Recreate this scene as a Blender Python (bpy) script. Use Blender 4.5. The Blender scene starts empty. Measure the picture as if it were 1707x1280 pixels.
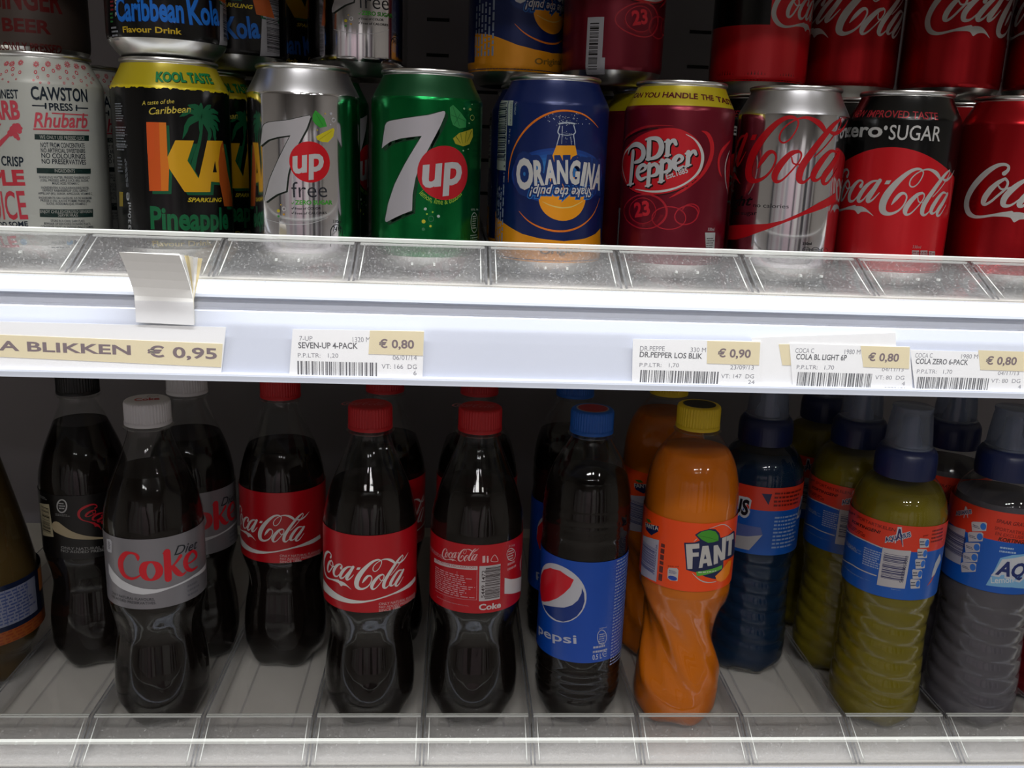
import bpy, bmesh, math, random
from mathutils import Vector, Matrix, geometry
C = bpy.context.scene
COL = C.collection
random.seed(7)
MM = 0.001

# ------------------------------------------------------------------ camera, world, light, exposure
cam_data = bpy.data.cameras.new('camera')
cam = bpy.data.objects.new('camera', cam_data)
COL.objects.link(cam)
C.camera = cam
cam_data.sensor_fit = 'HORIZONTAL'
cam_data.sensor_width = 36.0
cam_data.lens = 36.0 * 1524.93 / 1707.0
cam_data.clip_start = 0.02
cam_data.clip_end = 50
PITCH, YAW, ROLL = 0.2399, 0.0658, 0.0378
fw = Vector((math.sin(YAW) * math.cos(PITCH), math.cos(YAW) * math.cos(PITCH), -math.sin(PITCH)))
rt = Vector((math.cos(YAW), -math.sin(YAW), 0))
up = rt.cross(fw)
rt2 = rt * math.cos(ROLL) + up * math.sin(ROLL)
up2 = -rt * math.sin(ROLL) + up * math.cos(ROLL)
cam.matrix_world = Matrix(((rt2.x, up2.x, -fw.x, 0), (rt2.y, up2.y, -fw.y, 0), (rt2.z, up2.z, -fw.z, 0), (0, 0, 0, 1)))

world = bpy.data.worlds.new('world')
C.world = world
world.use_nodes = True
world.node_tree.nodes['Background'].inputs[0].default_value = (0.9, 0.95, 1.0, 1)
world.node_tree.nodes['Background'].inputs[1].default_value = 0.02

def area_light(name, loc, target, sx, sy, power, col=(1, 1, 1)):
    d = bpy.data.lights.new(name, 'AREA')
    d.shape = 'RECTANGLE'
    d.size, d.size_y = sx, sy
    d.energy = power
    d.color = col
    o = bpy.data.objects.new(name, d)
    COL.objects.link(o)
    o.location = loc
    o.rotation_euler = (Vector(target) - Vector(loc)).to_track_quat('-Z', 'Y').to_euler()
    return o

CEIL = 1.45
# lamp tube under the cooler's canopy, washing down the shelf fronts
area_light('canopy_lamp', (0.05, 0.222, 0.80), (0.05, 0.47, -0.10), 2.0, 0.07, 34.0, (0.99, 1.0, 0.98))
# the store's ceiling fittings (lamps sit just under their housings built below)
FITTINGS = [(x, y) for y in (-0.95, -2.1, -3.1) for x in (-0.45, -0.15, 0.35, 1.5)]
for i, (x, y) in enumerate(FITTINGS):
    area_light('ceiling_lamp', (x, y, CEIL - 0.075), (x, y, -1), 0.18, 0.18, (4.8, 7.6, 2.0)[i // 4], (1.0, 0.98, 0.96))

C.view_settings.view_transform = 'Standard'
C.view_settings.look = 'None'
C.view_settings.gamma = 1.0
C.view_settings.use_curve_mapping = False
C.view_settings.exposure = 0.27
C.render.film_transparent = False
C.cycles.use_denoising = True
C.cycles.max_bounces = 10
C.cycles.transparent_max_bounces = 24
C.cycles.caustics_reflective = False
C.cycles.caustics_refractive = False
C.cycles.sample_clamp_indirect = 4.0

# ------------------------------------------------------------------ materials
def lin(c):
    return c / 12.92 if c <= 0.04045 else ((c + 0.055) / 1.055) ** 2.4

def rgb(h):
    return tuple(lin(int(h[i:i + 2], 16) / 255) for i in (0, 2, 4)) + (1,)

MATS = {}
def mat(name, hexcol, rough=0.4, metal=0.0, spec=0.5, coat=0.0, noise=0.0, nscale=60.0, emit=None, bump=0.0, bscale=200.0, stretch=(1, 1, 1)):
    if name in MATS:
        return MATS[name]
    m = bpy.data.materials.new(name)
    m.use_nodes = True
    nt = m.node_tree
    b = nt.nodes['Principled BSDF']
    b.inputs['Base Color'].default_value = rgb(hexcol)
    b.inputs['Roughness'].default_value = rough
    b.inputs['Metallic'].default_value = metal
    b.inputs['Specular IOR Level'].default_value = spec
    b.inputs['Coat Weight'].default_value = coat
    b.inputs['Coat Roughness'].default_value = 0.06
    tc = nt.nodes.new('ShaderNodeTexCoord')
    mp = nt.nodes.new('ShaderNodeMapping')
    mp.inputs['Scale'].default_value = stretch
    nt.links.new(tc.outputs['Object'], mp.inputs['Vector'])
    if noise > 0:
        n = nt.nodes.new('ShaderNodeTexNoise')
        n.inputs['Scale'].default_value = nscale
        n.inputs['Detail'].default_value = 4
        nt.links.new(mp.outputs[0], n.inputs['Vector'])
        mx = nt.nodes.new('ShaderNodeMix')
        mx.data_type = 'RGBA'
        mx.inputs['A'].default_value = tuple(c * (1 - noise) for c in rgb(hexcol)[:3]) + (1,)
        mx.inputs['B'].default_value = tuple(min(1, c * (1 + noise)) for c in rgb(hexcol)[:3]) + (1,)
        nt.links.new(n.outputs['Fac'], mx.inputs['Factor'])
        nt.links.new(mx.outputs['Result'], b.inputs['Base Color'])
    if bump > 0:
        n2 = nt.nodes.new('ShaderNodeTexNoise')
        n2.inputs['Scale'].default_value = bscale
        nt.links.new(mp.outputs[0], n2.inputs['Vector'])
        bp = nt.nodes.new('ShaderNodeBump')
        bp.inputs['Strength'].default_value = bump
        bp.inputs['Distance'].default_value = 0.001
        nt.links.new(n2.outputs['Fac'], bp.inputs['Height'])
        nt.links.new(bp.outputs[0], b.inputs['Normal'])
    if emit:
        b.inputs['Emission Color'].default_value = rgb(hexcol)
        b.inputs['Emission Strength'].default_value = emit
    MATS[name] = m
    return m

def clear_mat(name, tint, haze_col, haze, gloss=1.0, rough=0.04, speck=0.0, ior=1.45):
    """thin clear plastic: straight-through light, a fresnel sheen, a little surface haze and dust"""
    if name in MATS:
        return MATS[name]
    m = bpy.data.materials.new(name)
    m.use_nodes = True
    nt = m.node_tree
    nt.nodes.clear()
    N, L = nt.nodes.new, nt.links.new
    out = N('ShaderNodeOutputMaterial')
    tr = N('ShaderNodeBsdfTransparent'); tr.inputs[0].default_value = rgb(tint)
    gl = N('ShaderNodeBsdfGlossy'); gl.inputs['Roughness'].default_value = rough
    gl.inputs['Color'].default_value = (gloss, gloss, gloss, 1)
    df = N('ShaderNodeBsdfDiffuse'); df.inputs[0].default_value = rgb(haze_col)
    fr = N('ShaderNodeFresnel')
    geo = N('ShaderNodeNewGeometry')                      # the node inverts the index on back faces; undo that for a thin sheet
    ix = N('ShaderNodeMapRange'); ix.inputs['To Min'].default_value = ior; ix.inputs['To Max'].default_value = 1 / ior
    L(geo.outputs['Backfacing'], ix.inputs['Value']); L(ix.outputs[0], fr.inputs['IOR'])
    m1 = N('ShaderNodeMixShader'); m2 = N('ShaderNodeMixShader')
    L(tr.outputs[0], m1.inputs[1]); L(df.outputs[0], m1.inputs[2])
    if speck > 0:
        tc = N('ShaderNodeTexCoord')
        n1 = N('ShaderNodeTexNoise'); n1.inputs['Scale'].default_value = 900; n1.inputs['Detail'].default_value = 2
        n2 = N('ShaderNodeTexNoise'); n2.inputs['Scale'].default_value = 45; n2.inputs['Detail'].default_value = 5
        L(tc.outputs['Object'], n1.inputs['Vector']); L(tc.outputs['Object'], n2.inputs['Vector'])
        r1 = N('ShaderNodeMapRange'); r1.inputs['From Min'].default_value = 0.62; r1.inputs['From Max'].default_value = 0.75
        r1.inputs['To Min'].default_value = 0; r1.inputs['To Max'].default_value = speck
        L(n1.outputs['Fac'], r1.inputs['Value'])
        r2 = N('ShaderNodeMapRange'); r2.inputs['From Min'].default_value = 0.3; r2.inputs['From Max'].default_value = 0.75
        r2.inputs['To Min'].default_value = haze * 0.6; r2.inputs['To Max'].default_value = haze * 1.5
        L(n2.outputs['Fac'], r2.inputs['Value'])
        ad = N('ShaderNodeMath'); ad.operation = 'ADD'; ad.use_clamp = True
        L(r1.outputs[0], ad.inputs[0]); L(r2.outputs[0], ad.inputs[1])
        L(ad.outputs[0], m1.inputs[0])
    else:
        m1.inputs[0].default_value = haze
    L(fr.outputs[0], m2.inputs[0]); L(m1.outputs[0], m2.inputs[1]); L(gl.outputs[0], m2.inputs[2])
    L(m2.outputs[0], out.inputs[0])
    MATS[name] = m
    return m

def drink_mat(name, hexcol, clear, tint, rough=0.15, streak=0.0):
    """a coloured drink: part scatter, part straight-through light"""
    if name in MATS:
        return MATS[name]
    m = bpy.data.materials.new(name)
    m.use_nodes = True
    nt = m.node_tree
    N, L = nt.nodes.new, nt.links.new
    b = nt.nodes['Principled BSDF']
    b.inputs['Base Color'].default_value = rgb(hexcol)
    b.inputs['Roughness'].default_value = rough
    b.inputs['Specular IOR Level'].default_value = 0.06
    out = nt.nodes['Material Output']
    tr = N('ShaderNodeBsdfTransparent'); tr.inputs[0].default_value = rgb(tint)
    mx = N('ShaderNodeMixShader'); mx.inputs[0].default_value = clear
    L(b.outputs[0], mx.inputs[1]); L(tr.outputs[0], mx.inputs[2]); L(mx.outputs[0], out.inputs[0])
    MATS[name] = m
    return m

ALU = mat('brushed_aluminium', 'D2D2D0', 0.28, 1.0)
ALU_BRIGHT = mat('bright_aluminium', 'E8E8EA', 0.13, 1.0)
WHITE_METAL = mat('white_enamel', 'E9EAEC', 0.35, 0, 0.4, noise=0.03, nscale=20)
DECK = mat('shelf_deck_enamel', 'D2CEC4', 0.45, 0, 0.4, noise=0.05, nscale=90)
BACK = mat('back_panel_enamel', '8A868C', 0.5, 0, 0.4, noise=0.06, nscale=12)
SLOT = mat('slot_shadow_black', '070707', 0.8)
CLEAR = clear_mat('clear_acrylic', 'FAFAFB', 'D8D8D8', 0.012, rough=0.05, speck=0.0)
CLEAR_FRONT = clear_mat('dusty_clear_acrylic', 'F8F8F9', 'DCDCDC', 0.035, rough=0.05, speck=0.25)
EDGE = clear_mat('acrylic_edge_glow', 'E4E6E4', 'F2F4F0', 0.42, rough=0.1)  # pale diffuse put on edge faces as painted light-piping glow
EDGE_DIM = clear_mat('acrylic_edge_glow_dim', 'A4A6AC', 'DADCE0', 0.10, rough=0.08)  # weaker, darker version of the same painted edge glow
PET = clear_mat('clear_pet', 'FAFBFA', 'C0C4C4', 0.004, rough=0.02, ior=1.42)
PET_DARK = PET

# ------------------------------------------------------------------ mesh helpers
def link(o, parent=None):
    COL.objects.link(o)
    if parent is not None:
        o.parent = parent
    return o

def mobj(name, verts, faces, mats, parent=None, idx=None, smooth=True, angle=35, uv=None):
    me = bpy.data.meshes.new(name)
    me.from_pydata(verts, [], faces)
    if not isinstance(mats, (list, tuple)):
        mats = [mats]
    for m in mats:
        me.materials.append(m)
    if idx:
        me.polygons.foreach_set('material_index', idx)
    if smooth:
        me.polygons.foreach_set('use_smooth', [True] * len(me.polygons))
        me.set_sharp_from_angle(angle=math.radians(angle))
    me.update()
    return link(bpy.data.objects.new(name, me), parent)

def tag(o, label=None, cat=None, group=None, kind=None):
    if label: o['label'] = label
    if cat: o['category'] = cat
    if group: o['group'] = group
    if kind: o['kind'] = kind
    return o

def empty(name, loc, rz=0.0):
    o = bpy.data.objects.new(name, None)
    o.empty_display_size = 0.01
    COL.objects.link(o)
    o.location = loc
    o.rotation_euler = (0, 0, rz)
    return o

def kids(o):
    return [c for c in KIDS.get(o.name, ())]

def copy_tree(o, parent=None):
    c = o.copy()
    COL.objects.link(c)
    if parent is not None:
        c.parent = parent
        c.matrix_parent_inverse = o.matrix_parent_inverse
    for ch in o.children:
        copy_tree(ch, c)
    return c

class MB:
    """collects boxes and prisms into one mesh with material slots"""
    def __init__(s):
        s.v, s.f, s.i = [], [], []
    def box(s, x0, x1, y0, y1, z0, z1, mi=0):
        b = len(s.v)
        s.v += [(x0, y0, z0), (x1, y0, z0), (x1, y1, z0), (x0, y1, z0), (x0, y0, z1), (x1, y0, z1), (x1, y1, z1), (x0, y1, z1)]
        fs = [(3, 2, 1, 0), (4, 5, 6, 7), (0, 1, 5, 4), (1, 2, 6, 5), (2, 3, 7, 6), (3, 0, 4, 7)]   # bottom top front right back left
        s.f += [tuple(b + k for k in q) for q in fs]
        s.i += list(mi) if isinstance(mi, (list, tuple)) else [mi] * 6
        return s
    def prism_x(s, prof, x0, x1, mi=0, side=0):
        """closed (y,z) outline run along x; mi one slot or one per outline edge"""
        b, n = len(s.v), len(prof)
        s.v += [(x0, y, z) for y, z in prof] + [(x1, y, z) for y, z in prof]
        for k in range(n):
            k2 = (k + 1) % n
            s.f.append((b + k, b + k2, b + n + k2, b + n + k))
            s.i.append(mi[k] if isinstance(mi, (list, tuple)) else mi)
        s.f.append(tuple(b + k for k in range(n))[::-1]); s.i.append(side)
        s.f.append(tuple(b + n + k for k in range(n))); s.i.append(side)
        return s
    def build(s, name, mats, parent=None, smooth=False, bevel=0):
        o = mobj(name, s.v, s.f, mats, parent, s.i, smooth)
        if bevel:
            bm = bmesh.new(); bm.from_mesh(o.data)
            bmesh.ops.recalc_face_normals(bm, faces=bm.faces)
            bmesh.ops.bevel(bm, geom=bm.edges[:], offset=bevel, segments=2, affect='EDGES', profile=0.7)
            bm.to_mesh(o.data); bm.free()
        else:
            bm = bmesh.new(); bm.from_mesh(o.data)
            bmesh.ops.recalc_face_normals(bm, faces=bm.faces)
            bm.to_mesh(o.data); bm.free()
        return o

def interp_profile(prof):
    zs = [p[1] for p in prof]
    def f(z):
        if z <= prof[0][1]: return prof[0][0]
        for a, b in zip(prof, prof[1:]):
            if z <= b[1]:
                t = (z - a[1]) / max(1e-9, b[1] - a[1])
                return a[0] + (b[0] - a[0]) * t
        return prof[-1][0]
    return f

def smooth_profile(pts, step=2.0):
    """catmull-rom through (r,z) points given in mm, sampled about every STEP mm"""
    out = []
    n = len(pts)
    for i in range(n - 1):
        p0, p1, p2, p3 = pts[max(0, i - 1)], pts[i], pts[i + 1], pts[min(n - 1, i + 2)]
        k = max(1, int(math.dist(p1, p2) / step))
        for j in range(k):
            t = j / k
            def cr(a, b, c, d):
                return 0.5 * (2 * b + (c - a) * t + (2 * a - 5 * b + 4 * c - d) * t * t + (3 * b - a - 3 * c + d) * t ** 3)
            out.append((cr(p0[0], p1[0], p2[0], p3[0]), cr(p0[1], p1[1], p2[1], p3[1])))
    out.append(pts[-1])
    return out

def lathe(name, prof, mats, parent=None, seg=72, zmat=None, mod=None, cap0=False, cap1=False, angle=40, smooth=True):
    """revolve (r,z) in mm; zmat(zmid, ring) -> material slot; mod(theta,z,r) -> r"""
    v, f, idx = [], [], []
    n = len(prof)
    for r, z in prof:
        for k in range(seg):
            t = 2 * math.pi * k / seg
            rr = mod(t, z, r) if mod else r
            v.append((rr * math.sin(t) * MM, -rr * math.cos(t) * MM, z * MM))
    for j in range(n - 1):
        zm = 0.5 * (prof[j][1] + prof[j + 1][1])
        mi = zmat(zm, j) if zmat else 0
        for k in range(seg):
            k2 = (k + 1) % seg
            f.append((j * seg + k, j * seg + k2, (j + 1) * seg + k2, (j + 1) * seg + k))
            idx.append(mi)
    if cap0:
        f.append(tuple(range(seg))[::-1]); idx.append(zmat(prof[0][1], 0) if zmat else 0)
    if cap1:
        f.append(tuple((n - 1) * seg + k for k in range(seg))); idx.append(zmat(prof[-1][1], n - 2) if zmat else 0)
    return mobj(name, v, f, mats, parent, idx, smooth, angle)
# ------------------------------------------------------------------ the store around the cooler (behind the photographer)
X0, X1 = -0.95, 1.05
YB = 0.965                       # face of the cooler's back panel
FLOOR_Z = -1.35
tile = mat('grey_floor_tile', '8E8A84', 0.3, 0, 0.5, noise=0.12, nscale=6)
paint = mat('store_wall_paint', 'A9A59E', 0.7, noise=0.05, nscale=3)
ceil_m = mat('ceiling_board', 'B9B7B2', 0.8, noise=0.05, nscale=8)
cooler_grey = mat('cooler_side_grey', '5C5C60', 0.45, noise=0.04, nscale=5)
YW = -5.0
tag(MB().box(-3, 3, YW, 1.1, FLOOR_Z - 0.05, FLOOR_Z).build('floor', tile), kind='structure')
tag(MB().box(-3, 3, YW, 1.1, CEIL, CEIL + 0.05).build('ceiling', ceil_m), kind='structure')
tag(MB().box(-3, 3, YW - 0.05, YW, FLOOR_Z, CEIL).build('wall_front', paint), kind='structure')
tag(MB().box(-3.05, -3, YW, 1.1, FLOOR_Z, CEIL).build('wall_west', paint), kind='structure')
tag(MB().box(3, 3.05, YW, 1.1, FLOOR_Z, CEIL).build('wall_east', paint), kind='structure')
# unseen coloured panels across the aisle, added to streak reflections in the shiny cans
gon = tag(empty('reflection_panels', (0, -2.45, FLOOR_Z)), 'run of unseen coloured panels standing in for store shelving, added for reflections in the cans', 'shelving')
rg = random.Random(11)
xx = -2.95
while xx < 2.6:
    w = rg.uniform(0.12, 0.4)
    c = rg.choice(['E8E6E4', 'DCC8D0', '3A3A40', 'B8B6BC', '55555A', 'D8D2CC', '8A7A80', 'EEECEA', '6A6E78', 'F0EEF0'])
    MB().box(xx, xx + w - 0.012, -0.35, rg.uniform(-0.02, 0.02), 0.0, rg.uniform(1.45, 1.7)).build('streak_panel', mat('streak_tone_' + c, c, 0.6), gon)
    xx += w
tag(MB().box(-3, X0 - 0.04, 1.0, 1.05, FLOOR_Z, CEIL).box(X1 + 0.04, 3, 1.0, 1.05, FLOOR_Z, CEIL).box(X0 - 0.04, X1 + 0.04, 1.02, 1.05, FLOOR_Z, CEIL).build('trim_1', paint), kind='structure')
back = tag(MB().box(X0, X1, YB, YB + 0.03, FLOOR_Z, 1.0).build('wall_back', BACK), kind='structure')
tag(MB().box(X0 - 0.03, X0, 0.42, YB + 0.03, FLOOR_Z, 1.0).build('wall_left', cooler_grey), kind='structure')
tag(MB().box(X1, X1 + 0.03, 0.42, YB + 0.03, FLOOR_Z, 1.0).build('wall_right', cooler_grey), kind='structure')
# hanging slots punched in the back panel, in pairs of columns
sl = None
for c0 in (-0.286, -0.023, 0.240, 0.503):
    for dx in (0.0, 0.050):
        for k in range(8):
            z = 0.1316 + 0.0332 * (2 - k)
            if sl is None:
                sl = MB().box(-0.011, 0.011, -0.0006, 0.001, -0.0016, 0.0016).build('slot', SLOT, back)
                o = sl
            else:
                o = sl.copy(); COL.objects.link(o); o.parent = back
            o.location = (c0 + dx, YB, z)

for i, (x, y) in enumerate(FITTINGS):
    f = tag(empty('ceiling_light', (x, y, CEIL - 0.05)), 'white ceiling light, %s from the left in the row %s' % (('first', 'second', 'third', 'last')[i % 4], ('nearest the cooler', 'over the middle of the aisle', 'beyond the added reflection panels')[i // 4]), 'light', 'ceiling lights over the aisle')
    MB().box(-0.13, 0.13, -0.13, 0.13, 0, 0.05).build('housing', WHITE_METAL, f)

# ------------------------------------------------------------------ shelves
def shelf(name, yf, z, label, rail=True, ydeck=0.96):
    """deck whose lane floor is at z, its front edge at yf"""
    t = tag(empty(name, (0, yf, z)), label, 'shelf')
    d = MB().box(X0 + 0.004, X1 - 0.004, 0.014, ydeck - yf, -0.022, -0.0012).build('deck', DECK, t)
    return t

def price_rail(t, kind=0):
    prof = [(0.014, -0.0012), (0.0015, -0.0058), (0.0, -0.0068), (0.0, -0.0084), (0.0030, -0.0100), (0.0034, -0.0145), (0.0018, -0.0162),
            (0.0008, -0.0300), (-0.0002, -0.0490), (-0.0028, -0.0496), (-0.0030, -0.0505), (-0.0026, -0.0535), (0.0020, -0.0540), (0.0145, -0.0300)]
    r = MB().prism_x(prof, X0 + 0.004, X1 - 0.004).build('price_rail', mat('rail_plastic', 'D0D6E4', 0.28, 0, 0.5, noise=0.02, nscale=30, stretch=(0.3, 1, 40)), t)
    cov = clear_mat('rail_cover_plastic', 'FDFDFE', 'F0F2F8', 0.05, rough=0.15)
    MB().prism_x([(-0.0030, -0.0500), (-0.0022, -0.0110), (-0.0027, -0.0110), (-0.0035, -0.0500)], X0 + 0.004, X1 - 0.004).build('rail_cover', cov, t)
    return r

up_shelf = shelf('display_shelf', 0.488, -0.0675, 'white shelf carrying the soda cans, with a price rail along its front')
price_rail(up_shelf)
lo_shelf = shelf('display_shelf', 0.529, -0.402, 'white shelf carrying the plastic soda bottles, below the price rail')
price_rail(lo_shelf)
top_shelf = tag(MB().box(X0 + 0.004, X1 - 0.004, 0.452, 0.96, 0.17, 0.225).build('display_shelf', DECK), 'shelf above the cans, out of the picture', 'shelf')

# clear fence along each shelf front
def fence(yf, z0, z1, label):
    b = MB()
    b.prism_x([(yf - 0.0015, z0), (yf + 0.0015, z0), (yf + 0.0015, z1 - 0.0004), (yf + 0.0011, z1), (yf - 0.0011, z1), (yf - 0.0015, z1 - 0.0004), (yf - 0.0015, z1 - 0.0022)],
              X0 + 0.006, X1 - 0.006, [1, 0, 2, 2, 2, 2, 0], 2)
    o = b.build('front_fence', [CLEAR_FRONT, EDGE_DIM, EDGE])
    return tag(o, label, 'shelf fence')
fence(0.4990, -0.0712, -0.0432, 'long clear plastic fence standing along the front of the can shelf')
fence(0.5396, -0.4060, -0.3780, 'long clear plastic fence standing along the front of the bottle shelf')

def lane(xc, w, yfoot, ytop, zf, ztop, yback, label, group):
    t = tag(empty('lane_tray', (xc, ytop, zf)), label, 'lane tray', group)
    yf, h, yb = yfoot - ytop, ztop - zf, yback - ytop
    a = w / 2 - 0.0006
    wl = 0.0012
    for s in (-1, 1):
        xa, xb = sorted((s * a, s * (a - wl)))
        MB().prism_x([(yf, -0.001), (0.0, h), (yb, h), (yb, -0.001)], xa, xb, [1, 1, 0, 0]).build('side_wall', [CLEAR, EDGE_DIM], t)
    n = Vector((0, h, -yf)).normalized() * 0.0018     # (x, y, z) normal of the leaning plate
    ny, nz = n.y, n.z
    MB().prism_x([(yf, -0.001), (0, h), (ny, h + nz * 0), (yf + ny, -0.001)], -a + wl, a - wl, [0, 2, 0, 2], 2).build('front_plate', [CLEAR_FRONT, EDGE, EDGE_DIM], t)
    ph = 0.0016                                            # strips added to paint bright glints along the plate's edges
    rb = MB()
    rb.prism_x([(-0.0006, h - 0.0009), (-0.0002, h + 0.0003), (0.0004, h + 0.0003), (0.0002, h - 0.0009)], -a + wl, a - wl)
    rb.prism_x([(ph, h - 0.0002), (ph, h + 0.0004), (ph + 0.0006, h + 0.0004), (ph + 0.0006, h - 0.0002)], -a + wl, a - wl)
    for s in (-1, 1):
        xa, xb = sorted((s * (a - wl - 0.0022), s * (a - wl - 0.0028)))
        rb.prism_x([(yf - 0.0005, 0.0), (-0.0005, h - 0.001), (0.0002, h - 0.001), (yf + 0.0002, 0.0)], xa, xb)
    rb.build('plate_edge_glint', [EDGE], t)
    b = MB().box(-a + wl, a - wl, yf + 0.004, yb, -0.001, 0.0)
    b.build('floor_plate', [CLEAR], t)
    for s in (-1, 1):
        MB().box(s * 0.020 - 0.0008, s * 0.020 + 0.0008, 0.012, yb, -0.0006, 0.00002).build('pusher_track', [CLEAR], t)
    for s in (-1, 1):
        MB().box(s * 0.0062 + 0.001 - 0.0006, s * 0.0062 + 0.001 + 0.0006, yf * 0.55 - 0.0012, yf * 0.55 + 0.001, h * 0.42, h * 0.42 + 0.0014).build('pin_stud', [EDGE], t)
    return t
UP_X = [-0.246 + 0.0755 * i for i in range(-1, 10)]
LO_X = [-0.283 + 0.0763 * i for i in range(-1, 11)]
UP_L = ['the cans left of the frame', 'the floral fruit-juice can', 'the yellow-topped pineapple can', 'the silver lemon-lime can', 'the green lemon-lime can', 'the navy orange-drink can',
        'the burgundy soda can', 'the silver light cola can', 'the black-topped cola can', 'the plain red cola can', 'the cans right of the frame']
LO_L = ['the juice bottle', 'the black-labelled cola bottle', 'the grey-labelled diet cola bottles', 'the set-back red-labelled cola bottle', 'the front red-labelled cola bottle', 'the red bottle showing its nutrition panel',
        'the blue-labelled cola bottle', 'the orange soda bottle', 'the set-back dark blue sports drink', 'the yellow sports drink', 'the clear sports drink', 'the red drink at the frame edge']
UP_W = [0.0755] * 7 + [0.0755, 0.0700, 0.0705, 0.0740, 0.0740]
UP_W = UP_W[1:]
UP_X[7:] = [0.2045, 0.2747, 0.3470, 0.4212]
UP_W[6] = 0.0745
for x, w, l in zip(UP_X, UP_W, UP_L):
    lane(x, w, 0.5045, 0.538, -0.0665, -0.050, 0.93, 'clear plastic lane tray under ' + l, 'clear lane trays on the can shelf')
for x, l in zip(LO_X, LO_L):
    lane(x, 0.0763, 0.5440, 0.575, -0.401, -0.384, 0.93, 'clear plastic lane tray under ' + l, 'clear lane trays on the bottle shelf')
# printed artwork, flat label space in mm: u along the wrap (0 faces the aisle), v up from the base
TEMPLATE = [
 ('c','S',[-21.24,125.33,1.88,-20.41,127.41,0.94,-22.44,128.06,1.1,-25.59,125.58,2.04,-28.05,121.45,2.28,-27.68,118.42,1.88,-25.14,118.17,0.94,-22.52,120.6,0.59,-20.06,124.16,0.43]),
 ('a','S',[-11.82,128.1,0.55,-15.57,127.52,1.18,-19.13,124.37,2.04,-21.78,119.96,2.28,-21.46,118.03,1.57,-19.18,118.93,0.78,-16.03,122.94,0.55,-12.44,127.69,0.47]),
 ('a','S',[-11.74,128.2,1.77,-14.32,123.66,2.28,-16.58,119.49,2.28,-16.5,117.92,1.33,-14.35,118.98,0.78,-11.37,122.51,0.31]),
 ('C','S',[-5.5,116.68,0.31,-3.85,119.44,1.65,-1.75,121.95,1.57,0.14,122.03,0.94,1.01,119.99,0.71,-0.24,116.28,0.71,-2.91,113.47,1.02,-6.36,112.36,1.65,-9.01,113.71,2.9,-9.4,117.23,3.3,-7.89,121.54,3.3,-4.79,126.28,2.82,-0.99,130.45,2.12,2.41,132.99,1.57,5.46,133.63,1.1,7.48,132.35,0.63,7.21,129.81,0.51,5.47,126.7,0.51,3.37,125.24,0.59,1.85,126.1,0.63,2.04,128.66,0.55,4.32,131.39,0.51,7.79,133.18,0.63,10.97,133.29,1.1,14.71,131.57,1.88,17.35,129.05,1.33]),
 ('o','S',[8.21,122.34,1.02,5.87,121.57,1.73,2.8,118.2,2.28,0.97,114.56,2.28,1.47,112.31,1.41,3.57,112.78,0.71,6.66,116.12,0.55,9.01,119.54,0.55,9.24,121.68,0.67,8.01,122.54,0.86]),
 ('o','S',[6.18,120.37,0.43,6.96,118.26,0.55,9.61,117.93,0.55]),
 ('l','S',[23.91,133.08,0.63,20.59,131,1.65,16.92,127.28,2.04,13.07,122.33,2.28,9.89,117.29,2.43,9.11,113.31,2.12,10.44,111.93,1.18,12.48,113.21,0.59,14.45,115.71,0.43]),
 ('l','S',[23.69,133.24,0.51,24.35,131.38,0.55,21.21,127.54,0.47,17.39,123.59,0.47,13.92,120.46,0.39]),
 ('l','S',[19.28,128.86,0.86,21.85,128.27,1.33,25.8,129.76,1.02,29.88,133.02,0.16]),
 ('z','S',[24.35,121.81,0.47,20.67,122.4,1.18,17.41,119.8,2.04,14.45,115.5,2.28,14.21,113.11,1.73,16.12,112.88,0.78,19.28,115.89,0.47,23.81,121.56,0.39]),
 ('z','S',[24.89,121.7,1.73,21.69,117.69,2.28,18.46,114.02,2.28,18.48,111.64,1.41,20.75,112.05,0.71,24.95,116.59,0.31]),
 ('h','P',[-8.72,128.19,-6.54,128.27,-7.44,126.47,-9.59,126.37]),
 ('s','P',[-30.24,113.94,-23.59,115.6,-19.21,115.49,-16.1,113.72,-13.15,111.09,-16.54,112.96,-19.7,112.93,-21.33,111.84,-23.36,113.56,-26.87,113.91]),
 ('k','S',[-31.68,130.15,1.74,-30.79,131.42,1.2,-31.17,132.83,0.96,-33.05,133.53,1.16,-35.57,132.92,1.59,-38.16,130.88,2.12,-40.6,127.84,2.46,-42.6,124.3,2.53,-43.45,120.49,2.53,-42.67,117.4,2.53,-40.54,114.84,2.22,-37.73,113.56,1.49,-35.01,113.4,1.11,-31.32,114.03,0.96,-27.49,114.87,1.11,-23.67,115.47,1.45]),
 ('k','S',[-30.73,128.18,1.01,-32.74,126.58,1.68,-34.58,123.99,2.17,-35.65,121.17,2.29,-35.6,119.06,1.98,-34.57,118.31,1.2,-32.85,119.38,0.96,-30.8,122,0.92,-29.06,124.58,0.92,-29.17,126.87,0.87,-30.63,128.22,1.01]),
 ('k','S',[-32.17,125.55,0.58,-30.75,124.31,0.72,-28.97,124.35,0.72,-27.19,124.97,0.72]),
]
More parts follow.
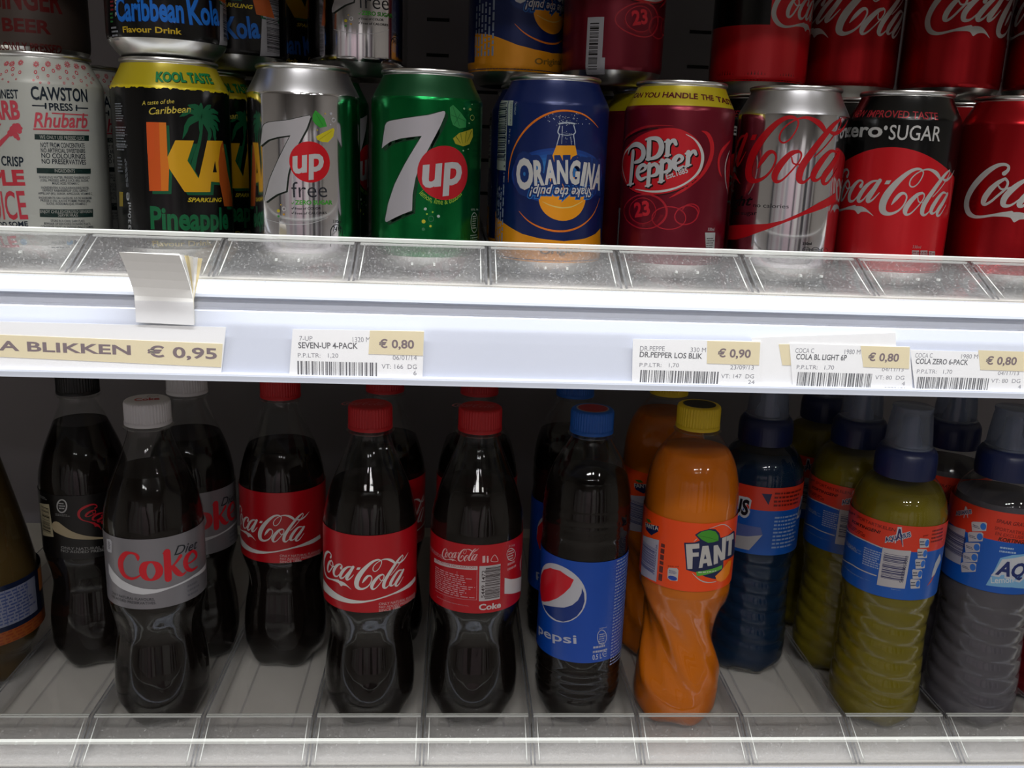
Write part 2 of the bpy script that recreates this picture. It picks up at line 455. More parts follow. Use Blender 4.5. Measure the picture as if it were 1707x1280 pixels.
ART = {
 'cola_red': [
  ('L',1.0,-0.0,0.0,0.0,1.0,0.0,'EDEDEA',2,''),
  ('P',[-50.33,107.87,-40.26,108.18,-31.39,106.72,-23.72,105.08,-16.61,103.93,-9.93,103.52,-3.69,103.71,2.04,104.39,9.85,105.92,18.41,107.23,26.05,108.5,34.1,109.52,41.45,110.11,42.37,106.62,32.6,105.85,24.96,105.91,16.16,105.75,7.86,104.57,0.13,103.03,-6.78,101.69,-13.21,100.75,-20.29,100.52,-28.26,100.61,-37.2,100.92,-50.35,99.53],'EDEDEA',2,0),
  ('T','ONLY NATURAL FLAVOURS.',5.71,99.79,42.04,95.79,1.88,'D8B8B8',2,0.01,0,0),
  ('T','NO ADDED PRESERVATIVES.',5.91,97.43,42.14,93.54,1.65,'D8B8B8',2,0.01,0,0),
  ('T','SINCE 1886.',5.72,94.69,22.68,93.83,1.88,'D8B8B8',2,0.01,0,0),
 ],
 'cola_can_red': [
  ('L',1.4589,0.3103,1.9608,0.0344,1.5783,-134.873,'DCDCD8',2,''),
 ],
 'cola_can_black': [
  ('P',[-49.49,28.63,-49.45,29.68,-49.44,33.95,-49.44,38.2,-49.47,42.38,-49.51,46.48,-49.56,50.47,-49.63,54.32,-49.72,58,-49.82,61.5,-49.93,64.79,-50.06,67.86,-50.2,70.68,-40.04,73.13,-32.71,75.28,-27.29,77.15,-22.63,78.72,-18.37,79.99,-14.37,80.97,-10.53,81.65,-6.81,82.04,-3.15,82.13,0.47,81.92,4.09,81.43,7.73,80.66,11.43,79.6,15.23,78.26,19.18,76.65,23.38,74.78,27.97,72.64,33.32,70.25,40.61,67.6,50.2,64.67,50.07,61.52,49.95,58.2,49.84,54.71,49.74,51.09,49.66,47.34,49.59,43.5,49.53,39.58,49.49,35.6,49.5,34.57],'C8141E',1,0),
  ('T','NEW IMPROVED TASTE',-37.2,99.65,19.68,98.2,4.17,'A02630',2,0.02,0,0),
  ('T','zero',-43.66,87.95,-11.04,87.53,8.63,'EDEDEA',2,0.04,0,0),
  ('T','SUGAR',-7.1,86.37,22.71,86.26,8.35,'EDEDEA',2,0.01,0,0),
  ('E',-9.44,93.05,1.08,1.34,'EDEDEA',2,0),
  ('L',1.2387,-0.0428,11.1301,0.0428,1.2387,-95.6578,'DCDCD8',3,''),
  ('T','330ml',14.69,23.72,20.05,23.57,1.67,'C0A0A0',3,0,0,0),
  ('P',[14.6,22.32,19.12,22.43,20.02,16.79,15.41,16.7],'C8B0B0',2,0),
  ('P',[20.08,22.44,25.24,22.48,26.32,16.81,21,16.81],'C8B0B0',2,0),
  ('P',[26.43,22.19,32.1,21.83,33.5,16.38,27.5,16.8],'C8B0B0',2,0),
  ('M',14.97,21.76,33.09,16.96,5,'802030','x',1,3),
 ],
 'cola_can_silver': [
  ('L',1.7042,-0.064,-1.237,0.064,1.7042,-131.5555,'B8141E',2,''),
  ('P',[-50.16,30.43,-21.16,33.53,-8.58,34.84,0.37,37.37,10.3,42.42,21.21,48.62,35.6,54.69,37.7,49.5,23.47,44.7,12.5,41.17,3.01,36.84,-8.24,31.53,-21.11,26.13,-29.61,23.66,-47.69,22.09],'B8141E',2,0),
  ('T','light',-43.51,42.78,-19.06,45.12,6.09,'17171C',2,0.02,0.35,0),
  ('T','no calories',-18.55,44.21,2.98,44.55,2.38,'23232A',2,0,0,0),
  ('T','no sugar',-35.19,38.4,-15.63,39.58,2.38,'23232A',2,0,0,0),
  ('T','330ml',13.53,23.42,19.47,23.52,1.59,'222228',2,0.02,0,0),
  ('S',[18.68,20.56,0.26,18.5,21.06,0.26,18.09,21.5,0.26,17.51,21.85,0.26,16.81,22.07,0.26,16.07,22.14,0.26,15.35,22.04,0.26,14.74,21.8,0.26,14.27,21.44,0.26,14,20.98,0.26,13.95,20.48,0.26,14.12,19.99,0.26,14.5,19.55,0.26,15.05,19.2,0.26,15.73,18.99,0.26,16.47,18.92,0.26,17.19,19.01,0.26,17.84,19.25,0.26,18.34,19.61,0.26,18.63,20.06,0.26,18.68,20.56,0.26],'303038',2),
  ('S',[25.63,20.42,0.26,25.4,20.92,0.26,24.91,21.38,0.26,24.21,21.74,0.26,23.39,21.97,0.26,22.53,22.05,0.26,21.71,21.98,0.26,21.01,21.75,0.26,20.48,21.39,0.26,20.18,20.94,0.26,20.12,20.44,0.26,20.31,19.94,0.26,20.74,19.49,0.26,21.37,19.13,0.26,22.15,18.9,0.26,23,18.82,0.26,23.85,18.89,0.26,24.62,19.12,0.26,25.21,19.47,0.26,25.56,19.92,0.26,25.63,20.42,0.26],'303038',2),
  ('S',[33.77,20.08,0.26,33.49,20.55,0.26,32.92,20.99,0.26,32.13,21.35,0.26,31.21,21.58,0.26,30.28,21.68,0.26,29.41,21.63,0.26,28.68,21.43,0.26,28.14,21.11,0.26,27.83,20.71,0.26,27.79,20.25,0.26,28,19.78,0.26,28.45,19.36,0.26,29.12,19.01,0.26,29.94,18.78,0.26,30.86,18.68,0.26,31.8,18.72,0.26,32.65,18.91,0.26,33.31,19.22,0.26,33.7,19.62,0.26,33.77,20.08,0.26],'303038',2),
  ('M',14.49,21.3,32.5,19.44,3,'40404a','x',1,2),
 ],
 'pepper_can': [
  ('T','CAN YOU',-41.86,105.31,-14.4,104.7,3.05,'5A0F1C',2,0.05,0,0),
  ('T','HANDLE',-12.23,104.85,10.96,104.28,3.22,'5A0F1C',2,0.05,0,0),
  ('T','THE',13.18,104.15,22.63,103.88,3.22,'5A0F1C',2,0.05,0,0),
  ('T','TASTE?',24.69,103.68,49.91,101.98,3.22,'5A0F1C',2,0.05,0,0),
  ('S',[-50.05,76.36,0.51,-40.34,81.85,1.19,-30.06,85.35,1.53,-21.55,87.81,1.36,-14.6,88.83,1.02,-8.35,89.08,0.68,-2.84,88.88,0.25],'9A1824',1),
  ('S',[-50.1,78.14,0.34,-32.95,83.03,1.36,-21.42,86.33,1.19,-11.75,87.64,0.42],'2A060C',1),
  ('P',[-47,65.23,-41.89,72.18,-31.82,78.15,-21.9,83.19,-12.27,86.17,-2.88,87.18,4.74,85.4,12.01,80.81,16.57,73.63,16.62,66.21,13.04,59.47,5.62,53.82,-4.22,50.07,-15.85,48.91,-27.22,50.64,-37.21,56.27],'2A060C',2,1),
  ('P',[-50.12,65.91,-43.25,72.88,-32.4,78.82,-22.29,83.85,-12.59,86.81,-3.18,87.82,4.43,86.04,11.68,81.45,16.22,74.27,16.27,66.86,12.71,60.13,5.32,54.47,-4.53,50.73,-16.2,49.57,-27.69,51.3,-38.04,56.94],'C01824',3,1),
  ('S',[-34.23,55.77,0.25,-39.57,60.8,0.76,-43.64,65.95,1.02,-41.39,71.58,1.19,-33.8,76.28,0.85,-26.59,78.84,0.34],'EDEDEA',4),
  ('S',[4.38,84.58,0.25,9.44,82.01,0.85,13.67,77.45,1.53,15.7,71.79,1.87,14.54,65.15,1.7,10.07,59.62,1.19,2.75,54.79,1.1,-5.49,52.11,1.27,-14.4,51.35,1.02,-25.18,52.19,0.25],'EDEDEA',4),
  ('S',[13.53,86.8,0.34,17.86,84.96,2.21,21.33,79.39,2.88,21.3,71.98,2.88,17.08,63.58,2.38,10.32,56.73,1.87,3.83,51.92,1.53,-2.21,48.24,0.34],'C01824',2),
  ('S',[-28.14,73.37,3.48,-28.36,63.9,3.65,-28.72,54.34,3.48],'1A0608',5),
  ('S',[-33.23,72.13,1.61,-31.06,75.87,2.63,-25.7,77.59,3.48,-20.91,75.82,3.82,-19.6,71.85,3.82,-21.78,68.46,3.31,-25.92,67.18,2.29],'1A0608',5),
  ('S',[-31.85,53.7,1.61,-25.94,54.8,1.61],'1A0608',5),
  ('S',[-16.39,80.44,3.48,-16.14,75.09,3.65,-16.08,69.62,3.48],'1A0608',5),
  ('S',[-18.78,80.33,1.61,-15.3,81.2,2.46,-10.66,80.64,3.48,-8.45,77.09,3.82,-9.17,72.8,3.65,-12.09,70.23,2.8,-17.42,69.16,1.95],'1A0608',5),
  ('S',[-4.92,79.97,3.14,-4.63,71.96,3.14],'1A0608',5),
  ('S',[-6.64,79.27,1.61,-4.42,80.15,1.78],'1A0608',5),
  ('S',[-4.63,76.22,1.95,-3.36,79.37,2.46,-1.42,80.24,2.97,-0.27,78.32,2.63],'1A0608',5),
  ('S',[-6.04,71.42,1.61,-2.97,72.18,1.61],'1A0608',5),
  ('S',[-22.92,61.19,1.95,-18.51,62.86,1.95,-17.47,64.91,2.8,-19.6,65.84,2.63,-22.47,63.74,3.48,-23.04,60.01,3.65,-20.37,57.58,2.8,-16.58,59.08,1.61],'1A0608',5),
  ('S',[-15.04,66.32,3.14,-15.02,54.27,3.14],'1A0608',5),
  ('S',[-16.72,65.51,1.61,-14.48,66.51,1.78],'1A0608',5),
  ('S',[-14.54,64.84,2.12,-11.89,66.59,2.8,-9.58,64.52,3.31,-10.19,61,2.97,-13.37,59.71,1.95],'1A0608',5),
  ('S',[-16.73,53.68,1.61,-13.16,54.69,1.61],'1A0608',5),
  ('S',[-7.46,68.73,3.14,-7.24,56.96,3.14],'1A0608',5),
  ('S',[-8.96,67.85,1.61,-7.12,68.74,1.78],'1A0608',5),
  ('S',[-7.01,67.43,2.12,-4.59,69.16,2.8,-2.49,67.09,3.31,-3.05,63.44,2.97,-5.92,62.17,1.95],'1A0608',5),
  ('S',[-8.77,56.39,1.61,-5.55,57.36,1.61],'1A0608',5),
  ('S',[-0.38,66.84,1.95,3.16,68.62,1.95,4,70.79,2.63,1.9,71.86,2.63,-0.19,69.81,3.48,-0.52,66.51,3.65,1.5,64.27,2.8,4.72,66.04,1.61],'1A0608',5),
  ('S',[7.28,74.02,3.14,7.37,66.8,3.14],'1A0608',5),
  ('S',[5.66,73.14,1.61,7.62,74.03,1.78],'1A0608',5),
  ('S',[7.71,70.92,1.95,9.02,73.76,2.46,10.69,74.64,2.8,11.81,73.04,2.46],'1A0608',5),
  ('S',[5.91,65.92,1.61,9.25,67.03,1.61],'1A0608',5),
  ('S',[-29.05,73.95,2.88,-29.28,64.47,3.05,-29.66,54.9,2.88],'DCDEE0',6),
  ('S',[-34.4,72.72,1.02,-32.1,76.46,2.04,-26.52,78.17,2.88,-21.61,76.39,3.22,-20.28,72.42,3.22,-22.5,69.03,2.72,-26.75,67.75,1.7],'DCDEE0',6),
  ('S',[-32.94,54.26,1.02,-26.78,55.36,1.02],'DCDEE0',6),
  ('S',[-17.03,81.01,2.88,-16.78,75.65,3.05,-16.71,70.18,2.88],'DCDEE0',6),
  ('S',[-19.44,80.9,1.02,-15.92,81.77,1.87,-11.24,81.2,2.88,-9.02,77.65,3.22,-9.74,73.36,3.05,-12.68,70.79,2.21,-18.07,69.73,1.36],'DCDEE0',6),
  ('S',[-5.47,80.53,2.55,-5.18,72.51,2.55],'DCDEE0',6),
  ('S',[-7.2,79.83,1.02,-4.97,80.7,1.19],'DCDEE0',6),
  ('S',[-5.18,76.78,1.36,-3.9,79.92,1.87,-1.96,80.79,2.38,-0.82,78.88,2.04],'DCDEE0',6),
  ('S',[-6.59,71.97,1.02,-3.51,72.73,1.02],'DCDEE0',6),
  ('S',[-23.68,61.76,1.36,-19.18,63.42,1.36,-18.12,65.47,2.21,-20.29,66.41,2.04,-23.21,64.3,2.88,-23.8,60.57,3.05,-21.07,58.14,2.21,-17.23,59.64,1.02],'DCDEE0',6),
  ('S',[-15.66,66.88,2.55,-15.65,54.83,2.55],'DCDEE0',6),
  ('S',[-17.36,66.08,1.02,-15.1,67.07,1.19],'DCDEE0',6),
  ('S',[-15.16,65.4,1.53,-12.49,67.15,2.21,-10.16,65.08,2.72,-10.78,61.56,2.38,-13.98,60.27,1.36],'DCDEE0',6),
  ('S',[-17.38,54.25,1.02,-13.77,55.25,1.02],'DCDEE0',6),
  ('S',[-8.02,69.29,2.55,-7.81,57.52,2.55],'DCDEE0',6),
  ('S',[-9.53,68.41,1.02,-7.68,69.3,1.19],'DCDEE0',6),
  ('S',[-7.57,67.98,1.53,-5.14,69.72,2.21,-3.04,67.65,2.72,-3.6,64,2.38,-6.48,62.73,1.36],'DCDEE0',6),
  ('S',[-9.35,56.95,1.02,-6.11,57.92,1.02],'DCDEE0',6),
  ('S',[-0.92,67.4,1.36,2.62,69.17,1.36,3.45,71.34,2.04,1.36,72.41,2.04,-0.73,70.37,2.88,-1.06,67.06,3.05,0.95,64.83,2.21,4.17,66.6,1.02],'DCDEE0',6),
  ('S',[6.72,74.57,2.55,6.81,67.36,2.55],'DCDEE0',6),
  ('S',[5.1,73.69,1.02,7.06,74.58,1.19],'DCDEE0',6),
  ('S',[7.15,71.48,1.36,8.46,74.31,1.87,10.12,75.19,2.21,11.23,73.59,1.87],'DCDEE0',6),
  ('S',[5.36,66.48,1.02,8.68,67.59,1.02],'DCDEE0',6),
  ('T','Est.1885',-4.47,58.82,7.6,63.1,3.22,'DCDEE0',6,0.04,0,0),
  ('S',[-2.88,40.3,0.76,-3.73,43.33,0.76,-5.74,46,0.76,-8.75,48.05,0.76,-12.57,49.27,0.76,-16.99,49.53,0.76,-21.76,48.8,0.76,-26.59,47.11,0.76,-31.02,44.62,0.76,-34.26,41.57,0.76,-35.2,38.33,0.76,-33.38,35.25,0.76,-29.62,32.64,0.76,-24.95,30.72,0.76,-20.07,29.64,0.76,-15.35,29.49,0.76,-11.09,30.29,0.76,-7.51,31.95,0.76,-4.84,34.32,0.76,-3.26,37.2,0.76,-2.88,40.3,0.76],'B01C2C',2),
  ('S',[-4,40.41,0.25,-4.81,43.24,0.25,-6.74,45.72,0.25,-9.65,47.63,0.25,-13.36,48.76,0.25,-17.65,48.99,0.25,-22.29,48.29,0.25,-27,46.7,0.25,-31.33,44.37,0.25,-34.5,41.52,0.25,-35.43,38.49,0.25,-33.67,35.62,0.25,-30,33.2,0.25,-25.46,31.42,0.25,-20.7,30.42,0.25,-16.11,30.3,0.25,-11.96,31.05,0.25,-8.5,32.61,0.25,-5.91,34.83,0.25,-4.37,37.52,0.25,-4,40.41,0.25],'801020',2),
  ('S',[-9.67,40.36,0.51,-10.24,42.63,0.51,-11.56,44.63,0.51,-13.53,46.18,0.51,-16.01,47.1,0.51,-18.85,47.31,0.51,-21.81,46.79,0.51,-24.64,45.56,0.51,-27.01,43.75,0.51,-28.54,41.54,0.51,-28.91,39.16,0.51,-28.03,36.86,0.51,-26.11,34.87,0.51,-23.49,33.37,0.51,-20.54,32.5,0.51,-17.59,32.34,0.51,-14.86,32.9,0.51,-12.57,34.13,0.51,-10.88,35.89,0.51,-9.88,38.04,0.51,-9.67,40.36,0.51],'B01C2C',2),
  ('T','23',-23.8,35.35,-12.74,37.54,8.82,'C82030',3,0.06,0,0),
  ('A','AUTHENTIC BLEND OF 23 FLAVORS',-17.38,39.64,12.51,8.48,190,350,1.36,'A01828',2,0.02),
  ('S',[8.22,36.96,0.68,7.56,38.97,0.68,6.01,40.75,0.68,3.72,42.12,0.68,0.95,42.93,0.68,-2.07,43.12,0.68,-5.07,42.65,0.68,-7.77,41.57,0.68,-9.91,39.99,0.68,-11.24,38.07,0.68,-11.6,36,0.68,-10.93,33.98,0.68,-9.31,32.23,0.68,-6.96,30.9,0.68,-4.12,30.12,0.68,-1.07,29.96,0.68,1.92,30.43,0.68,4.57,31.48,0.68,6.64,33.02,0.68,7.9,34.91,0.68,8.22,36.96,0.68],'B01C2C',2),
  ('S',[15.3,41.2,0.76,14.19,42.58,0.76,12.54,43.57,0.76,10.54,44.08,0.76,8.38,44.05,0.76,6.28,43.49,0.76,4.41,42.45,0.76,2.96,41.04,0.76,2.04,39.39,0.76,1.75,37.67,0.76,2.11,36.05,0.76,3.09,34.68,0.76,4.61,33.7,0.76,6.52,33.21,0.76,8.65,33.24,0.76,10.81,33.79,0.76,12.79,34.82,0.76,14.38,36.21,0.76,15.4,37.85,0.76,15.72,39.57,0.76,15.3,41.2,0.76],'B01C2C',2),
  ('S',[14.99,38.36,0.76,15.87,39.6,0.76,16.23,40.96,0.76,16.02,42.3,0.76,15.28,43.5,0.76,14.1,44.44,0.76,12.61,45,0.76,10.97,45.15,0.76,9.34,44.87,0.76,7.89,44.18,0.76,6.73,43.16,0.76,5.98,41.9,0.76],'B01C2C',2),
  ('S',[-7.22,32.4,1.19,-5.05,34.45,1.19,-3.65,36.85,1.19,-3.12,39.42,1.19,-3.46,42,1.19,-4.67,44.41,1.19,-6.66,46.5,1.19,-9.36,48.12,1.19,-12.63,49.15,1.19],'B01C2C',2),
  ('T','330ml',23.68,29.6,29.3,29.52,1.87,'D8C8CC',2,0.02,0,0),
  ('P',[21.76,28.66,30.62,28.54,31.3,16.32,24.05,16.55],'D0D4D4',2,0),
  ('M',23.45,25.64,30.78,17.66,6,'5A4A50','x',1,3),
  ('S',[39.95,82.59,0.68,31.23,77.28,2.55,27.87,71.36,2.04,29.23,64.72,1.53,32.34,61.25,0.34],'C01824',2),
  ('S',[39.76,76.71,0.42,36.35,71.59,1.02,35.4,65.67,1.02,38.2,58.07,0.85,44.91,51.13,0.34],'EDEDEA',3),
  ('P',[41.49,75.07,38.29,69.94,37.64,63.16,41.11,55.49,50.08,50.18],'A01420',2,0),
 ],
 'orange_can': [
  ('E',6.08,58.23,31.9,16.08,'1A3F8C',0.3,0),
  ('E',5.5,58.23,29.8,14.39,'1C4A98',0.45,0),
  ('E',5.06,58.23,27.79,12.7,'1F57A6',0.6,0),
  ('E',4.64,58.23,25.42,10.83,'2566B2',0.75,0),
  ('E',4.25,58.23,22.55,8.8,'2C74BC',0.9,0),
  ('S',[30.01,86.53,0.26,23.31,90.71,0.69,15.64,93.86,0.87,5.54,94.86,1.04,-3.79,92.63,1.13,-12.47,87.48,1.22,-20.12,79.84,1.13,-25.55,71.28,0.95,-28.4,61.77,0.69,-28.64,53.52,0.26],'E07820',2),
  ('S',[-18.95,37.22,0.26,-12.83,32.18,0.69,-5.28,28.68,0.95,3.65,26.87,1.13,12.77,27.49,1.13,21.93,31,0.95,30.69,37.47,0.69,36.68,46.2,0.26],'E07820',2),
  ('P',[2.18,75.44,13.34,75.87,15.39,69.05,14.37,66.65,0.89,66.17,-0.25,68.49],'EBA022',2,0),
  ('S',[3.55,86.29,0.61,2.68,82.95,0.69,3.62,81.32,0.61,2.92,77.97,0.52,2.35,75.45,0.43],'C6D2E2',2),
  ('S',[11.76,87.05,0.61,13,83.37,0.69,12.06,81.83,0.61,12.73,78.36,0.52,13.15,75.87,0.43],'C6D2E2',2),
  ('S',[3.14,87.51,0.87,7.63,88.28,0.87,12.18,87.9,0.87],'C6D2E2',2),
  ('S',[4.03,81.75,0.43,8,81.33,0.43,12.05,82.08,0.43],'C6D2E2',2),
  ('S',[5.1,86.35,0.35,5.17,76.39,0.26],'C6D2E2',2),
  ('S',[10.28,80.76,0.35,10.99,76.2,0.26],'C6D2E2',2),
  ('E',8,91.05,0.26,0.25,'C6D2E2',2,0),
  ('E',14.46,93.37,0.14,0.3,'C6D2E2',2,0),
  ('E',7.48,86.89,0.23,0.3,'C6D2E2',2,0),
  ('E',11.58,90.51,0.28,0.16,'C6D2E2',2,0),
  ('E',0.41,89.73,0.29,0.27,'C6D2E2',2,0),
  ('E',-0.67,92.72,0.29,0.24,'C6D2E2',2,0),
  ('E',7.22,87.74,0.23,0.27,'C6D2E2',2,0),
  ('E',8.98,87.73,0.29,0.31,'C6D2E2',2,0),
  ('E',-0.08,90.23,0.33,0.3,'C6D2E2',2,0),
  ('E',13.6,93.11,0.17,0.16,'C6D2E2',2,0),
  ('E',13.47,89.61,0.21,0.23,'C6D2E2',2,0),
  ('E',6.24,90.87,0.21,0.24,'C6D2E2',2,0),
  ('E',-2.39,88.59,0.33,0.3,'C6D2E2',2,0),
  ('E',1.83,86.7,0.28,0.16,'C6D2E2',2,0),
  ('E',17.27,87.95,0.29,0.27,'C6D2E2',2,0),
  ('E',-3.16,91.67,0.3,0.24,'C6D2E2',2,0),
  ('E',7.23,87.82,0.35,0.14,'C6D2E2',2,0),
  ('E',9.59,88.28,0.23,0.16,'C6D2E2',2,0),
  ('E',5.14,87.61,0.14,0.25,'C6D2E2',2,0),
  ('E',16.85,93.63,0.33,0.19,'C6D2E2',2,0),
  ('E',19.69,90.73,0.42,0.19,'C6D2E2',2,0),
  ('E',-2.8,92.57,0.26,0.13,'C6D2E2',2,0),
  ('E',9.4,89.52,0.17,0.13,'C6D2E2',2,0),
  ('E',13.12,87.99,0.21,0.32,'C6D2E2',2,0),
  ('E',11.85,90.63,0.26,0.26,'C6D2E2',2,0),
  ('E',4.39,89.41,0.25,0.25,'C6D2E2',2,0),
  ('E',13.76,90.92,0.31,0.18,'C6D2E2',2,0),
  ('E',5.12,91.38,0.34,0.23,'C6D2E2',2,0),
  ('E',6.72,90.69,0.26,0.12,'C6D2E2',2,0),
  ('E',7.33,89.4,0.27,0.13,'C6D2E2',2,0),
  ('E',3.38,88.82,0.2,0.27,'C6D2E2',2,0),
  ('E',3.28,88.42,0.14,0.13,'C6D2E2',2,0),
  ('E',1.27,91.56,0.22,0.24,'C6D2E2',2,0),
  ('E',-4.8,90.91,0.21,0.19,'C6D2E2',2,0),
  ('E',2.55,91.28,0.21,0.28,'C6D2E2',2,0),
  ('E',12.89,93.54,0.27,0.27,'C6D2E2',2,0),
  ('E',6.22,88.11,0.18,0.16,'C6D2E2',2,0),
  ('E',11.18,90.76,0.29,0.14,'C6D2E2',2,0),
  ('E',5.52,87.88,0.23,0.3,'C6D2E2',2,0),
  ('E',11.94,92.56,0.21,0.26,'C6D2E2',2,0),
  ('E',12.02,92.19,0.17,0.24,'C6D2E2',2,0),
  ('E',3.53,92.04,0.3,0.3,'C6D2E2',2,0),
  ('E',9.45,88.23,0.28,0.29,'C6D2E2',2,0),
  ('E',11.6,91.38,0.17,0.19,'C6D2E2',2,0),
  ('E',8.67,91.23,0.23,0.21,'C6D2E2',2,0),
  ('E',3.38,90.59,0.32,0.16,'C6D2E2',2,0),
  ('E',22.15,88.36,0.45,0.21,'C6D2E2',2,0),
  ('E',8.07,87.22,0.34,0.17,'C6D2E2',2,0),
  ('E',7.3,89.08,0.25,0.18,'C6D2E2',2,0),
  ('E',-2.68,90.83,0.18,0.14,'C6D2E2',2,0),
  ('E',3.87,87.97,0.14,0.31,'C6D2E2',2,0),
  ('E',5.24,88.8,0.34,0.3,'C6D2E2',2,0),
  ('E',13.32,93.66,0.32,0.16,'C6D2E2',2,0),
  ('E',3.3,91.31,0.28,0.23,'C6D2E2',2,0),
  ('E',-3.25,89.03,0.2,0.18,'C6D2E2',2,0),
  ('E',14.59,88.11,0.26,0.29,'C6D2E2',2,0),
  ('E',5.4,89.85,0.31,0.16,'C6D2E2',2,0),
  ('E',10.58,88.38,0.34,0.29,'C6D2E2',2,0),
  ('E',7.88,89.34,0.32,0.13,'C6D2E2',2,0),
  ('E',6.86,91.65,0.19,0.23,'C6D2E2',2,0),
  ('E',2.24,88.13,0.13,0.13,'C6D2E2',2,0),
  ('E',10.32,92.76,0.17,0.13,'C6D2E2',2,0),
  ('E',11.19,77.96,0.2,0.19,'C6D2E2',2,0),
  ('E',5.47,80.96,0.19,0.18,'C6D2E2',2,0),
  ('E',6.78,82.73,0.2,0.18,'C6D2E2',2,0),
  ('E',7.16,79.7,0.2,0.19,'C6D2E2',2,0),
  ('E',8.48,82.37,0.2,0.19,'C6D2E2',2,0),
  ('E',6.03,82.57,0.19,0.19,'C6D2E2',2,0),
  ('E',5.72,80.48,0.19,0.18,'C6D2E2',2,0),
  ('E',9.3,82.23,0.2,0.18,'C6D2E2',2,0),
  ('E',5.28,83.91,0.19,0.19,'C6D2E2',2,0),
  ('E',7.28,80.1,0.19,0.19,'C6D2E2',2,0),
  ('E',9.72,82.25,0.2,0.18,'C6D2E2',2,0),
  ('E',9.96,80.04,0.2,0.19,'C6D2E2',2,0),
  ('E',7.52,82.23,0.19,0.18,'C6D2E2',2,0),
  ('E',8.08,79.23,0.19,0.18,'C6D2E2',2,0),
  ('E',7.62,79.29,0.19,0.18,'C6D2E2',2,0),
  ('E',7.64,83.4,0.19,0.19,'C6D2E2',2,0),
  ('E',8.33,79.31,0.2,0.18,'C6D2E2',2,0),
  ('E',5.34,81.66,0.19,0.18,'C6D2E2',2,0),
  ('E',7.74,77.59,0.19,0.19,'C6D2E2',2,0),
  ('E',10.7,82.34,0.2,0.19,'C6D2E2',2,0),
  ('E',10.66,78.52,0.2,0.18,'C6D2E2',2,0),
  ('E',6.52,81.35,0.19,0.18,'C6D2E2',2,0),
  ('E',7.85,45.99,14.6,13.1,'EE9C1C',1.6,0),
  ('S',[-4.34,43.43,0.26,1.2,41.34,0.69,7.44,40.42,0.78,13.91,41.42,0.69,20.41,44.53,0.26],'F4D070',1.9),
  ('T','O',-21.3,49.43,-9.87,50.31,17.88,'16306E',2.5,0.07,0,0.16),
  ('T','R',-9.58,52.2,-3.53,52.8,14.58,'16306E',2.5,0.07,0,0.16),
  ('T','A',-3.54,53.05,3.41,53.57,14.06,'16306E',2.5,0.07,0,0.16),
  ('T','N',3.58,53.75,10.17,54.13,13.54,'16306E',2.5,0.07,0,0.16),
  ('T','G',10.46,53.96,17.25,53.79,13.71,'16306E',2.5,0.07,0,0.16),
  ('T','I',17.79,53.29,20.5,52.91,13.71,'16306E',2.5,0.07,0,0.16),
  ('T','N',21.08,52.48,27.02,51.68,14.41,'16306E',2.5,0.07,0,0.16),
  ('T','A',27.31,51.51,35.64,50.44,14.93,'16306E',2.5,0.07,0,0.16),
  ('T','Shake the pulp!',27.52,52.2,-12.54,51.56,5.38,'2C74BC',2.3,0.03,0.3,0.2),
  ('T','Shake the pulp!',27.52,52.2,-12.54,51.56,5.38,'16306E',2.5,0.03,0.3,0.13),
  ('T','Shake the pulp!',27.52,52.2,-12.54,51.56,5.38,'EDEDEA',3,0.02,0.3,0),
  ('T','O',-21.3,49.43,-9.87,50.31,17.88,'EDEDEA',3.5,0.07,0,0),
  ('T','R',-9.58,52.2,-3.53,52.8,14.58,'EDEDEA',3.5,0.07,0,0),
  ('T','A',-3.54,53.05,3.41,53.57,14.06,'EDEDEA',3.5,0.07,0,0),
  ('T','N',3.58,53.75,10.17,54.13,13.54,'EDEDEA',3.5,0.07,0,0),
  ('T','G',10.46,53.96,17.25,53.79,13.71,'EDEDEA',3.5,0.07,0,0),
  ('T','I',17.79,53.29,20.5,52.91,13.71,'EDEDEA',3.5,0.07,0,0),
  ('T','N',21.08,52.48,27.02,51.68,14.41,'EDEDEA',3.5,0.07,0,0),
  ('T','A',27.31,51.51,35.64,50.44,14.93,'EDEDEA',3.5,0.07,0,0),
  ('P',[-50.02,32.31,-35.76,30.59,-28.65,28.45,-16.45,24.23,-4.99,22.14,9.35,21.06,23.74,22.59,33.78,25.1,40.88,28.17,45.21,12.35,9.92,10.3,-50.06,10.12],'E99A1A',1.2,0),
  ('T','Original',-4.57,12.84,21.02,14.65,3.99,'8C6A28',2,0.05,0,0),
  ('P',[-49.95,101,-32.19,100.08,-31.86,60.19,-49.96,60.36],'C9D6CC',2,0),
  ('B',-49.95,99.1,-33.24,65.11,'y','1B2A4A',5,3,34),
  ('T','3 249760 000081',-32.27,61.31,-32.43,96.31,1.74,'1B2A4A',3,0.01,0,0),
  ('P',[-31.54,100.23,-27.13,99.95,-26.87,85.86,-31.09,86.05],'C9D6CC',2,0),
  ('T','OBCA020C',-27.72,86.54,-27.9,99.13,1.22,'1B2A4A',3,0,0,0),
  ('T','2750/3C',-24.15,91.89,-24.07,99.39,1.39,'AEB9CC',2,0,0,0),
  ('T','08 13 43',-28.77,75.5,-28.13,84,1.39,'AEB9CC',2,0,0,0),
  ('M',-49.97,59.02,-31.77,17.44,6,'9FB0C8','y',1,2),
 ],
 'lime_can_green': [
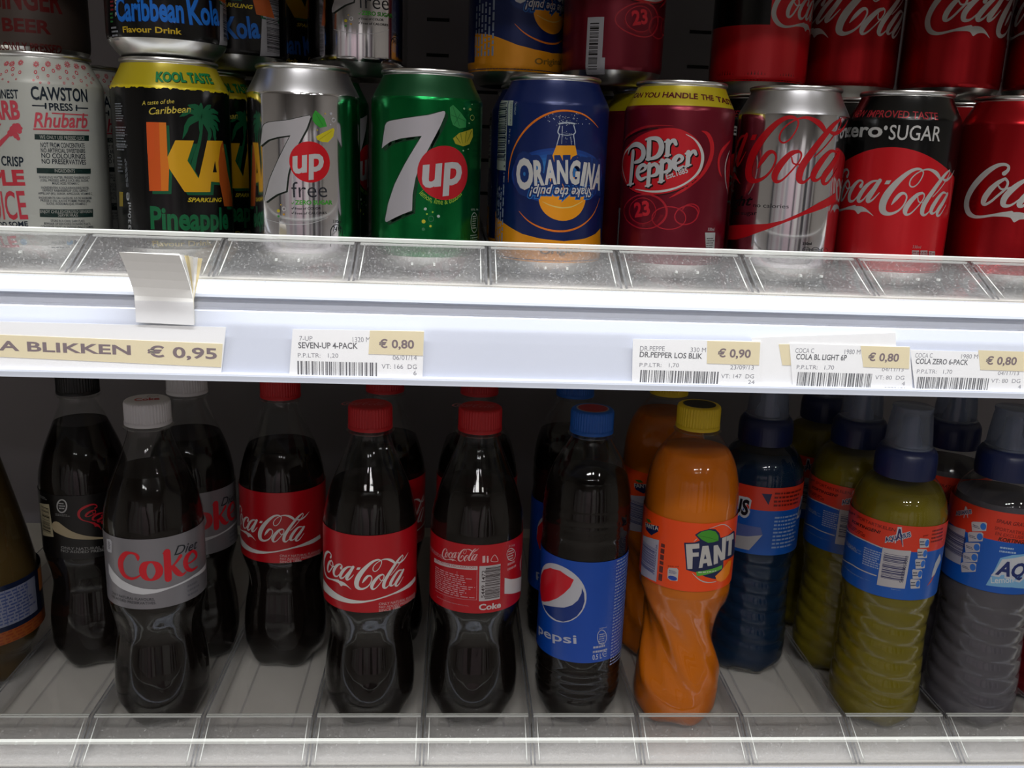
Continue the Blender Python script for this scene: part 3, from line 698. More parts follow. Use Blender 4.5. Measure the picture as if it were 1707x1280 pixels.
  ('P',[-30.48,70.46,-30.23,71.53,-27.54,83.23,-26.13,84.99,-23.87,85.84,0.48,89.74,8.39,92.18,9.51,92.23,9.91,91.22,9.35,89.12,7.07,83.81,0.05,70.29,-4.53,60.97,-6.65,54.52,-8.26,45.18,-8.47,36.18,-14.56,33.7,-25.8,28.55,-26.9,28.92,-27.14,30.01,-24.59,39.32,-19.84,50.41,-13.21,62.07,-3.3,78.18,-8.03,77.53,-15.76,76.4,-22.81,74.49,-28.05,71.92],'0B3A20',1,0),
  ('P',[-28.75,69.56,-28.51,70.63,-26,82.33,-24.66,84.09,-22.5,84.94,1.49,88.89,9.46,91.33,10.59,91.39,10.99,90.38,10.42,88.27,8.12,82.96,1.07,69.41,-3.5,60.09,-5.61,53.64,-7.21,44.29,-7.4,35.28,-13.42,32.82,-24.31,27.7,-25.36,28.07,-25.58,29.16,-23.16,38.46,-18.59,49.53,-12.1,61.19,-2.28,77.32,-6.99,76.66,-14.61,75.52,-21.48,73.6,-26.48,71.03],'0B3A20',1,0),
  ('P',[-27.81,69.01,-27.58,70.08,-25.16,81.77,-23.85,83.53,-21.74,84.39,2.07,88.36,10.07,90.81,11.21,90.87,11.62,89.86,11.05,87.75,8.73,82.43,1.65,68.87,-2.91,59.55,-5.02,53.09,-6.6,43.74,-6.8,34.73,-12.77,32.27,-23.49,27.17,-24.51,27.54,-24.73,28.63,-22.37,37.92,-17.89,48.99,-11.48,60.65,-1.7,76.78,-6.39,76.13,-13.97,74.98,-20.74,73.06,-25.61,70.48],'0B3A20',1,0),
  ('P',[-26.9,68.46,-26.69,69.53,-24.34,81.22,-23.06,82.98,-21,83.84,2.65,87.84,10.69,90.29,11.84,90.35,12.25,89.34,11.67,87.23,9.34,81.9,2.24,68.33,-2.32,59.01,-4.42,52.54,-6,43.19,-6.19,34.18,-12.13,31.73,-22.69,26.63,-23.69,27.01,-23.9,28.09,-21.6,37.38,-17.19,48.44,-10.86,60.1,-1.12,76.25,-5.8,75.59,-13.33,74.44,-20.01,72.51,-24.78,69.93],'0B3A20',1,0),
  ('P',[-29.72,70.11,-29.48,71.19,-26.87,82.88,-25.49,84.64,-23.27,85.49,0.91,89.42,8.85,91.85,9.97,91.91,10.37,90.9,9.81,88.8,7.52,83.49,0.48,69.95,-4.09,60.64,-6.21,54.18,-7.81,44.84,-8.01,35.84,-14.07,33.37,-25.15,28.23,-26.23,28.6,-26.46,29.68,-23.97,38.99,-19.3,50.07,-12.74,61.73,-2.86,77.85,-7.58,77.2,-15.27,76.07,-22.23,74.15,-27.37,71.58],'D6D3DA',2,0),
  ('E',10.81,57.69,16.02,15.29,'B81824',3,0),
  ('T','up',-1.75,48.79,22.92,52.08,18.72,'DADADD',4,0.05,0.18,0),
  ('A','lemon, lime & bubbles',9.29,57.69,17.98,17.85,222,318,3.19,'8FB83C',2,0.01),
  ('E',-0.27,37.07,0.88,0.86,'CFE0D6',2,0),
  ('E',3.93,35.39,0.59,0.57,'8FB83C',2,0),
  ('E',0.64,34.21,0.58,0.58,'8FB83C',2,0),
  ('E',7.4,33.07,0.91,0.88,'CFE0D6',2,0),
  ('E',-1.2,29.87,1.17,1.16,'C6BE30',2,0),
  ('E',2.8,27.3,0.74,0.73,'B8BC38',2,0),
  ('E',-1.28,25.43,0.96,0.95,'3E7A52',2,0),
  ('E',22.76,94.05,0.78,0.56,'8FB88A',2,0),
  ('E',27.73,94.01,1.27,0.77,'8C9A50',2,0),
  ('E',27.22,86.23,0.68,0.43,'8FB88A',2,0),
  ('E',22.93,70.63,0.69,0.5,'8FB88A',2,0),
  ('E',26.88,71.62,0.56,0.36,'8FB88A',2,0),
  ('E',29.38,96.86,0.61,0.35,'8FB88A',2,0),
  ('S',[4.58,31.56,0.44,4.5,32.05,0.44,4.28,32.49,0.44,3.95,32.84,0.44,3.54,33.05,0.44,3.08,33.12,0.44,2.63,33.03,0.44,2.22,32.79,0.44,1.9,32.43,0.44,1.7,31.98,0.44,1.64,31.48,0.44,1.71,30.99,0.44,1.93,30.55,0.44,2.26,30.21,0.44,2.67,29.99,0.44,3.13,29.93,0.44,3.58,30.01,0.44,3.99,30.25,0.44,4.31,30.61,0.44,4.52,31.06,0.44,4.58,31.56,0.44],'2E6A44',2),
  ('S',[31.94,89.53,0.44,31.82,89.96,0.44,31.51,90.34,0.44,31.04,90.63,0.44,30.48,90.8,0.44,29.89,90.83,0.44,29.31,90.73,0.44,28.81,90.5,0.44,28.43,90.16,0.44,28.19,89.76,0.44,28.12,89.31,0.44,28.23,88.88,0.44,28.5,88.5,0.44,28.91,88.21,0.44,29.43,88.04,0.44,30.02,88,0.44,30.61,88.1,0.44,31.15,88.34,0.44,31.59,88.67,0.44,31.86,89.09,0.44,31.94,89.53,0.44],'8C9A50',2),
  ('P',[15.41,77.21,19.61,80.42,30.62,83.34,31.1,78.93,27.91,74.52,22.65,73.04,17.16,74.25],'A8A02C',2,0),
  ('S',[20.7,74.6,0.29,17.48,78.35,0.58],'5A6A1C',3),
  ('S',[22.11,74.66,0.29,20.54,80.04,0.58],'5A6A1C',3),
  ('S',[24.08,75.09,0.29,24.9,81.16,0.58],'5A6A1C',3),
  ('S',[25.83,75.87,0.29,29.4,82.07,0.58],'5A6A1C',3),
  ('P',[13,94.15,14.96,95.65,20.19,91.8,24.66,87.85,24.5,83.75,19.54,82.95,15.23,84.55,13.52,88.64],'2F8A4A',2,0),
  ('S',[14.99,94.61,0.36,19.51,84.07,0.36],'1C6A38',3),
  ('S',[13.89,90.05,0.36,24.17,87.12,0.36],'1C6A38',3),
  ('S',[20.2,91.45,0.36,16.04,84.94,0.36],'1C6A38',3),
  ('S',[41.14,28.68,0.51,40.61,30.54,0.51,39.51,32.24,0.51,38.1,33.61,0.51,36.59,34.5,0.51,35.12,34.84,0.51,33.81,34.6,0.51,32.74,33.81,0.51,31.97,32.54,0.51,31.52,30.93,0.51,31.43,29.13,0.51,31.7,27.32,0.51,32.31,25.66,0.51,33.24,24.32,0.51,34.44,23.42,0.51,35.85,23.05,0.51,37.37,23.26,0.51,38.86,24.01,0.51,40.14,25.25,0.51,40.97,26.85,0.51,41.14,28.68,0.51],'B8C8BC',2),
  ('M',33.12,33.19,38.49,25.03,6,'B8C8BC','x',1,2),
  ('T','330ml',24.86,12.01,38.01,11.46,3.05,'9AB8A4',2,0,0,0),
  ('T','0% RI',31.09,36.23,41.55,35.87,1.16,'B8C8BC',2,0,0,0),
  ('M',31.21,22.01,43.22,16.28,4,'9AB8A4','x',1,2),
 ],
 'lime_can_silver': [
  ('P',[-27.97,69.18,-25.72,79.68,-24.18,81.29,-21.36,82.3,-8.76,83.87,1.1,86.46,2.85,86.88,3.46,86.09,0.98,79.45,-3.34,71.68,-7.81,61.08,-9.78,53.99,-11.1,44.76,-16.61,42.74,-24.61,37.99,-25.4,38.38,-25.42,40.53,-21.51,50.7,-16.11,60.77,-7.86,75.65,-15.75,74.36,-21.68,72.81],'1C2A22',1,0),
  ('P',[-26.91,68.57,-24.75,79.07,-23.25,80.68,-20.5,81.7,-8.06,83.27,1.78,85.87,3.54,86.3,4.16,85.51,1.67,78.86,-2.65,71.08,-7.1,60.47,-9.06,53.39,-10.37,44.15,-15.81,42.14,-23.65,37.39,-24.42,37.78,-24.44,39.94,-20.63,50.1,-15.33,60.17,-7.16,75.06,-14.98,73.76,-20.81,72.21],'1C2A22',1,0),
  ('P',[-26.29,68.24,-24.17,78.73,-22.7,80.35,-19.99,81.36,-7.64,82.95,2.2,85.55,3.95,85.98,4.57,85.19,2.09,78.53,-2.24,70.75,-6.68,60.14,-8.63,53.05,-9.93,43.81,-15.34,41.8,-23.08,37.06,-23.84,37.45,-23.86,39.61,-20.11,49.77,-14.87,59.84,-6.74,74.73,-14.52,73.43,-20.29,71.88],'1C2A22',1,0),
  ('P',[-27.54,68.91,-25.33,79.41,-23.8,81.02,-21.02,82.03,-8.48,83.6,1.37,86.2,3.12,86.62,3.74,85.83,1.26,79.19,-3.06,71.41,-7.52,60.81,-9.49,53.72,-10.81,44.48,-16.29,42.47,-24.22,37.72,-25.01,38.11,-25.03,40.26,-21.16,50.43,-15.8,60.51,-7.58,75.39,-15.44,74.09,-21.33,72.54],'D2D0D4',2,0),
  ('E',2.99,61.04,11.6,11.43,'C81420',3,0),
  ('T','up',-6.22,54.12,11.56,56.8,14.1,'E4E2E2',4,0.05,0.18,0),
  ('T','free',-7.57,40.98,12.77,41.61,8.77,'2E3038',2,-0.01,0,0),
  ('T','ZERO SUGAR',-5.84,36.98,16.02,37.36,2.52,'3FA62E',2,0.05,0,0),
  ('T','Free of COLOR',-5.9,34.05,8.94,34.59,1.37,'25252B',2,0.02,0,0),
  ('T','Free of CALORIES',-5.95,31.39,12.42,31.92,1.37,'25252B',2,0.02,0,0),
  ('S',[-7.71,37.91,0.29,-7.21,37.36,0.36,-6.39,38.68,0.22],'3FA62E',2),
  ('S',[-7.77,34.98,0.29,-7.27,34.43,0.36,-6.44,35.75,0.22],'25252B',2),
  ('S',[-7.82,32.33,0.29,-7.32,31.77,0.36,-6.5,33.09,0.22],'25252B',2),
  ('P',[4.88,86.92,6.34,89.6,9.19,87.49,11.54,85.2,13.02,81.12,9.1,80.1,6.23,82.03,4.7,84.16],'3CA63C',2,0),
  ('P',[6.49,75.27,10.54,77.53,16.84,80.48,17.83,79.62,16.95,75.73,13.53,72.36,9.73,72.48,7.19,73.56],'D4C828',2,0),
  ('S',[6.32,88.36,0.22,10.59,81.35,0.22],'2A7A2A',3),
  ('S',[8.28,73.61,0.22,16,78.83,0.22],'9A9418',3),
  ('E',15.54,88.19,0.88,0.76,'D8D8E0',2,0),
  ('E',12.03,87.99,0.61,0.55,'C8B070',2,0),
  ('E',15.23,82.28,0.48,0.41,'D8D8E0',2,0),
  ('E',7.26,78.77,0.5,0.48,'B8B050',2,0),
  ('E',-15.74,33.06,1.05,0.94,'D0C030',2,0),
  ('E',-12.48,31.2,0.69,0.65,'D0A040',2,0),
  ('E',-15.82,29.96,0.73,0.65,'50A050',2,0),
  ('E',-14.06,36.51,0.47,0.43,'D0B050',2,0),
  ('S',[18.31,84.88,0.43,18.26,85.2,0.43,18.09,85.48,0.43,17.83,85.69,0.43,17.51,85.82,0.43,17.14,85.86,0.43,16.79,85.78,0.43,16.46,85.62,0.43,16.21,85.37,0.43,16.04,85.07,0.43,15.98,84.75,0.43,16.04,84.43,0.43,16.19,84.15,0.43,16.44,83.93,0.43,16.76,83.8,0.43,17.12,83.77,0.43,17.48,83.84,0.43,17.81,84,0.43,18.08,84.25,0.43,18.25,84.55,0.43,18.31,84.88,0.43],'E0E0E6',2),
  ('S',[-11.19,34.34,0.43,-11.23,34.67,0.43,-11.38,34.97,0.43,-11.6,35.19,0.43,-11.9,35.33,0.43,-12.23,35.37,0.43,-12.56,35.31,0.43,-12.86,35.14,0.43,-13.11,34.89,0.43,-13.27,34.58,0.43,-13.33,34.25,0.43,-13.29,33.92,0.43,-13.14,33.63,0.43,-12.9,33.4,0.43,-12.61,33.26,0.43,-12.28,33.22,0.43,-11.95,33.29,0.43,-11.64,33.45,0.43,-11.4,33.7,0.43,-11.25,34.01,0.43,-11.19,34.34,0.43],'F0F0F0',2),
  ('S',[-23.8,27.7,0.22,-14.32,26.07,0.29,-5.34,25.73,0.36,3.27,26.65,0.29,13.02,29.96,0.22],'F4F4F6',2),
  ('S',[22.87,21.32,0.43,22.66,22.65,0.43,22.04,23.87,0.43,21.08,24.85,0.43,19.9,25.49,0.43,18.63,25.72,0.43,17.39,25.54,0.43,16.3,24.96,0.43,15.44,24.03,0.43,14.89,22.85,0.43,14.69,21.54,0.43],'30383A',2),
  ('T','330ml',16.24,26.79,21.95,26.67,1.73,'30383A',2,0,0,0),
  ('T','74 kJ',16.18,21.88,21.71,21.73,2.88,'30383A',2,0,0,0),
  ('S',[14.69,21.54,0.43,14.59,13.07,0.43],'30383A',2),
  ('S',[22.87,21.32,0.43,22.79,12.76,0.43],'30383A',2),
 ],
 'pineapple_can': [
  ('T','KOOL TASTE',-7.63,100.93,28.76,102.25,5.57,'1A2A10',2,0.07,0,0),
  ('T','KOOL TASTE',-7.94,101.24,28.23,102.54,5.57,'1E8A50',3,0.07,0,0),
  ('T','A taste of the',-15.84,88.34,1.8,90.26,2.26,'D0BC4C',2,0.01,0.3,0),
  ('T','Caribbean',-11.88,83.44,10.62,85.87,3.66,'D8C24C',2,0.02,0.3,0),
  ('S',[15.97,75.77,1.57,14.55,69.74,1.92,11.9,61.95,2.44,9.75,53.99,3.13],'12603C',2),
  ('S',[16.37,84.1,2.96,9.95,86.42,2.61,6.98,84.78,2.09,4.08,83.16,0.26],'12603C',2),
  ('S',[6.98,84.78,1.39,6.24,83.24,0.26],'12603C',2),
  ('S',[16.37,84.1,2.96,8.77,79.64,2.61,6.96,75.43,2.09,5.17,71.22,0.26],'12603C',2),
  ('S',[6.96,75.43,1.39,6.85,73.91,0.26],'12603C',2),
  ('S',[16.37,84.1,2.96,12.7,88.68,2.61,10.73,89.18,2.09,8.81,89.68,0.26],'12603C',2),
  ('S',[10.73,89.18,1.39,10.46,87.66,0.26],'12603C',2),
  ('S',[16.37,84.1,2.96,16.39,88.49,2.61,16.46,89.97,2.09,16.53,91.44,0.26],'12603C',2),
  ('S',[16.46,89.97,1.39,17.26,88.5,0.26],'12603C',2),
  ('S',[16.37,84.1,2.96,20.41,88.75,2.61,21.8,89.69,2.09,23.24,90.63,0.26],'12603C',2),
  ('S',[21.8,89.69,1.39,23.43,88.26,0.26],'12603C',2),
  ('S',[16.37,84.1,2.96,23.63,87.25,2.61,26.14,86.98,2.09,28.91,86.71,0.26],'12603C',2),
  ('S',[26.14,86.98,1.39,28.63,85.58,0.26],'12603C',2),
  ('S',[16.37,84.1,2.96,25.84,83.96,2.61,27.84,82.78,2.09,30.02,81.59,0.26],'12603C',2),
  ('S',[27.84,82.78,1.39,30.15,81.34,0.26],'12603C',2),
  ('S',[16.37,84.1,2.96,25.65,80.51,2.61,26.93,78.42,2.09,28.27,76.31,0.26],'12603C',2),
  ('S',[26.93,78.42,1.39,28.79,76.94,0.26],'12603C',2),
  ('S',[16.37,84.1,2.96,24.29,77.87,2.61,24.96,73.58,2.09,25.64,69.27,0.26],'12603C',2),
  ('S',[24.96,73.58,1.39,26.46,72.08,0.26],'12603C',2),
  ('S',[16.37,84.1,2.96,21.37,76.02,2.61,20.88,71.87,2.09,20.41,67.72,0.26],'12603C',2),
  ('S',[20.88,71.87,1.39,21.65,70.35,0.26],'12603C',2),
  ('S',[16.37,84.1,2.96,10.62,82.26,2.61,8.45,80.05,2.09,6.32,77.84,0.26],'12603C',2),
  ('S',[8.45,80.05,1.39,8.12,78.52,0.26],'12603C',2),
  ('S',[16.37,84.1,2.96,15.94,79.17,2.61,15.8,76.19,2.09,15.66,73.2,0.26],'12603C',2),
  ('S',[15.8,76.19,1.39,16.6,74.69,0.26],'12603C',2),
  ('S',[16.37,84.1,2.96,14.5,88.37,2.61,13.46,89.48,2.09,12.43,90.58,0.26],'12603C',2),
  ('S',[13.46,89.48,1.39,13.66,87.98,0.26],'12603C',2),
  ('P',[-12.2,77.87,-1.63,78.05,-1.73,59.37,-1.22,53,-2.24,40.52,-12.61,40.19],'0E5A38',1,0),
  ('P',[-1.73,59.37,2.81,68.59,13.12,68.83,8.87,57.57,14.93,47.75,21.56,69.14,35.62,69.36,36.37,66.01,30.4,45.51,23.18,46.02,22.3,40.09,6.52,40.08,-1.22,53],'0E5A38',1,0),
  ('P',[35.62,69.36,41.42,51.65,50.09,30.59,34.53,31.39,30.4,45.51,29.93,57.08,32.59,65.95],'0E5A38',1,0),
  ('P',[-13.86,79.47,-3.18,79.65,-3.29,61.01,-2.78,54.65,-3.81,42.2,-14.31,41.84],'D85A1C',3,0),
  ('P',[-6.87,79.57,-3.18,79.65,-3.29,61.01,-2.78,54.65,-3.81,42.2,-7.58,42.09],'E07A1E',3.2,0),
  ('P',[-3.29,61.01,1.25,70.21,11.4,70.47,7.23,59.24,13.14,49.47,19.51,70.79,32.11,71.04,32.72,67.71,27.63,47.32,21.02,47.78,20.18,41.88,4.9,41.8,-2.78,54.65],'DFA81E',3.4,0),
  ('P',[32.11,71.04,36.35,53.51,45.21,32.7,31.17,33.34,27.63,47.32,27.23,58.82,29.57,67.64],'BC5A22',3.6,0),
  ('P',[24.5,59.66,22.51,53.06,25.61,53.08],'0B0B0B',3.8,0),
  ('P',[-13.86,79.47,-9.37,79.55,-10.38,61.17,-13.38,57.67,-14.24,62.71],'DE5A20',3.3,0),
  ('T','SPARKLING',6.34,36.25,29.06,36.02,2.44,'D0B828',2,0.05,0.25,0),
  ('T','Pineapple',-14.24,19.87,36.19,19.08,13.06,'1A2A1C',2,0.05,0,0),
  ('T','Pineapple',-14.67,20.38,34.79,19.72,13.06,'14693F',3,0.05,0,0),
  ('T','Flavour Drink',-14.32,10.7,19.96,11.1,3.13,'B09A3C',2,0.04,0,0),
  ('T','330ml',-28.19,19.44,-27.21,34.59,2.61,'C8CCD0',2,0.03,0,0),
  ('T','e',-28.28,35.58,-28.1,40.37,4,'C8CCD0',2,0.01,0,0),
  ('M',-36.9,89.59,-28.88,79.12,8,'9AA0A8','x',1,2),
  ('M',-38.09,76.96,-27.55,63.13,9,'9AA0A8','x',2,2),
  ('M',-30.5,63.05,-28.34,43.39,3,'9AA0A8','y',3,2),
  ('M',-38.66,60.28,-32.41,50.99,5,'80868E','x',4,2),
  ('P',[-38.83,40.28,-34.01,40.25,-35.06,32.05,-39.85,31.93],'A08A28',2,0),
  ('S',[-38.46,72.11,0.26,-26.73,72.27,0.26],'9AA0A8',2),
  ('S',[-39.52,66.28,0.26,-27,66.53,0.26],'9AA0A8',2),
 ],
 'floral_can': [
  ('T','CAWSTON',-5.77,88.95,25.15,89.64,7.14,'202C3A',2,0.04,0,0),
  ('T','PRESS',2.79,83.67,15.25,84.16,4.03,'202C3A',2,0.04,0,0),
  ('S',[-5.44,85.93,0.64,1.33,86.04,0.64],'202C3A',2),
  ('S',[1.09,87.25,0.92,0.99,84.8,0.92],'202C3A',2),
  ('S',[17.03,85.97,0.64,24.83,86.28,0.64],'202C3A',2),
  ('S',[17.53,87.25,0.92,17.33,84.74,0.92],'202C3A',2),
  ('T','Rhubarb',-5.78,74.2,24.06,75.36,8.05,'D2505E',2,0.03,0.3,0),
  ('S',[-5.85,73.32,0.82,7.22,73.58,0.82,24.42,74,0.82],'D2505E',2),
  ('S',[4.09,82.34,0.64,13.15,82.34,0.64,24.48,82.46,0.64],'D2505E',2),
  ('P',[-5.65,70.69,7.87,70.84,24.28,71.26,24,68.13,7.65,67.89,-5.79,67.77],'1C3430',2,0),
  ('T','WE ONLY USE PRESSED JUICE',-3.13,68.14,20.96,68.49,2.01,'C4C8C2',3,0.01,0,0),
  ('T','NOT FROM CONCENTRATE',-3.06,63.62,20.8,64.1,2.65,'202C3A',2,0.02,0,0),
  ('T','NO ARTIFICIAL SWEETENERS',-3.11,60.86,20.89,61.26,2.29,'202C3A',2,0.02,0,0),
  ('T','NO COLOURINGS',-3.08,57.92,20.72,57.95,2.65,'202C3A',2,0.02,0,0),
  ('T','NO PRESERVATIVES',-3.16,54.78,20.88,54.73,2.65,'202C3A',2,0.02,0,0),
  ('P',[-6,52.36,7.37,52.38,23.89,52.53,23.63,49.65,7.16,49.47,-6.15,49.39],'1C3430',2,0),
  ('T','INGREDIENTS',2.96,50.1,13.65,50.03,1.92,'C4C8C2',3,0.01,0,0),
  ('T','SPARKLING WATER, PRESSED RHUBARB JUICE',-5.19,46.63,22.68,46.85,1.28,'3A4450',2,0.01,0,0),
  ('T','(12%), PRESSED APPLE JUICE (8%), SUGAR,',-4.73,45.02,21.85,45.17,1.28,'3A4450',2,0.01,0,0),
  ('T','MALIC ACID, VITAMIN C',1.22,43.44,15.44,43.42,1.28,'3A4450',2,0.01,0,0),
  ('T','INGREDIENTEN: KOOLZUURHOUDEND WATER,',-4.54,40.95,21.71,40.97,1.28,'3A4450',2,0.01,0,0),
  ('T','GEPERST RABARBERSAP (12%), GEPERST',-4.08,39.42,20.91,39.39,1.28,'3A4450',2,0.01,0,0),
  ('T','APPELSAP (8%), SUIKER, APPELZUUR, VITAMINE C',-6.3,37.73,23.51,37.66,1.28,'3A4450',2,0.01,0,0),
  ('T','INGREDIENTS: EAU GAZEUSE, JUS DE RHUBARBE',-6.16,35.28,23.05,35.13,1.28,'3A4450',2,0.01,0,0),
  ('T','PRESSE (12%), JUS DE POMME PRESSE (8%),',-5.43,33.74,22.21,33.54,1.28,'3A4450',2,0.01,0,0),
  ('T','SUCRE, ACIDE MALIQUE, VITAMINE C',-2.54,32.06,19.51,31.82,1.28,'3A4450',2,0.01,0,0),
  ('T','STORE IN A COOL DARK PLACE',-1.16,22.51,17.27,22.08,1.28,'3A4450',2,0.01,0,0),
  ('T','BEWAAR OP EEN KOELE DONKERE PLAATS',-4.64,20.91,20.86,20.33,1.28,'3A4450',2,0.01,0,0),
  ('T','CONSERVER DANS UN ENDROIT FRAIS ET SOMBRE',-6.47,19.21,22.77,18.52,1.28,'3A4450',2,0.01,0,0),
  ('P',[-6.26,29.61,7.44,29.55,23.5,29.44,23.1,24.9,7.1,24.92,-6.43,25.21],'1C3430',2,0),
  ('T','ENJOY CHILLED/GEKOELD SERVEREN/',-6,27.42,22.83,27.28,1.65,'C4C8C2',3,0.01,0,0),
  ('T','SERVIR FRAIS',2.85,25.49,13.49,25.38,1.65,'C4C8C2',3,0.01,0,0),
  ('T','FINEST',-24.86,88.96,-12.12,89.17,4.76,'202C3A',2,0.03,0,0),
  ('T','ARB',-29.02,77.38,-12.13,78.05,10.25,'D2505E',2,0.06,0,0),
  ('T','LY',-29.57,71.65,-23.54,71.7,3.84,'D2505E',2,0.04,0,0),
  ('S',[-31.09,61.4,3.66,-25.44,65.12,2.75,-21.27,68.34,2.01,-18.02,71.08,1.65],'D2505E',2),
  ('E',-16.52,72.46,2.42,2.29,'D2505E',2,0),
  ('E',-14.04,74.47,1.79,1.76,'D2505E',2,0),
  ('E',-13.38,71.87,1.42,1.41,'D2505E',2,0),
  ('E',-18.39,70.63,1.93,1.77,'D2505E',2,0),
  ('E',-15.4,69.42,1.65,1.59,'D2505E',2,0),
  ('E',-15.58,74.42,1.65,1.59,'D2505E',2,0),
  ('E',-14.34,67.96,1.08,1.06,'D2505E',2,0),
  ('E',-12.34,73.49,0.88,0.88,'D2505E',2,0),
  ('T','R CRISP',-30.63,52.99,-12.56,52.67,5.31,'202C3A',2,0.03,0,0),
  ('T','PLE',-34.05,41.44,-12.65,42.33,8.79,'CC3E4C',2,0.07,0,0),
  ('T','UICE',-36.59,22.33,-12.63,23.76,15.74,'CC4250',2,0.02,0,0),
  ('T','N ADD SOME',-40.77,17.74,-12.97,19.7,2.93,'202C3A',2,0.04,0,0),
  ('T','RKLE',-50.14,5.17,-20.21,7.54,6.59,'D2505E',2,0.06,0,0),
  ('E',-16.57,10.78,1.92,1.87,'8FB4CC',2,0),
  ('S',[-15.4,10.82,0.37,-15.42,11.17,0.37,-15.55,11.47,0.37,-15.78,11.71,0.37,-16.09,11.86,0.37,-16.43,11.9,0.37,-16.79,11.83,0.37,-17.13,11.66,0.37,-17.41,11.4,0.37,-17.61,11.08,0.37,-17.7,10.73,0.37,-17.67,10.39,0.37,-17.54,10.08,0.37,-17.3,9.85,0.37,-16.99,9.7,0.37,-16.64,9.66,0.37,-16.28,9.73,0.37,-15.95,9.9,0.37,-15.67,10.16,0.37,-15.48,10.48,0.37,-15.4,10.82,0.37],'6E98B8',3),
  ('T','FIND US ON',-1.5,9.96,5.32,9.88,1.37,'50606A',2,0,0,0),
  ('P',[6.49,11.65,7.83,10.67,8.99,11.96,10.03,11.36,9.37,9.68,7.71,8.98,6.34,9.58],'4E94C0',2,0),
  ('P',[10.62,11.91,13.04,11.82,12.84,9.17,10.43,9.27],'50606A',2,0),
  ('M',-1.78,8.37,11.19,7.15,1,'50606A','x',1,2),
  ('S',[-1.58,108.21,0.46,-0.55,108.29,0.46],'D2505E',2),
  ('S',[-1.76,107.74,0.46,-0.97,107.21,0.46],'D2505E',2),
  ('S',[-2.15,107.42,0.46,-1.91,106.49,0.46],'D2505E',2),
  ('S',[-2.62,107.39,0.46,-3.01,106.41,0.46],'D2505E',2),
  ('S',[-2.97,107.65,0.46,-3.85,107.01,0.46],'D2505E',2),
  ('S',[-3.07,108.11,0.46,-4.11,108.04,0.46],'D2505E',2),
  ('S',[-2.89,108.58,0.46,-3.68,109.11,0.46],'D2505E',2),
  ('S',[-2.5,108.9,0.46,-2.74,109.82,0.46],'D2505E',2),
  ('S',[-2.04,108.93,0.46,-1.65,109.9,0.46],'D2505E',2),
  ('S',[-1.69,108.67,0.46,-0.81,109.32,0.46],'D2505E',2),
  ('S',[-1.79,108.2,0.27,-1.81,108.37,0.27,-1.87,108.52,0.27,-1.98,108.64,0.27,-2.12,108.71,0.27,-2.28,108.72,0.27,-2.45,108.68,0.27,-2.61,108.59,0.27,-2.73,108.46,0.27,-2.82,108.3,0.27,-2.86,108.12,0.27,-2.85,107.95,0.27,-2.78,107.8,0.27,-2.68,107.68,0.27,-2.53,107.61,0.27,-2.37,107.59,0.27,-2.2,107.63,0.27,-2.05,107.72,0.27,-1.92,107.86,0.27,-1.83,108.02,0.27,-1.79,108.2,0.27],'D2505E',2),
  ('S',[5.42,108.77,0.46,6.48,108.86,0.46],'D2505E',2),
  ('S',[5.24,108.29,0.46,6.05,107.77,0.46],'D2505E',2),
  ('S',[4.84,107.96,0.46,5.09,107.03,0.46],'D2505E',2),
  ('S',[4.37,107.92,0.46,3.97,106.94,0.46],'D2505E',2),
  ('S',[4.01,108.18,0.46,3.12,107.52,0.46],'D2505E',2),
  ('S',[3.9,108.64,0.46,2.85,108.55,0.46],'D2505E',2),
  ('S',[4.08,109.12,0.46,3.28,109.64,0.46],'D2505E',2),
  ('S',[4.48,109.44,0.46,4.23,110.37,0.46],'D2505E',2),
  ('S',[4.95,109.48,0.46,5.35,110.47,0.46],'D2505E',2),
  ('S',[5.31,109.23,0.46,6.21,109.89,0.46],'D2505E',2),
  ('S',[5.2,108.75,0.27,5.19,108.92,0.27,5.12,109.08,0.27,5.01,109.19,0.27,4.87,109.26,0.27,4.7,109.27,0.27,4.53,109.23,0.27,4.37,109.14,0.27,4.24,109,0.27,4.15,108.84,0.27,4.11,108.66,0.27,4.13,108.48,0.27,4.19,108.33,0.27,4.3,108.22,0.27,4.45,108.15,0.27,4.61,108.13,0.27,4.78,108.18,0.27,4.94,108.27,0.27,5.07,108.41,0.27,5.16,108.57,0.27,5.2,108.75,0.27],'D2505E',2),
  ('S',[11.43,107.58,0.46,12.57,107.69,0.46],'D2505E',2),
  ('S',[11.24,107.1,0.46,12.11,106.58,0.46],'D2505E',2),
  ('S',[10.81,106.77,0.46,11.08,105.83,0.46],'D2505E',2),
  ('S',[10.31,106.72,0.46,9.9,105.72,0.46],'D2505E',2),
  ('S',[9.93,106.98,0.46,9,106.3,0.46],'D2505E',2),
  ('S',[9.81,107.44,0.46,8.72,107.34,0.46],'D2505E',2),
  ('S',[10,107.92,0.46,9.16,108.44,0.46],'D2505E',2),
  ('S',[10.43,108.25,0.46,10.16,109.18,0.46],'D2505E',2),
  ('S',[10.93,108.3,0.46,11.35,109.3,0.46],'D2505E',2),
  ('S',[11.31,108.04,0.46,12.28,108.73,0.46],'D2505E',2),
  ('S',[11.2,107.56,0.27,11.18,107.74,0.27,11.11,107.89,0.27,10.99,108.01,0.27,10.84,108.07,0.27,10.66,108.08,0.27,10.48,108.04,0.27,10.32,107.94,0.27,10.18,107.8,0.27,10.09,107.64,0.27,10.04,107.46,0.27,10.06,107.28,0.27,10.13,107.13,0.27,10.25,107.01,0.27,10.4,106.95,0.27,10.58,106.93,0.27,10.76,106.98,0.27,10.92,107.07,0.27,11.06,107.21,0.27,11.16,107.38,0.27,11.2,107.56,0.27],'D2505E',2),
  ('S',[18.08,109.54,0.46,19.37,109.67,0.46],'D2505E',2),
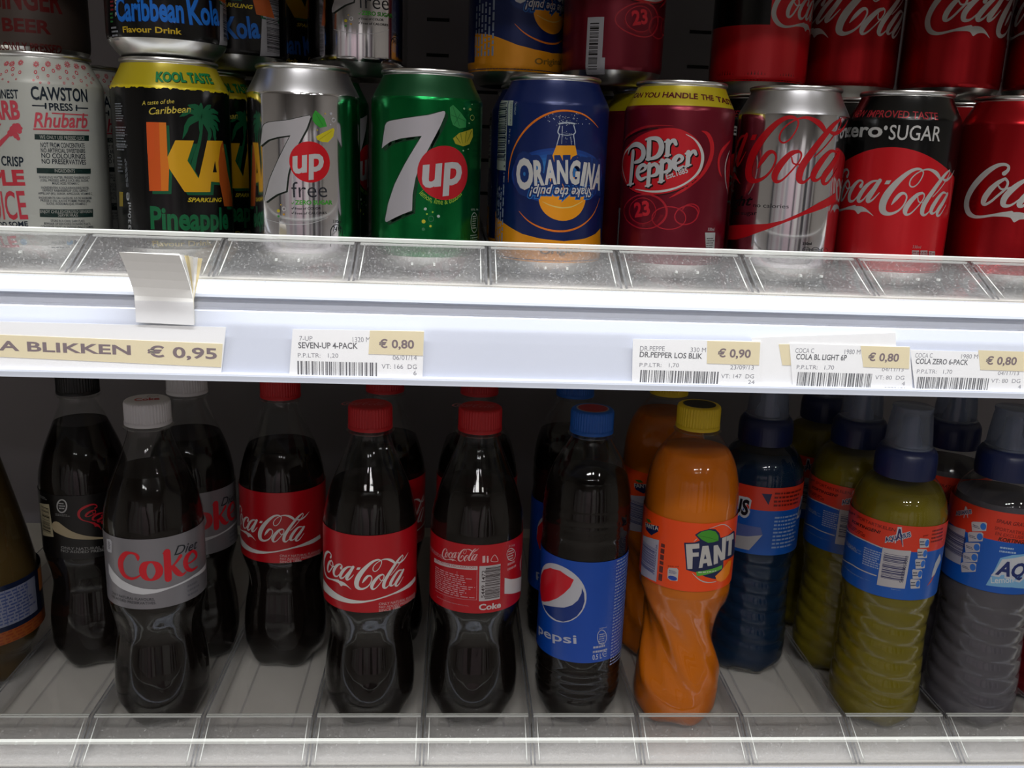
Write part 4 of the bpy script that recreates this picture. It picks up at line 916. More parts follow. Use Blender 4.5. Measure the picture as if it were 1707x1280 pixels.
  ('S',[17.86,109.04,0.46,18.85,108.54,0.46],'D2505E',2),
  ('S',[17.38,108.7,0.46,17.69,107.76,0.46],'D2505E',2),
  ('S',[16.83,108.64,0.46,16.37,107.63,0.46],'D2505E',2),
  ('S',[16.4,108.89,0.46,15.37,108.2,0.46],'D2505E',2),
  ('S',[16.27,109.35,0.46,15.06,109.23,0.46],'D2505E',2),
  ('S',[16.48,109.85,0.46,15.54,110.35,0.46],'D2505E',2),
  ('S',[16.95,110.19,0.46,16.65,111.12,0.46],'D2505E',2),
  ('S',[17.51,110.25,0.46,17.98,111.26,0.46],'D2505E',2),
  ('S',[17.94,110,0.46,19.03,110.71,0.46],'D2505E',2),
  ('S',[17.82,109.51,0.27,17.8,109.69,0.27,17.72,109.84,0.27,17.59,109.95,0.27,17.41,110.02,0.27,17.21,110.02,0.27,17.01,109.98,0.27,16.83,109.88,0.27,16.67,109.73,0.27,16.57,109.56,0.27,16.52,109.38,0.27,16.54,109.2,0.27,16.62,109.05,0.27,16.75,108.94,0.27,16.92,108.87,0.27,17.12,108.86,0.27,17.32,108.91,0.27,17.51,109.01,0.27,17.66,109.16,0.27,17.77,109.33,0.27,17.82,109.51,0.27],'D2505E',2),
  ('S',[24.99,109.18,0.46,26.43,109.33,0.46],'D2505E',2),
  ('S',[24.76,108.72,0.46,25.85,108.28,0.46],'D2505E',2),
  ('S',[24.23,108.4,0.46,24.57,107.54,0.46],'D2505E',2),
  ('S',[23.62,108.34,0.46,23.13,107.4,0.46],'D2505E',2),
  ('S',[23.16,108.56,0.46,22.06,107.9,0.46],'D2505E',2),
  ('S',[23.02,108.98,0.46,21.72,108.85,0.46],'D2505E',2),
  ('S',[23.24,109.44,0.46,22.23,109.89,0.46],'D2505E',2),
  ('S',[23.75,109.76,0.46,23.42,110.62,0.46],'D2505E',2),
  ('S',[24.36,109.82,0.46,24.88,110.77,0.46],'D2505E',2),
  ('S',[24.84,109.6,0.46,26.05,110.28,0.46],'D2505E',2),
  ('S',[24.7,109.15,0.27,24.68,109.31,0.27,24.59,109.45,0.27,24.45,109.56,0.27,24.25,109.61,0.27,24.04,109.62,0.27,23.82,109.57,0.27,23.62,109.47,0.27,23.45,109.34,0.27,23.34,109.18,0.27,23.29,109.01,0.27,23.31,108.85,0.27,23.4,108.71,0.27,23.54,108.61,0.27,23.73,108.55,0.27,23.94,108.55,0.27,24.16,108.59,0.27,24.37,108.69,0.27,24.53,108.82,0.27,24.65,108.98,0.27,24.7,109.15,0.27],'D2505E',2),
  ('S',[-16.05,107.69,0.46,-15.01,107.72,0.46],'D2505E',2),
  ('S',[-16.24,107.26,0.46,-15.44,106.76,0.46],'D2505E',2),
  ('S',[-16.65,106.99,0.46,-16.4,106.14,0.46],'D2505E',2),
  ('S',[-17.13,106.97,0.46,-17.55,106.1,0.46],'D2505E',2),
  ('S',[-17.49,107.22,0.46,-18.43,106.67,0.46],'D2505E',2),
  ('S',[-17.6,107.64,0.46,-18.7,107.61,0.46],'D2505E',2),
  ('S',[-17.41,108.06,0.46,-18.24,108.57,0.46],'D2505E',2),
  ('S',[-17,108.33,0.46,-17.25,109.18,0.46],'D2505E',2),
  ('S',[-16.52,108.35,0.46,-16.11,109.22,0.46],'D2505E',2),
  ('S',[-16.16,108.1,0.46,-15.26,108.66,0.46],'D2505E',2),
  ('S',[-16.27,107.68,0.27,-16.29,107.84,0.27,-16.35,107.98,0.27,-16.46,108.08,0.27,-16.61,108.15,0.27,-16.77,108.17,0.27,-16.95,108.14,0.27,-17.11,108.06,0.27,-17.24,107.95,0.27,-17.34,107.8,0.27,-17.38,107.64,0.27,-17.37,107.49,0.27,-17.3,107.35,0.27,-17.19,107.24,0.27,-17.04,107.17,0.27,-16.87,107.15,0.27,-16.7,107.18,0.27,-16.54,107.26,0.27,-16.41,107.38,0.27,-16.32,107.52,0.27,-16.27,107.68,0.27],'D2505E',2),
  ('S',[-10.75,108.59,0.46,-9.78,108.64,0.46],'D2505E',2),
  ('S',[-10.92,108.16,0.46,-10.18,107.67,0.46],'D2505E',2),
  ('S',[-11.3,107.88,0.46,-11.07,107.04,0.46],'D2505E',2),
  ('S',[-11.75,107.86,0.46,-12.13,106.99,0.46],'D2505E',2),
  ('S',[-12.08,108.1,0.46,-12.94,107.54,0.46],'D2505E',2),
  ('S',[-12.18,108.52,0.46,-13.19,108.47,0.46],'D2505E',2),
  ('S',[-12.01,108.95,0.46,-12.77,109.44,0.46],'D2505E',2),
  ('S',[-11.63,109.22,0.46,-11.86,110.07,0.46],'D2505E',2),
  ('S',[-11.19,109.24,0.46,-10.81,110.12,0.46],'D2505E',2),
  ('S',[-10.85,109,0.46,-10.02,109.57,0.46],'D2505E',2),
  ('S',[-10.96,108.58,0.27,-10.97,108.73,0.27,-11.03,108.87,0.27,-11.13,108.98,0.27,-11.27,109.05,0.27,-11.42,109.06,0.27,-11.58,109.03,0.27,-11.73,108.95,0.27,-11.85,108.83,0.27,-11.94,108.69,0.27,-11.98,108.53,0.27,-11.97,108.37,0.27,-11.91,108.23,0.27,-11.8,108.12,0.27,-11.67,108.06,0.27,-11.51,108.04,0.27,-11.35,108.07,0.27,-11.2,108.15,0.27,-11.08,108.27,0.27,-10.99,108.42,0.27,-10.96,108.58,0.27],'D2505E',2),
  ('S',[31.69,109.14,0.46,33.44,109.31,0.46],'D2505E',2),
  ('S',[31.41,108.71,0.46,32.73,108.34,0.46],'D2505E',2),
  ('S',[30.79,108.41,0.46,31.2,107.63,0.46],'D2505E',2),
  ('S',[30.09,108.34,0.46,29.52,107.47,0.46],'D2505E',2),
  ('S',[29.56,108.53,0.46,28.31,107.91,0.46],'D2505E',2),
  ('S',[29.4,108.91,0.46,27.94,108.77,0.46],'D2505E',2),
  ('S',[29.65,109.33,0.46,28.5,109.72,0.46],'D2505E',2),
  ('S',[30.23,109.64,0.46,29.85,110.41,0.46],'D2505E',2),
  ('S',[30.94,109.71,0.46,31.55,110.58,0.46],'D2505E',2),
  ('S',[31.51,109.52,0.46,32.96,110.17,0.46],'D2505E',2),
  ('S',[31.35,109.11,0.27,31.32,109.25,0.27,31.22,109.38,0.27,31.04,109.47,0.27,30.82,109.51,0.27,30.57,109.51,0.27,30.31,109.46,0.27,30.08,109.37,0.27,29.89,109.25,0.27,29.76,109.1,0.27,29.71,108.94,0.27,29.73,108.8,0.27,29.83,108.67,0.27,29.99,108.58,0.27,30.21,108.53,0.27,30.46,108.54,0.27,30.71,108.58,0.27,30.95,108.68,0.27,31.15,108.8,0.27,31.29,108.95,0.27,31.35,109.11,0.27],'D2505E',2),
  ('S',[-19.88,107.75,0.46,-18.87,107.77,0.46],'D2505E',2),
  ('S',[-20.07,107.37,0.46,-19.29,106.91,0.46],'D2505E',2),
  ('S',[-20.46,107.13,0.46,-20.23,106.36,0.46],'D2505E',2),
  ('S',[-20.93,107.12,0.46,-21.34,106.34,0.46],'D2505E',2),
  ('S',[-21.29,107.34,0.46,-22.21,106.85,0.46],'D2505E',2),
  ('S',[-21.39,107.72,0.46,-22.47,107.7,0.46],'D2505E',2),
  ('S',[-21.21,108.1,0.46,-22.02,108.56,0.46],'D2505E',2),
  ('S',[-20.8,108.34,0.46,-21.04,109.11,0.46],'D2505E',2),
  ('S',[-20.33,108.35,0.46,-19.94,109.13,0.46],'D2505E',2),
  ('S',[-19.99,108.12,0.46,-19.12,108.62,0.46],'D2505E',2),
  ('S',[-20.1,107.74,0.27,-20.11,107.89,0.27,-20.17,108.01,0.27,-20.28,108.11,0.27,-20.42,108.17,0.27,-20.58,108.19,0.27,-20.75,108.17,0.27,-20.91,108.1,0.27,-21.04,107.99,0.27,-21.13,107.87,0.27,-21.17,107.72,0.27,-21.16,107.58,0.27,-21.1,107.45,0.27,-20.99,107.36,0.27,-20.85,107.29,0.27,-20.68,107.27,0.27,-20.51,107.3,0.27,-20.36,107.37,0.27,-20.23,107.47,0.27,-20.14,107.6,0.27,-20.1,107.74,0.27],'D2505E',2),
  ('S',[2.31,105.85,0.51,2.29,106.15,0.51,2.2,106.41,0.51,2.04,106.61,0.51,1.83,106.73,0.51,1.59,106.76,0.51,1.34,106.69,0.51,1.11,106.54,0.51,0.91,106.31,0.51,0.78,106.03,0.51,0.72,105.73,0.51,0.74,105.43,0.51,0.83,105.17,0.51,0.99,104.97,0.51,1.2,104.85,0.51,1.44,104.82,0.51,1.69,104.89,0.51,1.92,105.04,0.51,2.12,105.27,0.51,2.25,105.55,0.51,2.31,105.85,0.51],'D2505E',2),
  ('S',[7.75,105.26,0.44,7.73,105.52,0.44,7.65,105.74,0.44,7.51,105.91,0.44,7.32,106.02,0.44,7.1,106.04,0.44,6.88,105.98,0.44,6.68,105.84,0.44,6.51,105.65,0.44,6.39,105.41,0.44,6.34,105.14,0.44,6.35,104.89,0.44,6.43,104.67,0.44,6.58,104.49,0.44,6.76,104.39,0.44,6.98,104.37,0.44,7.2,104.43,0.44,7.41,104.56,0.44,7.58,104.76,0.44,7.7,105,0.44,7.75,105.26,0.44],'D2505E',2),
  ('S',[-2.14,103.9,0.44,-2.15,104.15,0.44,-2.23,104.37,0.44,-2.37,104.55,0.44,-2.55,104.65,0.44,-2.76,104.68,0.44,-2.97,104.62,0.44,-3.17,104.49,0.44,-3.33,104.3,0.44,-3.45,104.06,0.44,-3.5,103.81,0.44,-3.49,103.55,0.44,-3.41,103.33,0.44,-3.27,103.16,0.44,-3.09,103.05,0.44,-2.88,103.03,0.44,-2.67,103.08,0.44,-2.47,103.21,0.44,-2.31,103.4,0.44,-2.19,103.64,0.44,-2.14,103.9,0.44],'D2505E',2),
  ('S',[15.73,105.37,0.44,15.71,105.63,0.44,15.62,105.86,0.44,15.46,106.03,0.44,15.24,106.13,0.44,15,106.14,0.44,14.76,106.08,0.44,14.53,105.94,0.44,14.34,105.74,0.44,14.21,105.49,0.44,14.15,105.23,0.44,14.17,104.97,0.44,14.26,104.75,0.44,14.42,104.58,0.44,14.63,104.48,0.44,14.87,104.46,0.44,15.12,104.52,0.44,15.35,104.66,0.44,15.54,104.86,0.44,15.67,105.11,0.44,15.73,105.37,0.44],'D2505E',2),
  ('S',[22.75,105.42,0.48,22.73,105.71,0.48,22.61,105.95,0.48,22.4,106.13,0.48,22.13,106.24,0.48,21.82,106.25,0.48,21.51,106.18,0.48,21.22,106.02,0.48,20.99,105.79,0.48,20.83,105.52,0.48,20.76,105.23,0.48,20.78,104.95,0.48,20.89,104.71,0.48,21.09,104.52,0.48,21.36,104.42,0.48,21.66,104.4,0.48,21.97,104.48,0.48,22.27,104.63,0.48,22.51,104.86,0.48,22.68,105.13,0.48,22.75,105.42,0.48],'D2505E',2),
  ('S',[4.27,102.39,0.37,4.25,102.6,0.37,4.19,102.79,0.37,4.07,102.93,0.37,3.92,103.02,0.37,3.74,103.04,0.37,3.56,102.99,0.37,3.4,102.88,0.37,3.26,102.72,0.37,3.16,102.52,0.37,3.12,102.3,0.37,3.13,102.09,0.37,3.2,101.9,0.37,3.31,101.76,0.37,3.46,101.67,0.37,3.64,101.65,0.37,3.82,101.7,0.37,3.99,101.81,0.37,4.13,101.97,0.37,4.22,102.17,0.37,4.27,102.39,0.37],'D2505E',2),
  ('S',[10.63,101.87,0.37,10.61,102.08,0.37,10.54,102.27,0.37,10.42,102.41,0.37,10.25,102.5,0.37,10.07,102.52,0.37,9.88,102.47,0.37,9.7,102.35,0.37,9.55,102.19,0.37,9.45,101.98,0.37,9.41,101.76,0.37,9.42,101.55,0.37,9.49,101.36,0.37,9.61,101.22,0.37,9.78,101.13,0.37,9.96,101.12,0.37,10.15,101.17,0.37,10.33,101.28,0.37,10.48,101.45,0.37,10.58,101.65,0.37,10.63,101.87,0.37],'D2505E',2),
  ('S',[19.31,102.81,0.37,19.29,103.02,0.37,19.21,103.21,0.37,19.06,103.36,0.37,18.87,103.44,0.37,18.65,103.45,0.37,18.43,103.4,0.37,18.23,103.28,0.37,18.06,103.11,0.37,17.94,102.9,0.37,17.89,102.68,0.37,17.91,102.46,0.37,17.99,102.28,0.37,18.13,102.13,0.37,18.32,102.05,0.37,18.54,102.03,0.37,18.76,102.09,0.37,18.97,102.21,0.37,19.14,102.38,0.37,19.26,102.59,0.37,19.31,102.81,0.37],'D2505E',2),
  ('S',[-1.31,101.12,0.33,-1.33,101.31,0.33,-1.38,101.48,0.33,-1.49,101.61,0.33,-1.62,101.69,0.33,-1.78,101.71,0.33,-1.94,101.67,0.33,-2.09,101.57,0.33,-2.21,101.43,0.33,-2.3,101.25,0.33,-2.34,101.05,0.33,-2.33,100.86,0.33,-2.27,100.7,0.33,-2.16,100.57,0.33,-2.03,100.49,0.33,-1.87,100.47,0.33,-1.71,100.51,0.33,-1.56,100.6,0.33,-1.44,100.75,0.33,-1.35,100.93,0.33,-1.31,101.12,0.33],'D2505E',2),
  ('S',[14.79,101.53,0.29,14.78,101.7,0.29,14.71,101.85,0.29,14.61,101.96,0.29,14.47,102.03,0.29,14.31,102.05,0.29,14.15,102,0.29,14,101.91,0.29,13.87,101.78,0.29,13.79,101.61,0.29,13.75,101.44,0.29,13.76,101.26,0.29,13.82,101.11,0.29,13.93,101,0.29,14.06,100.93,0.29,14.22,100.92,0.29,14.39,100.96,0.29,14.54,101.05,0.29,14.66,101.19,0.29,14.75,101.35,0.29,14.79,101.53,0.29],'D2505E',2),
  ('S',[-3.58,99.43,0.27,-3.58,99.58,0.27,-3.63,99.71,0.27,-3.71,99.81,0.27,-3.81,99.87,0.27,-3.94,99.89,0.27,-4.06,99.86,0.27,-4.18,99.78,0.27,-4.27,99.67,0.27,-4.34,99.53,0.27,-4.37,99.38,0.27,-4.36,99.23,0.27,-4.32,99.1,0.27,-4.24,99,0.27,-4.13,98.94,0.27,-4.01,98.92,0.27,-3.89,98.95,0.27,-3.77,99.03,0.27,-3.67,99.14,0.27,-3.61,99.28,0.27,-3.58,99.43,0.27],'D2505E',2),
  ('S',[-0.27,98.26,0.27,-0.28,98.41,0.27,-0.33,98.55,0.27,-0.41,98.65,0.27,-0.51,98.71,0.27,-0.63,98.72,0.27,-0.76,98.69,0.27,-0.88,98.62,0.27,-0.97,98.5,0.27,-1.04,98.36,0.27,-1.07,98.21,0.27,-1.06,98.06,0.27,-1.01,97.93,0.27,-0.94,97.83,0.27,-0.83,97.77,0.27,-0.71,97.75,0.27,-0.58,97.78,0.27,-0.47,97.86,0.27,-0.37,97.97,0.27,-0.3,98.11,0.27,-0.27,98.26,0.27],'D2505E',2),
  ('S',[4.02,98.48,0.29,4.01,98.65,0.29,3.96,98.8,0.29,3.87,98.92,0.29,3.74,98.99,0.29,3.6,99,0.29,3.46,98.97,0.29,3.33,98.88,0.29,3.22,98.75,0.29,3.14,98.59,0.29,3.1,98.41,0.29,3.11,98.24,0.29,3.17,98.09,0.29,3.26,97.98,0.29,3.38,97.91,0.29,3.52,97.89,0.29,3.67,97.93,0.29,3.8,98.02,0.29,3.91,98.15,0.29,3.99,98.31,0.29,4.02,98.48,0.29],'D2505E',2),
  ('S',[12.05,99.02,0.29,12.04,99.19,0.29,11.98,99.34,0.29,11.88,99.46,0.29,11.74,99.53,0.29,11.59,99.54,0.29,11.44,99.5,0.29,11.29,99.41,0.29,11.17,99.28,0.29,11.09,99.11,0.29,11.05,98.94,0.29,11.06,98.77,0.29,11.12,98.62,0.29,11.22,98.5,0.29,11.35,98.43,0.29,11.51,98.42,0.29,11.66,98.46,0.29,11.81,98.55,0.29,11.93,98.68,0.29,12.01,98.84,0.29,12.05,99.02,0.29],'D2505E',2),
  ('S',[17.02,99.26,0.27,17,99.41,0.27,16.95,99.54,0.27,16.85,99.64,0.27,16.72,99.7,0.27,16.58,99.71,0.27,16.43,99.68,0.27,16.29,99.6,0.27,16.18,99.48,0.27,16.1,99.33,0.27,16.06,99.18,0.27,16.07,99.03,0.27,16.13,98.89,0.27,16.23,98.79,0.27,16.35,98.73,0.27,16.5,98.72,0.27,16.65,98.76,0.27,16.79,98.84,0.27,16.9,98.96,0.27,16.98,99.1,0.27,17.02,99.26,0.27],'D2505E',2),
  ('S',[23.5,101.24,0.37,23.48,101.45,0.37,23.38,101.64,0.37,23.22,101.79,0.37,23.01,101.87,0.37,22.76,101.88,0.37,22.52,101.82,0.37,22.29,101.7,0.37,22.1,101.53,0.37,21.97,101.32,0.37,21.92,101.1,0.37,21.94,100.88,0.37,22.03,100.69,0.37,22.19,100.55,0.37,22.4,100.46,0.37,22.64,100.45,0.37,22.88,100.51,0.37,23.12,100.63,0.37,23.31,100.8,0.37,23.44,101.01,0.37,23.5,101.24,0.37],'D2505E',2),
  ('S',[26.42,98.99,0.27,26.4,99.14,0.27,26.32,99.28,0.27,26.2,99.38,0.27,26.03,99.43,0.27,25.84,99.44,0.27,25.65,99.4,0.27,25.47,99.31,0.27,25.33,99.19,0.27,25.23,99.04,0.27,25.19,98.89,0.27,25.2,98.73,0.27,25.27,98.6,0.27,25.4,98.5,0.27,25.56,98.44,0.27,25.75,98.43,0.27,25.94,98.47,0.27,26.12,98.56,0.27,26.27,98.68,0.27,26.37,98.83,0.27,26.42,98.99,0.27],'D2505E',2),
  ('S',[-14.9,104.92,0.48,-14.92,105.2,0.48,-15.01,105.44,0.48,-15.17,105.63,0.48,-15.39,105.75,0.48,-15.64,105.78,0.48,-15.9,105.73,0.48,-16.14,105.59,0.48,-16.34,105.39,0.48,-16.48,105.14,0.48,-16.55,104.86,0.48,-16.54,104.59,0.48,-16.44,104.35,0.48,-16.28,104.16,0.48,-16.06,104.04,0.48,-15.8,104,0.48,-15.55,104.06,0.48,-15.31,104.19,0.48,-15.11,104.39,0.48,-14.97,104.65,0.48,-14.9,104.92,0.48],'D2505E',2),
  ('S',[-10.67,103.31,0.4,-10.68,103.55,0.4,-10.76,103.75,0.4,-10.89,103.91,0.4,-11.06,104.01,0.4,-11.26,104.04,0.4,-11.47,103.99,0.4,-11.66,103.87,0.4,-11.82,103.7,0.4,-11.93,103.49,0.4,-11.98,103.25,0.4,-11.97,103.02,0.4,-11.9,102.82,0.4,-11.76,102.66,0.4,-11.59,102.56,0.4,-11.39,102.53,0.4,-11.18,102.58,0.4,-10.99,102.69,0.4,-10.83,102.87,0.4,-10.72,103.08,0.4,-10.67,103.31,0.4],'D2505E',2),
  ('S',[-18.57,103.53,0.4,-18.58,103.76,0.4,-18.66,103.97,0.4,-18.81,104.13,0.4,-19,104.23,0.4,-19.23,104.26,0.4,-19.46,104.22,0.4,-19.68,104.11,0.4,-19.87,103.94,0.4,-20,103.72,0.4,-20.06,103.49,0.4,-20.05,103.26,0.4,-19.96,103.05,0.4,-19.81,102.89,0.4,-19.61,102.79,0.4,-19.38,102.76,0.4,-19.15,102.8,0.4,-18.93,102.91,0.4,-18.75,103.08,0.4,-18.62,103.29,0.4,-18.57,103.53,0.4],'D2505E',2),
  ('S',[-14.61,101.78,0.29,-14.62,101.95,0.29,-14.68,102.1,0.29,-14.78,102.21,0.29,-14.91,102.29,0.29,-15.06,102.31,0.29,-15.22,102.28,0.29,-15.37,102.19,0.29,-15.49,102.07,0.29,-15.58,101.91,0.29,-15.62,101.74,0.29,-15.61,101.57,0.29,-15.55,101.42,0.29,-15.45,101.31,0.29,-15.32,101.23,0.29,-15.17,101.21,0.29,-15.01,101.24,0.29,-14.86,101.33,0.29,-14.74,101.45,0.29,-14.65,101.61,0.29,-14.61,101.78,0.29],'D2505E',2),
  ('S',[-12.58,99.47,0.27,-12.59,99.59,0.27,-12.63,99.71,0.27,-12.7,99.8,0.27,-12.8,99.85,0.27,-12.91,99.86,0.27,-13.02,99.84,0.27,-13.13,99.78,0.27,-13.22,99.68,0.27,-13.28,99.57,0.27,-13.31,99.44,0.27,-13.31,99.31,0.27,-13.26,99.2,0.27,-13.19,99.11,0.27,-13.09,99.06,0.27,-12.98,99.04,0.27,-12.87,99.07,0.27,-12.76,99.13,0.27,-12.67,99.22,0.27,-12.61,99.34,0.27,-12.58,99.47,0.27],'D2505E',2),
  ('S',[-16.64,97.86,0.27,-16.65,97.99,0.27,-16.69,98.1,0.27,-16.77,98.19,0.27,-16.87,98.24,0.27,-16.99,98.26,0.27,-17.11,98.23,0.27,-17.23,98.17,0.27,-17.32,98.08,0.27,-17.39,97.96,0.27,-17.42,97.83,0.27,-17.41,97.71,0.27,-17.37,97.59,0.27,-17.29,97.5,0.27,-17.19,97.45,0.27,-17.07,97.43,0.27,-16.95,97.46,0.27,-16.83,97.52,0.27,-16.74,97.61,0.27,-16.67,97.73,0.27,-16.64,97.86,0.27],'D2505E',2),
  ('S',[-21.72,101.75,0.29,-21.73,101.92,0.29,-21.79,102.07,0.29,-21.91,102.19,0.29,-22.06,102.26,0.29,-22.24,102.29,0.29,-22.42,102.26,0.29,-22.59,102.18,0.29,-22.74,102.05,0.29,-22.84,101.9,0.29,-22.89,101.73,0.29,-22.88,101.56,0.29,-22.81,101.41,0.29,-22.69,101.29,0.29,-22.54,101.21,0.29,-22.36,101.19,0.29,-22.18,101.22,0.29,-22.01,101.3,0.29,-21.87,101.42,0.29,-21.77,101.58,0.29,-21.72,101.75,0.29],'D2505E',2),
  ('S',[-20.12,99.22,0.27,-20.13,99.34,0.27,-20.17,99.46,0.27,-20.26,99.54,0.27,-20.37,99.6,0.27,-20.49,99.62,0.27,-20.63,99.59,0.27,-20.75,99.53,0.27,-20.85,99.44,0.27,-20.92,99.32,0.27,-20.96,99.2,0.27,-20.95,99.07,0.27,-20.9,98.96,0.27,-20.82,98.87,0.27,-20.71,98.81,0.27,-20.58,98.79,0.27,-20.45,98.82,0.27,-20.33,98.88,0.27,-20.22,98.97,0.27,-20.15,99.09,0.27,-20.12,99.22,0.27],'D2505E',2),
  ('S',[33.62,105.27,0.37,33.58,105.49,0.37,33.43,105.68,0.37,33.18,105.82,0.37,32.86,105.89,0.37,32.5,105.89,0.37,32.13,105.82,0.37,31.8,105.69,0.37,31.54,105.51,0.37,31.35,105.29,0.37,31.27,105.06,0.37,31.3,104.84,0.37,31.43,104.65,0.37,31.66,104.52,0.37,31.97,104.44,0.37,32.32,104.44,0.37,32.69,104.5,0.37,33.03,104.64,0.37,33.32,104.82,0.37,33.52,105.04,0.37,33.62,105.27,0.37],'D2505E',2),
  ('S',[36.04,103.22,0.33,36.01,103.42,0.33,35.85,103.59,0.33,35.59,103.71,0.33,35.25,103.77,0.33,34.88,103.77,0.33,34.5,103.71,0.33,34.16,103.59,0.33,33.89,103.42,0.33,33.7,103.22,0.33,33.62,103.02,0.33,33.65,102.82,0.33,33.78,102.65,0.33,34.02,102.52,0.33,34.33,102.46,0.33,34.69,102.45,0.33,35.07,102.52,0.33,35.43,102.64,0.33,35.73,102.81,0.33,35.95,103.01,0.33,36.04,103.22,0.33],'D2505E',2),
  ('S',[28.55,103.47,0.29,28.53,103.65,0.29,28.44,103.8,0.29,28.28,103.91,0.29,28.08,103.97,0.29,27.84,103.98,0.29,27.61,103.93,0.29,27.39,103.83,0.29,27.22,103.69,0.29,27.09,103.52,0.29,27.04,103.33,0.29,27.06,103.16,0.29,27.15,103.01,0.29,27.3,102.9,0.29,27.5,102.83,0.29,27.73,102.82,0.29,27.96,102.87,0.29,28.18,102.97,0.29,28.37,103.12,0.29,28.5,103.29,0.29,28.55,103.47,0.29],'D2505E',2),
  ('S',[31.38,100.84,0.27,31.37,101,0.27,31.27,101.13,0.27,31.12,101.23,0.27,30.91,101.28,0.27,30.68,101.29,0.27,30.45,101.24,0.27,30.23,101.15,0.27,30.06,101.03,0.27,29.94,100.88,0.27,29.89,100.72,0.27,29.9,100.56,0.27,29.99,100.43,0.27,30.14,100.33,0.27,30.34,100.27,0.27,30.56,100.27,0.27,30.8,100.31,0.27,31.02,100.4,0.27,31.2,100.53,0.27,31.33,100.68,0.27,31.38,100.84,0.27],'D2505E',2),
 ],
 'cola_diet': [
  ('S',[-11.79,131.76,0.55,-11.75,134.06,2.41,-12.94,136.21,1.97,-16.42,137.14,1.64,-20.59,135.74,3.4,-24.3,130.39,4.38,-24.5,124.56,4.38,-21.75,119.94,3.01,-17.09,118.41,1.97,-13.15,119.68,1.42,-10.61,121.48,0.82],'C01826',3),
  ('S',[-3.56,130.51,1.31,-7.68,128.74,4.27,-9.11,124.26,4.82,-7.83,119.7,3.72,-4.25,117.51,1.42,-0.38,119.52,4.05,1.42,123.33,4.82,0.06,128.06,4.05,-3.56,130.51,1.31],'C01826',3),
  ('S',[6.79,135.94,4.71,6.77,126.36,4.71,6.75,116.65,4.71],'C01826',3),
  ('S',[4.27,135.7,0.77,6.77,135.54,0.99],'C01826',3),
  ('S',[15.83,130.76,2.63,12.5,127.21,1.64,8.86,123.99,1.2],'C01826',3),
  ('S',[10.16,124.35,3.18,13.21,119.35,3.83,16.27,116.88,2.3,19.42,117.83,0.77],'C01826',3),
  ('S',[19.41,123.41,0.99,24.19,123.43,1.1,29.3,125.22,2.08,28.65,128.47,2.41,25.41,130.85,1.97,21.03,128.79,3.5,19.29,124.7,3.94,20.64,119.76,3.18,24.54,117.15,2.08,29.9,117.45,0.99],'C01826',3),
  ('T','Diet',11.39,132.54,30.96,131.33,6.46,'20242E',4,0,0.35,0),
  ('P',[-38.06,124.89,-31.89,120.42,-24.63,116.38,-16.85,113.47,-9.42,111.45,-1.37,110.28,7.32,110.38,15.68,111.44,25.79,112.91,38.13,113.41,50.34,114.33,43.54,109.64,25.68,111.15,15.62,110.27,7.26,109.21,-0.49,107.81,-9.67,107.06,-17.22,107.87,-26.55,110.1,-34.64,113.11,-38.41,117.12],'E4E4E8',2,0),
  ('T','ONLY NATURAL FLAVOURS.',-36.16,103.24,-2.69,102.2,1.86,'34343C',2,0.01,0,0),
  ('T','NO ADDED PRESERVATIVES.',-36.54,100.48,-1.83,99.49,1.86,'34343C',2,0.01,0,0),
  ('P',[-38.14,142.63,-33.33,143.8,-31.67,142.53,-32.6,134.19,-36.76,133.51,-38.96,134.52],'C8C8D0',2,0),
  ('M',-36.72,141.63,-33.06,135.8,5,'50505A','x',1,3),
  ('M',19.84,108.13,31.78,98.07,3,'70707A','x',1,3),
 ],
 'cola_back': [
  ('L',0.3886,-0.0738,-0.0284,0.0738,0.3886,89.6314,'E0B8B8',2,''),
  ('P',[-35.83,127.62,-14.1,129.45,1.16,130.14,1.24,127.35,-14.03,126.67,-35.71,124.46],'D8C8C8',2,0),
  ('T','NUTRITION DECLARATION',-32.63,126.61,0.08,128.38,1.48,'A01828',3,0,0,0),
  ('M',-33.82,122.57,-0.1,105.56,11,'D09098','x',1,2),
  ('S',[0.92,127.18,0.26,1.21,104.87,0.26],'D09098',2),
  ('S',[-13.09,124.77,0.25,-12.62,105.48,0.25],'D09098',2),
  ('S',[-33.17,104,0.25,-12.59,104.6,0.25,1.21,104.87,0.25],'D09098',2),
  ('M',-30.86,100.48,-2.38,99.78,3,'D09098','x',4,2),
  ('P',[2.44,130.14,17.8,130.11,18.27,103.83,2.86,103.79],'C8C4C6',2,0),
  ('B',6.86,128.91,17.84,105,'y','2A1418',8,3,36),
  ('T','5449 1472',6.72,106.43,6.76,126.83,2.47,'2A1418',3,0.01,0,0),
  ('T','Coke',2.89,97.03,19.33,96.74,4.61,'E0D4D4',2,0.05,0,0),
  ('P',[4.32,137.55,6.26,137.8,6.41,132.77,4.47,132.52],'E0B8B8',2,0),
  ('E',7.94,136.82,0.66,0.69,'E0B8B8',2,0),
  ('S',[7.97,135.6,1.32,8.05,132.99,1.32],'E0B8B8',2),
  ('S',[10.38,133.45,0.49,12.98,137.61,0.49,15.66,132.64,0.49,10.38,133.45,0.49],'E0B8B8',2),
  ('S',[32.12,132.96,0.49,31.75,134.52,0.49,30.9,136.09,0.49,29.71,137.51,0.49,28.32,138.61,0.49,26.9,139.28,0.49,25.57,139.45,0.49,24.45,139.13,0.49,23.6,138.36,0.49,23.1,137.23,0.49,22.98,135.85,0.49,23.24,134.37,0.49,23.87,132.93,0.49,24.82,131.64,0.49,26.03,130.63,0.49,27.41,129.97,0.49,28.84,129.73,0.49,30.18,129.92,0.49,31.26,130.56,0.49,31.95,131.6,0.49,32.12,132.96,0.49],'D8C8C8',2),
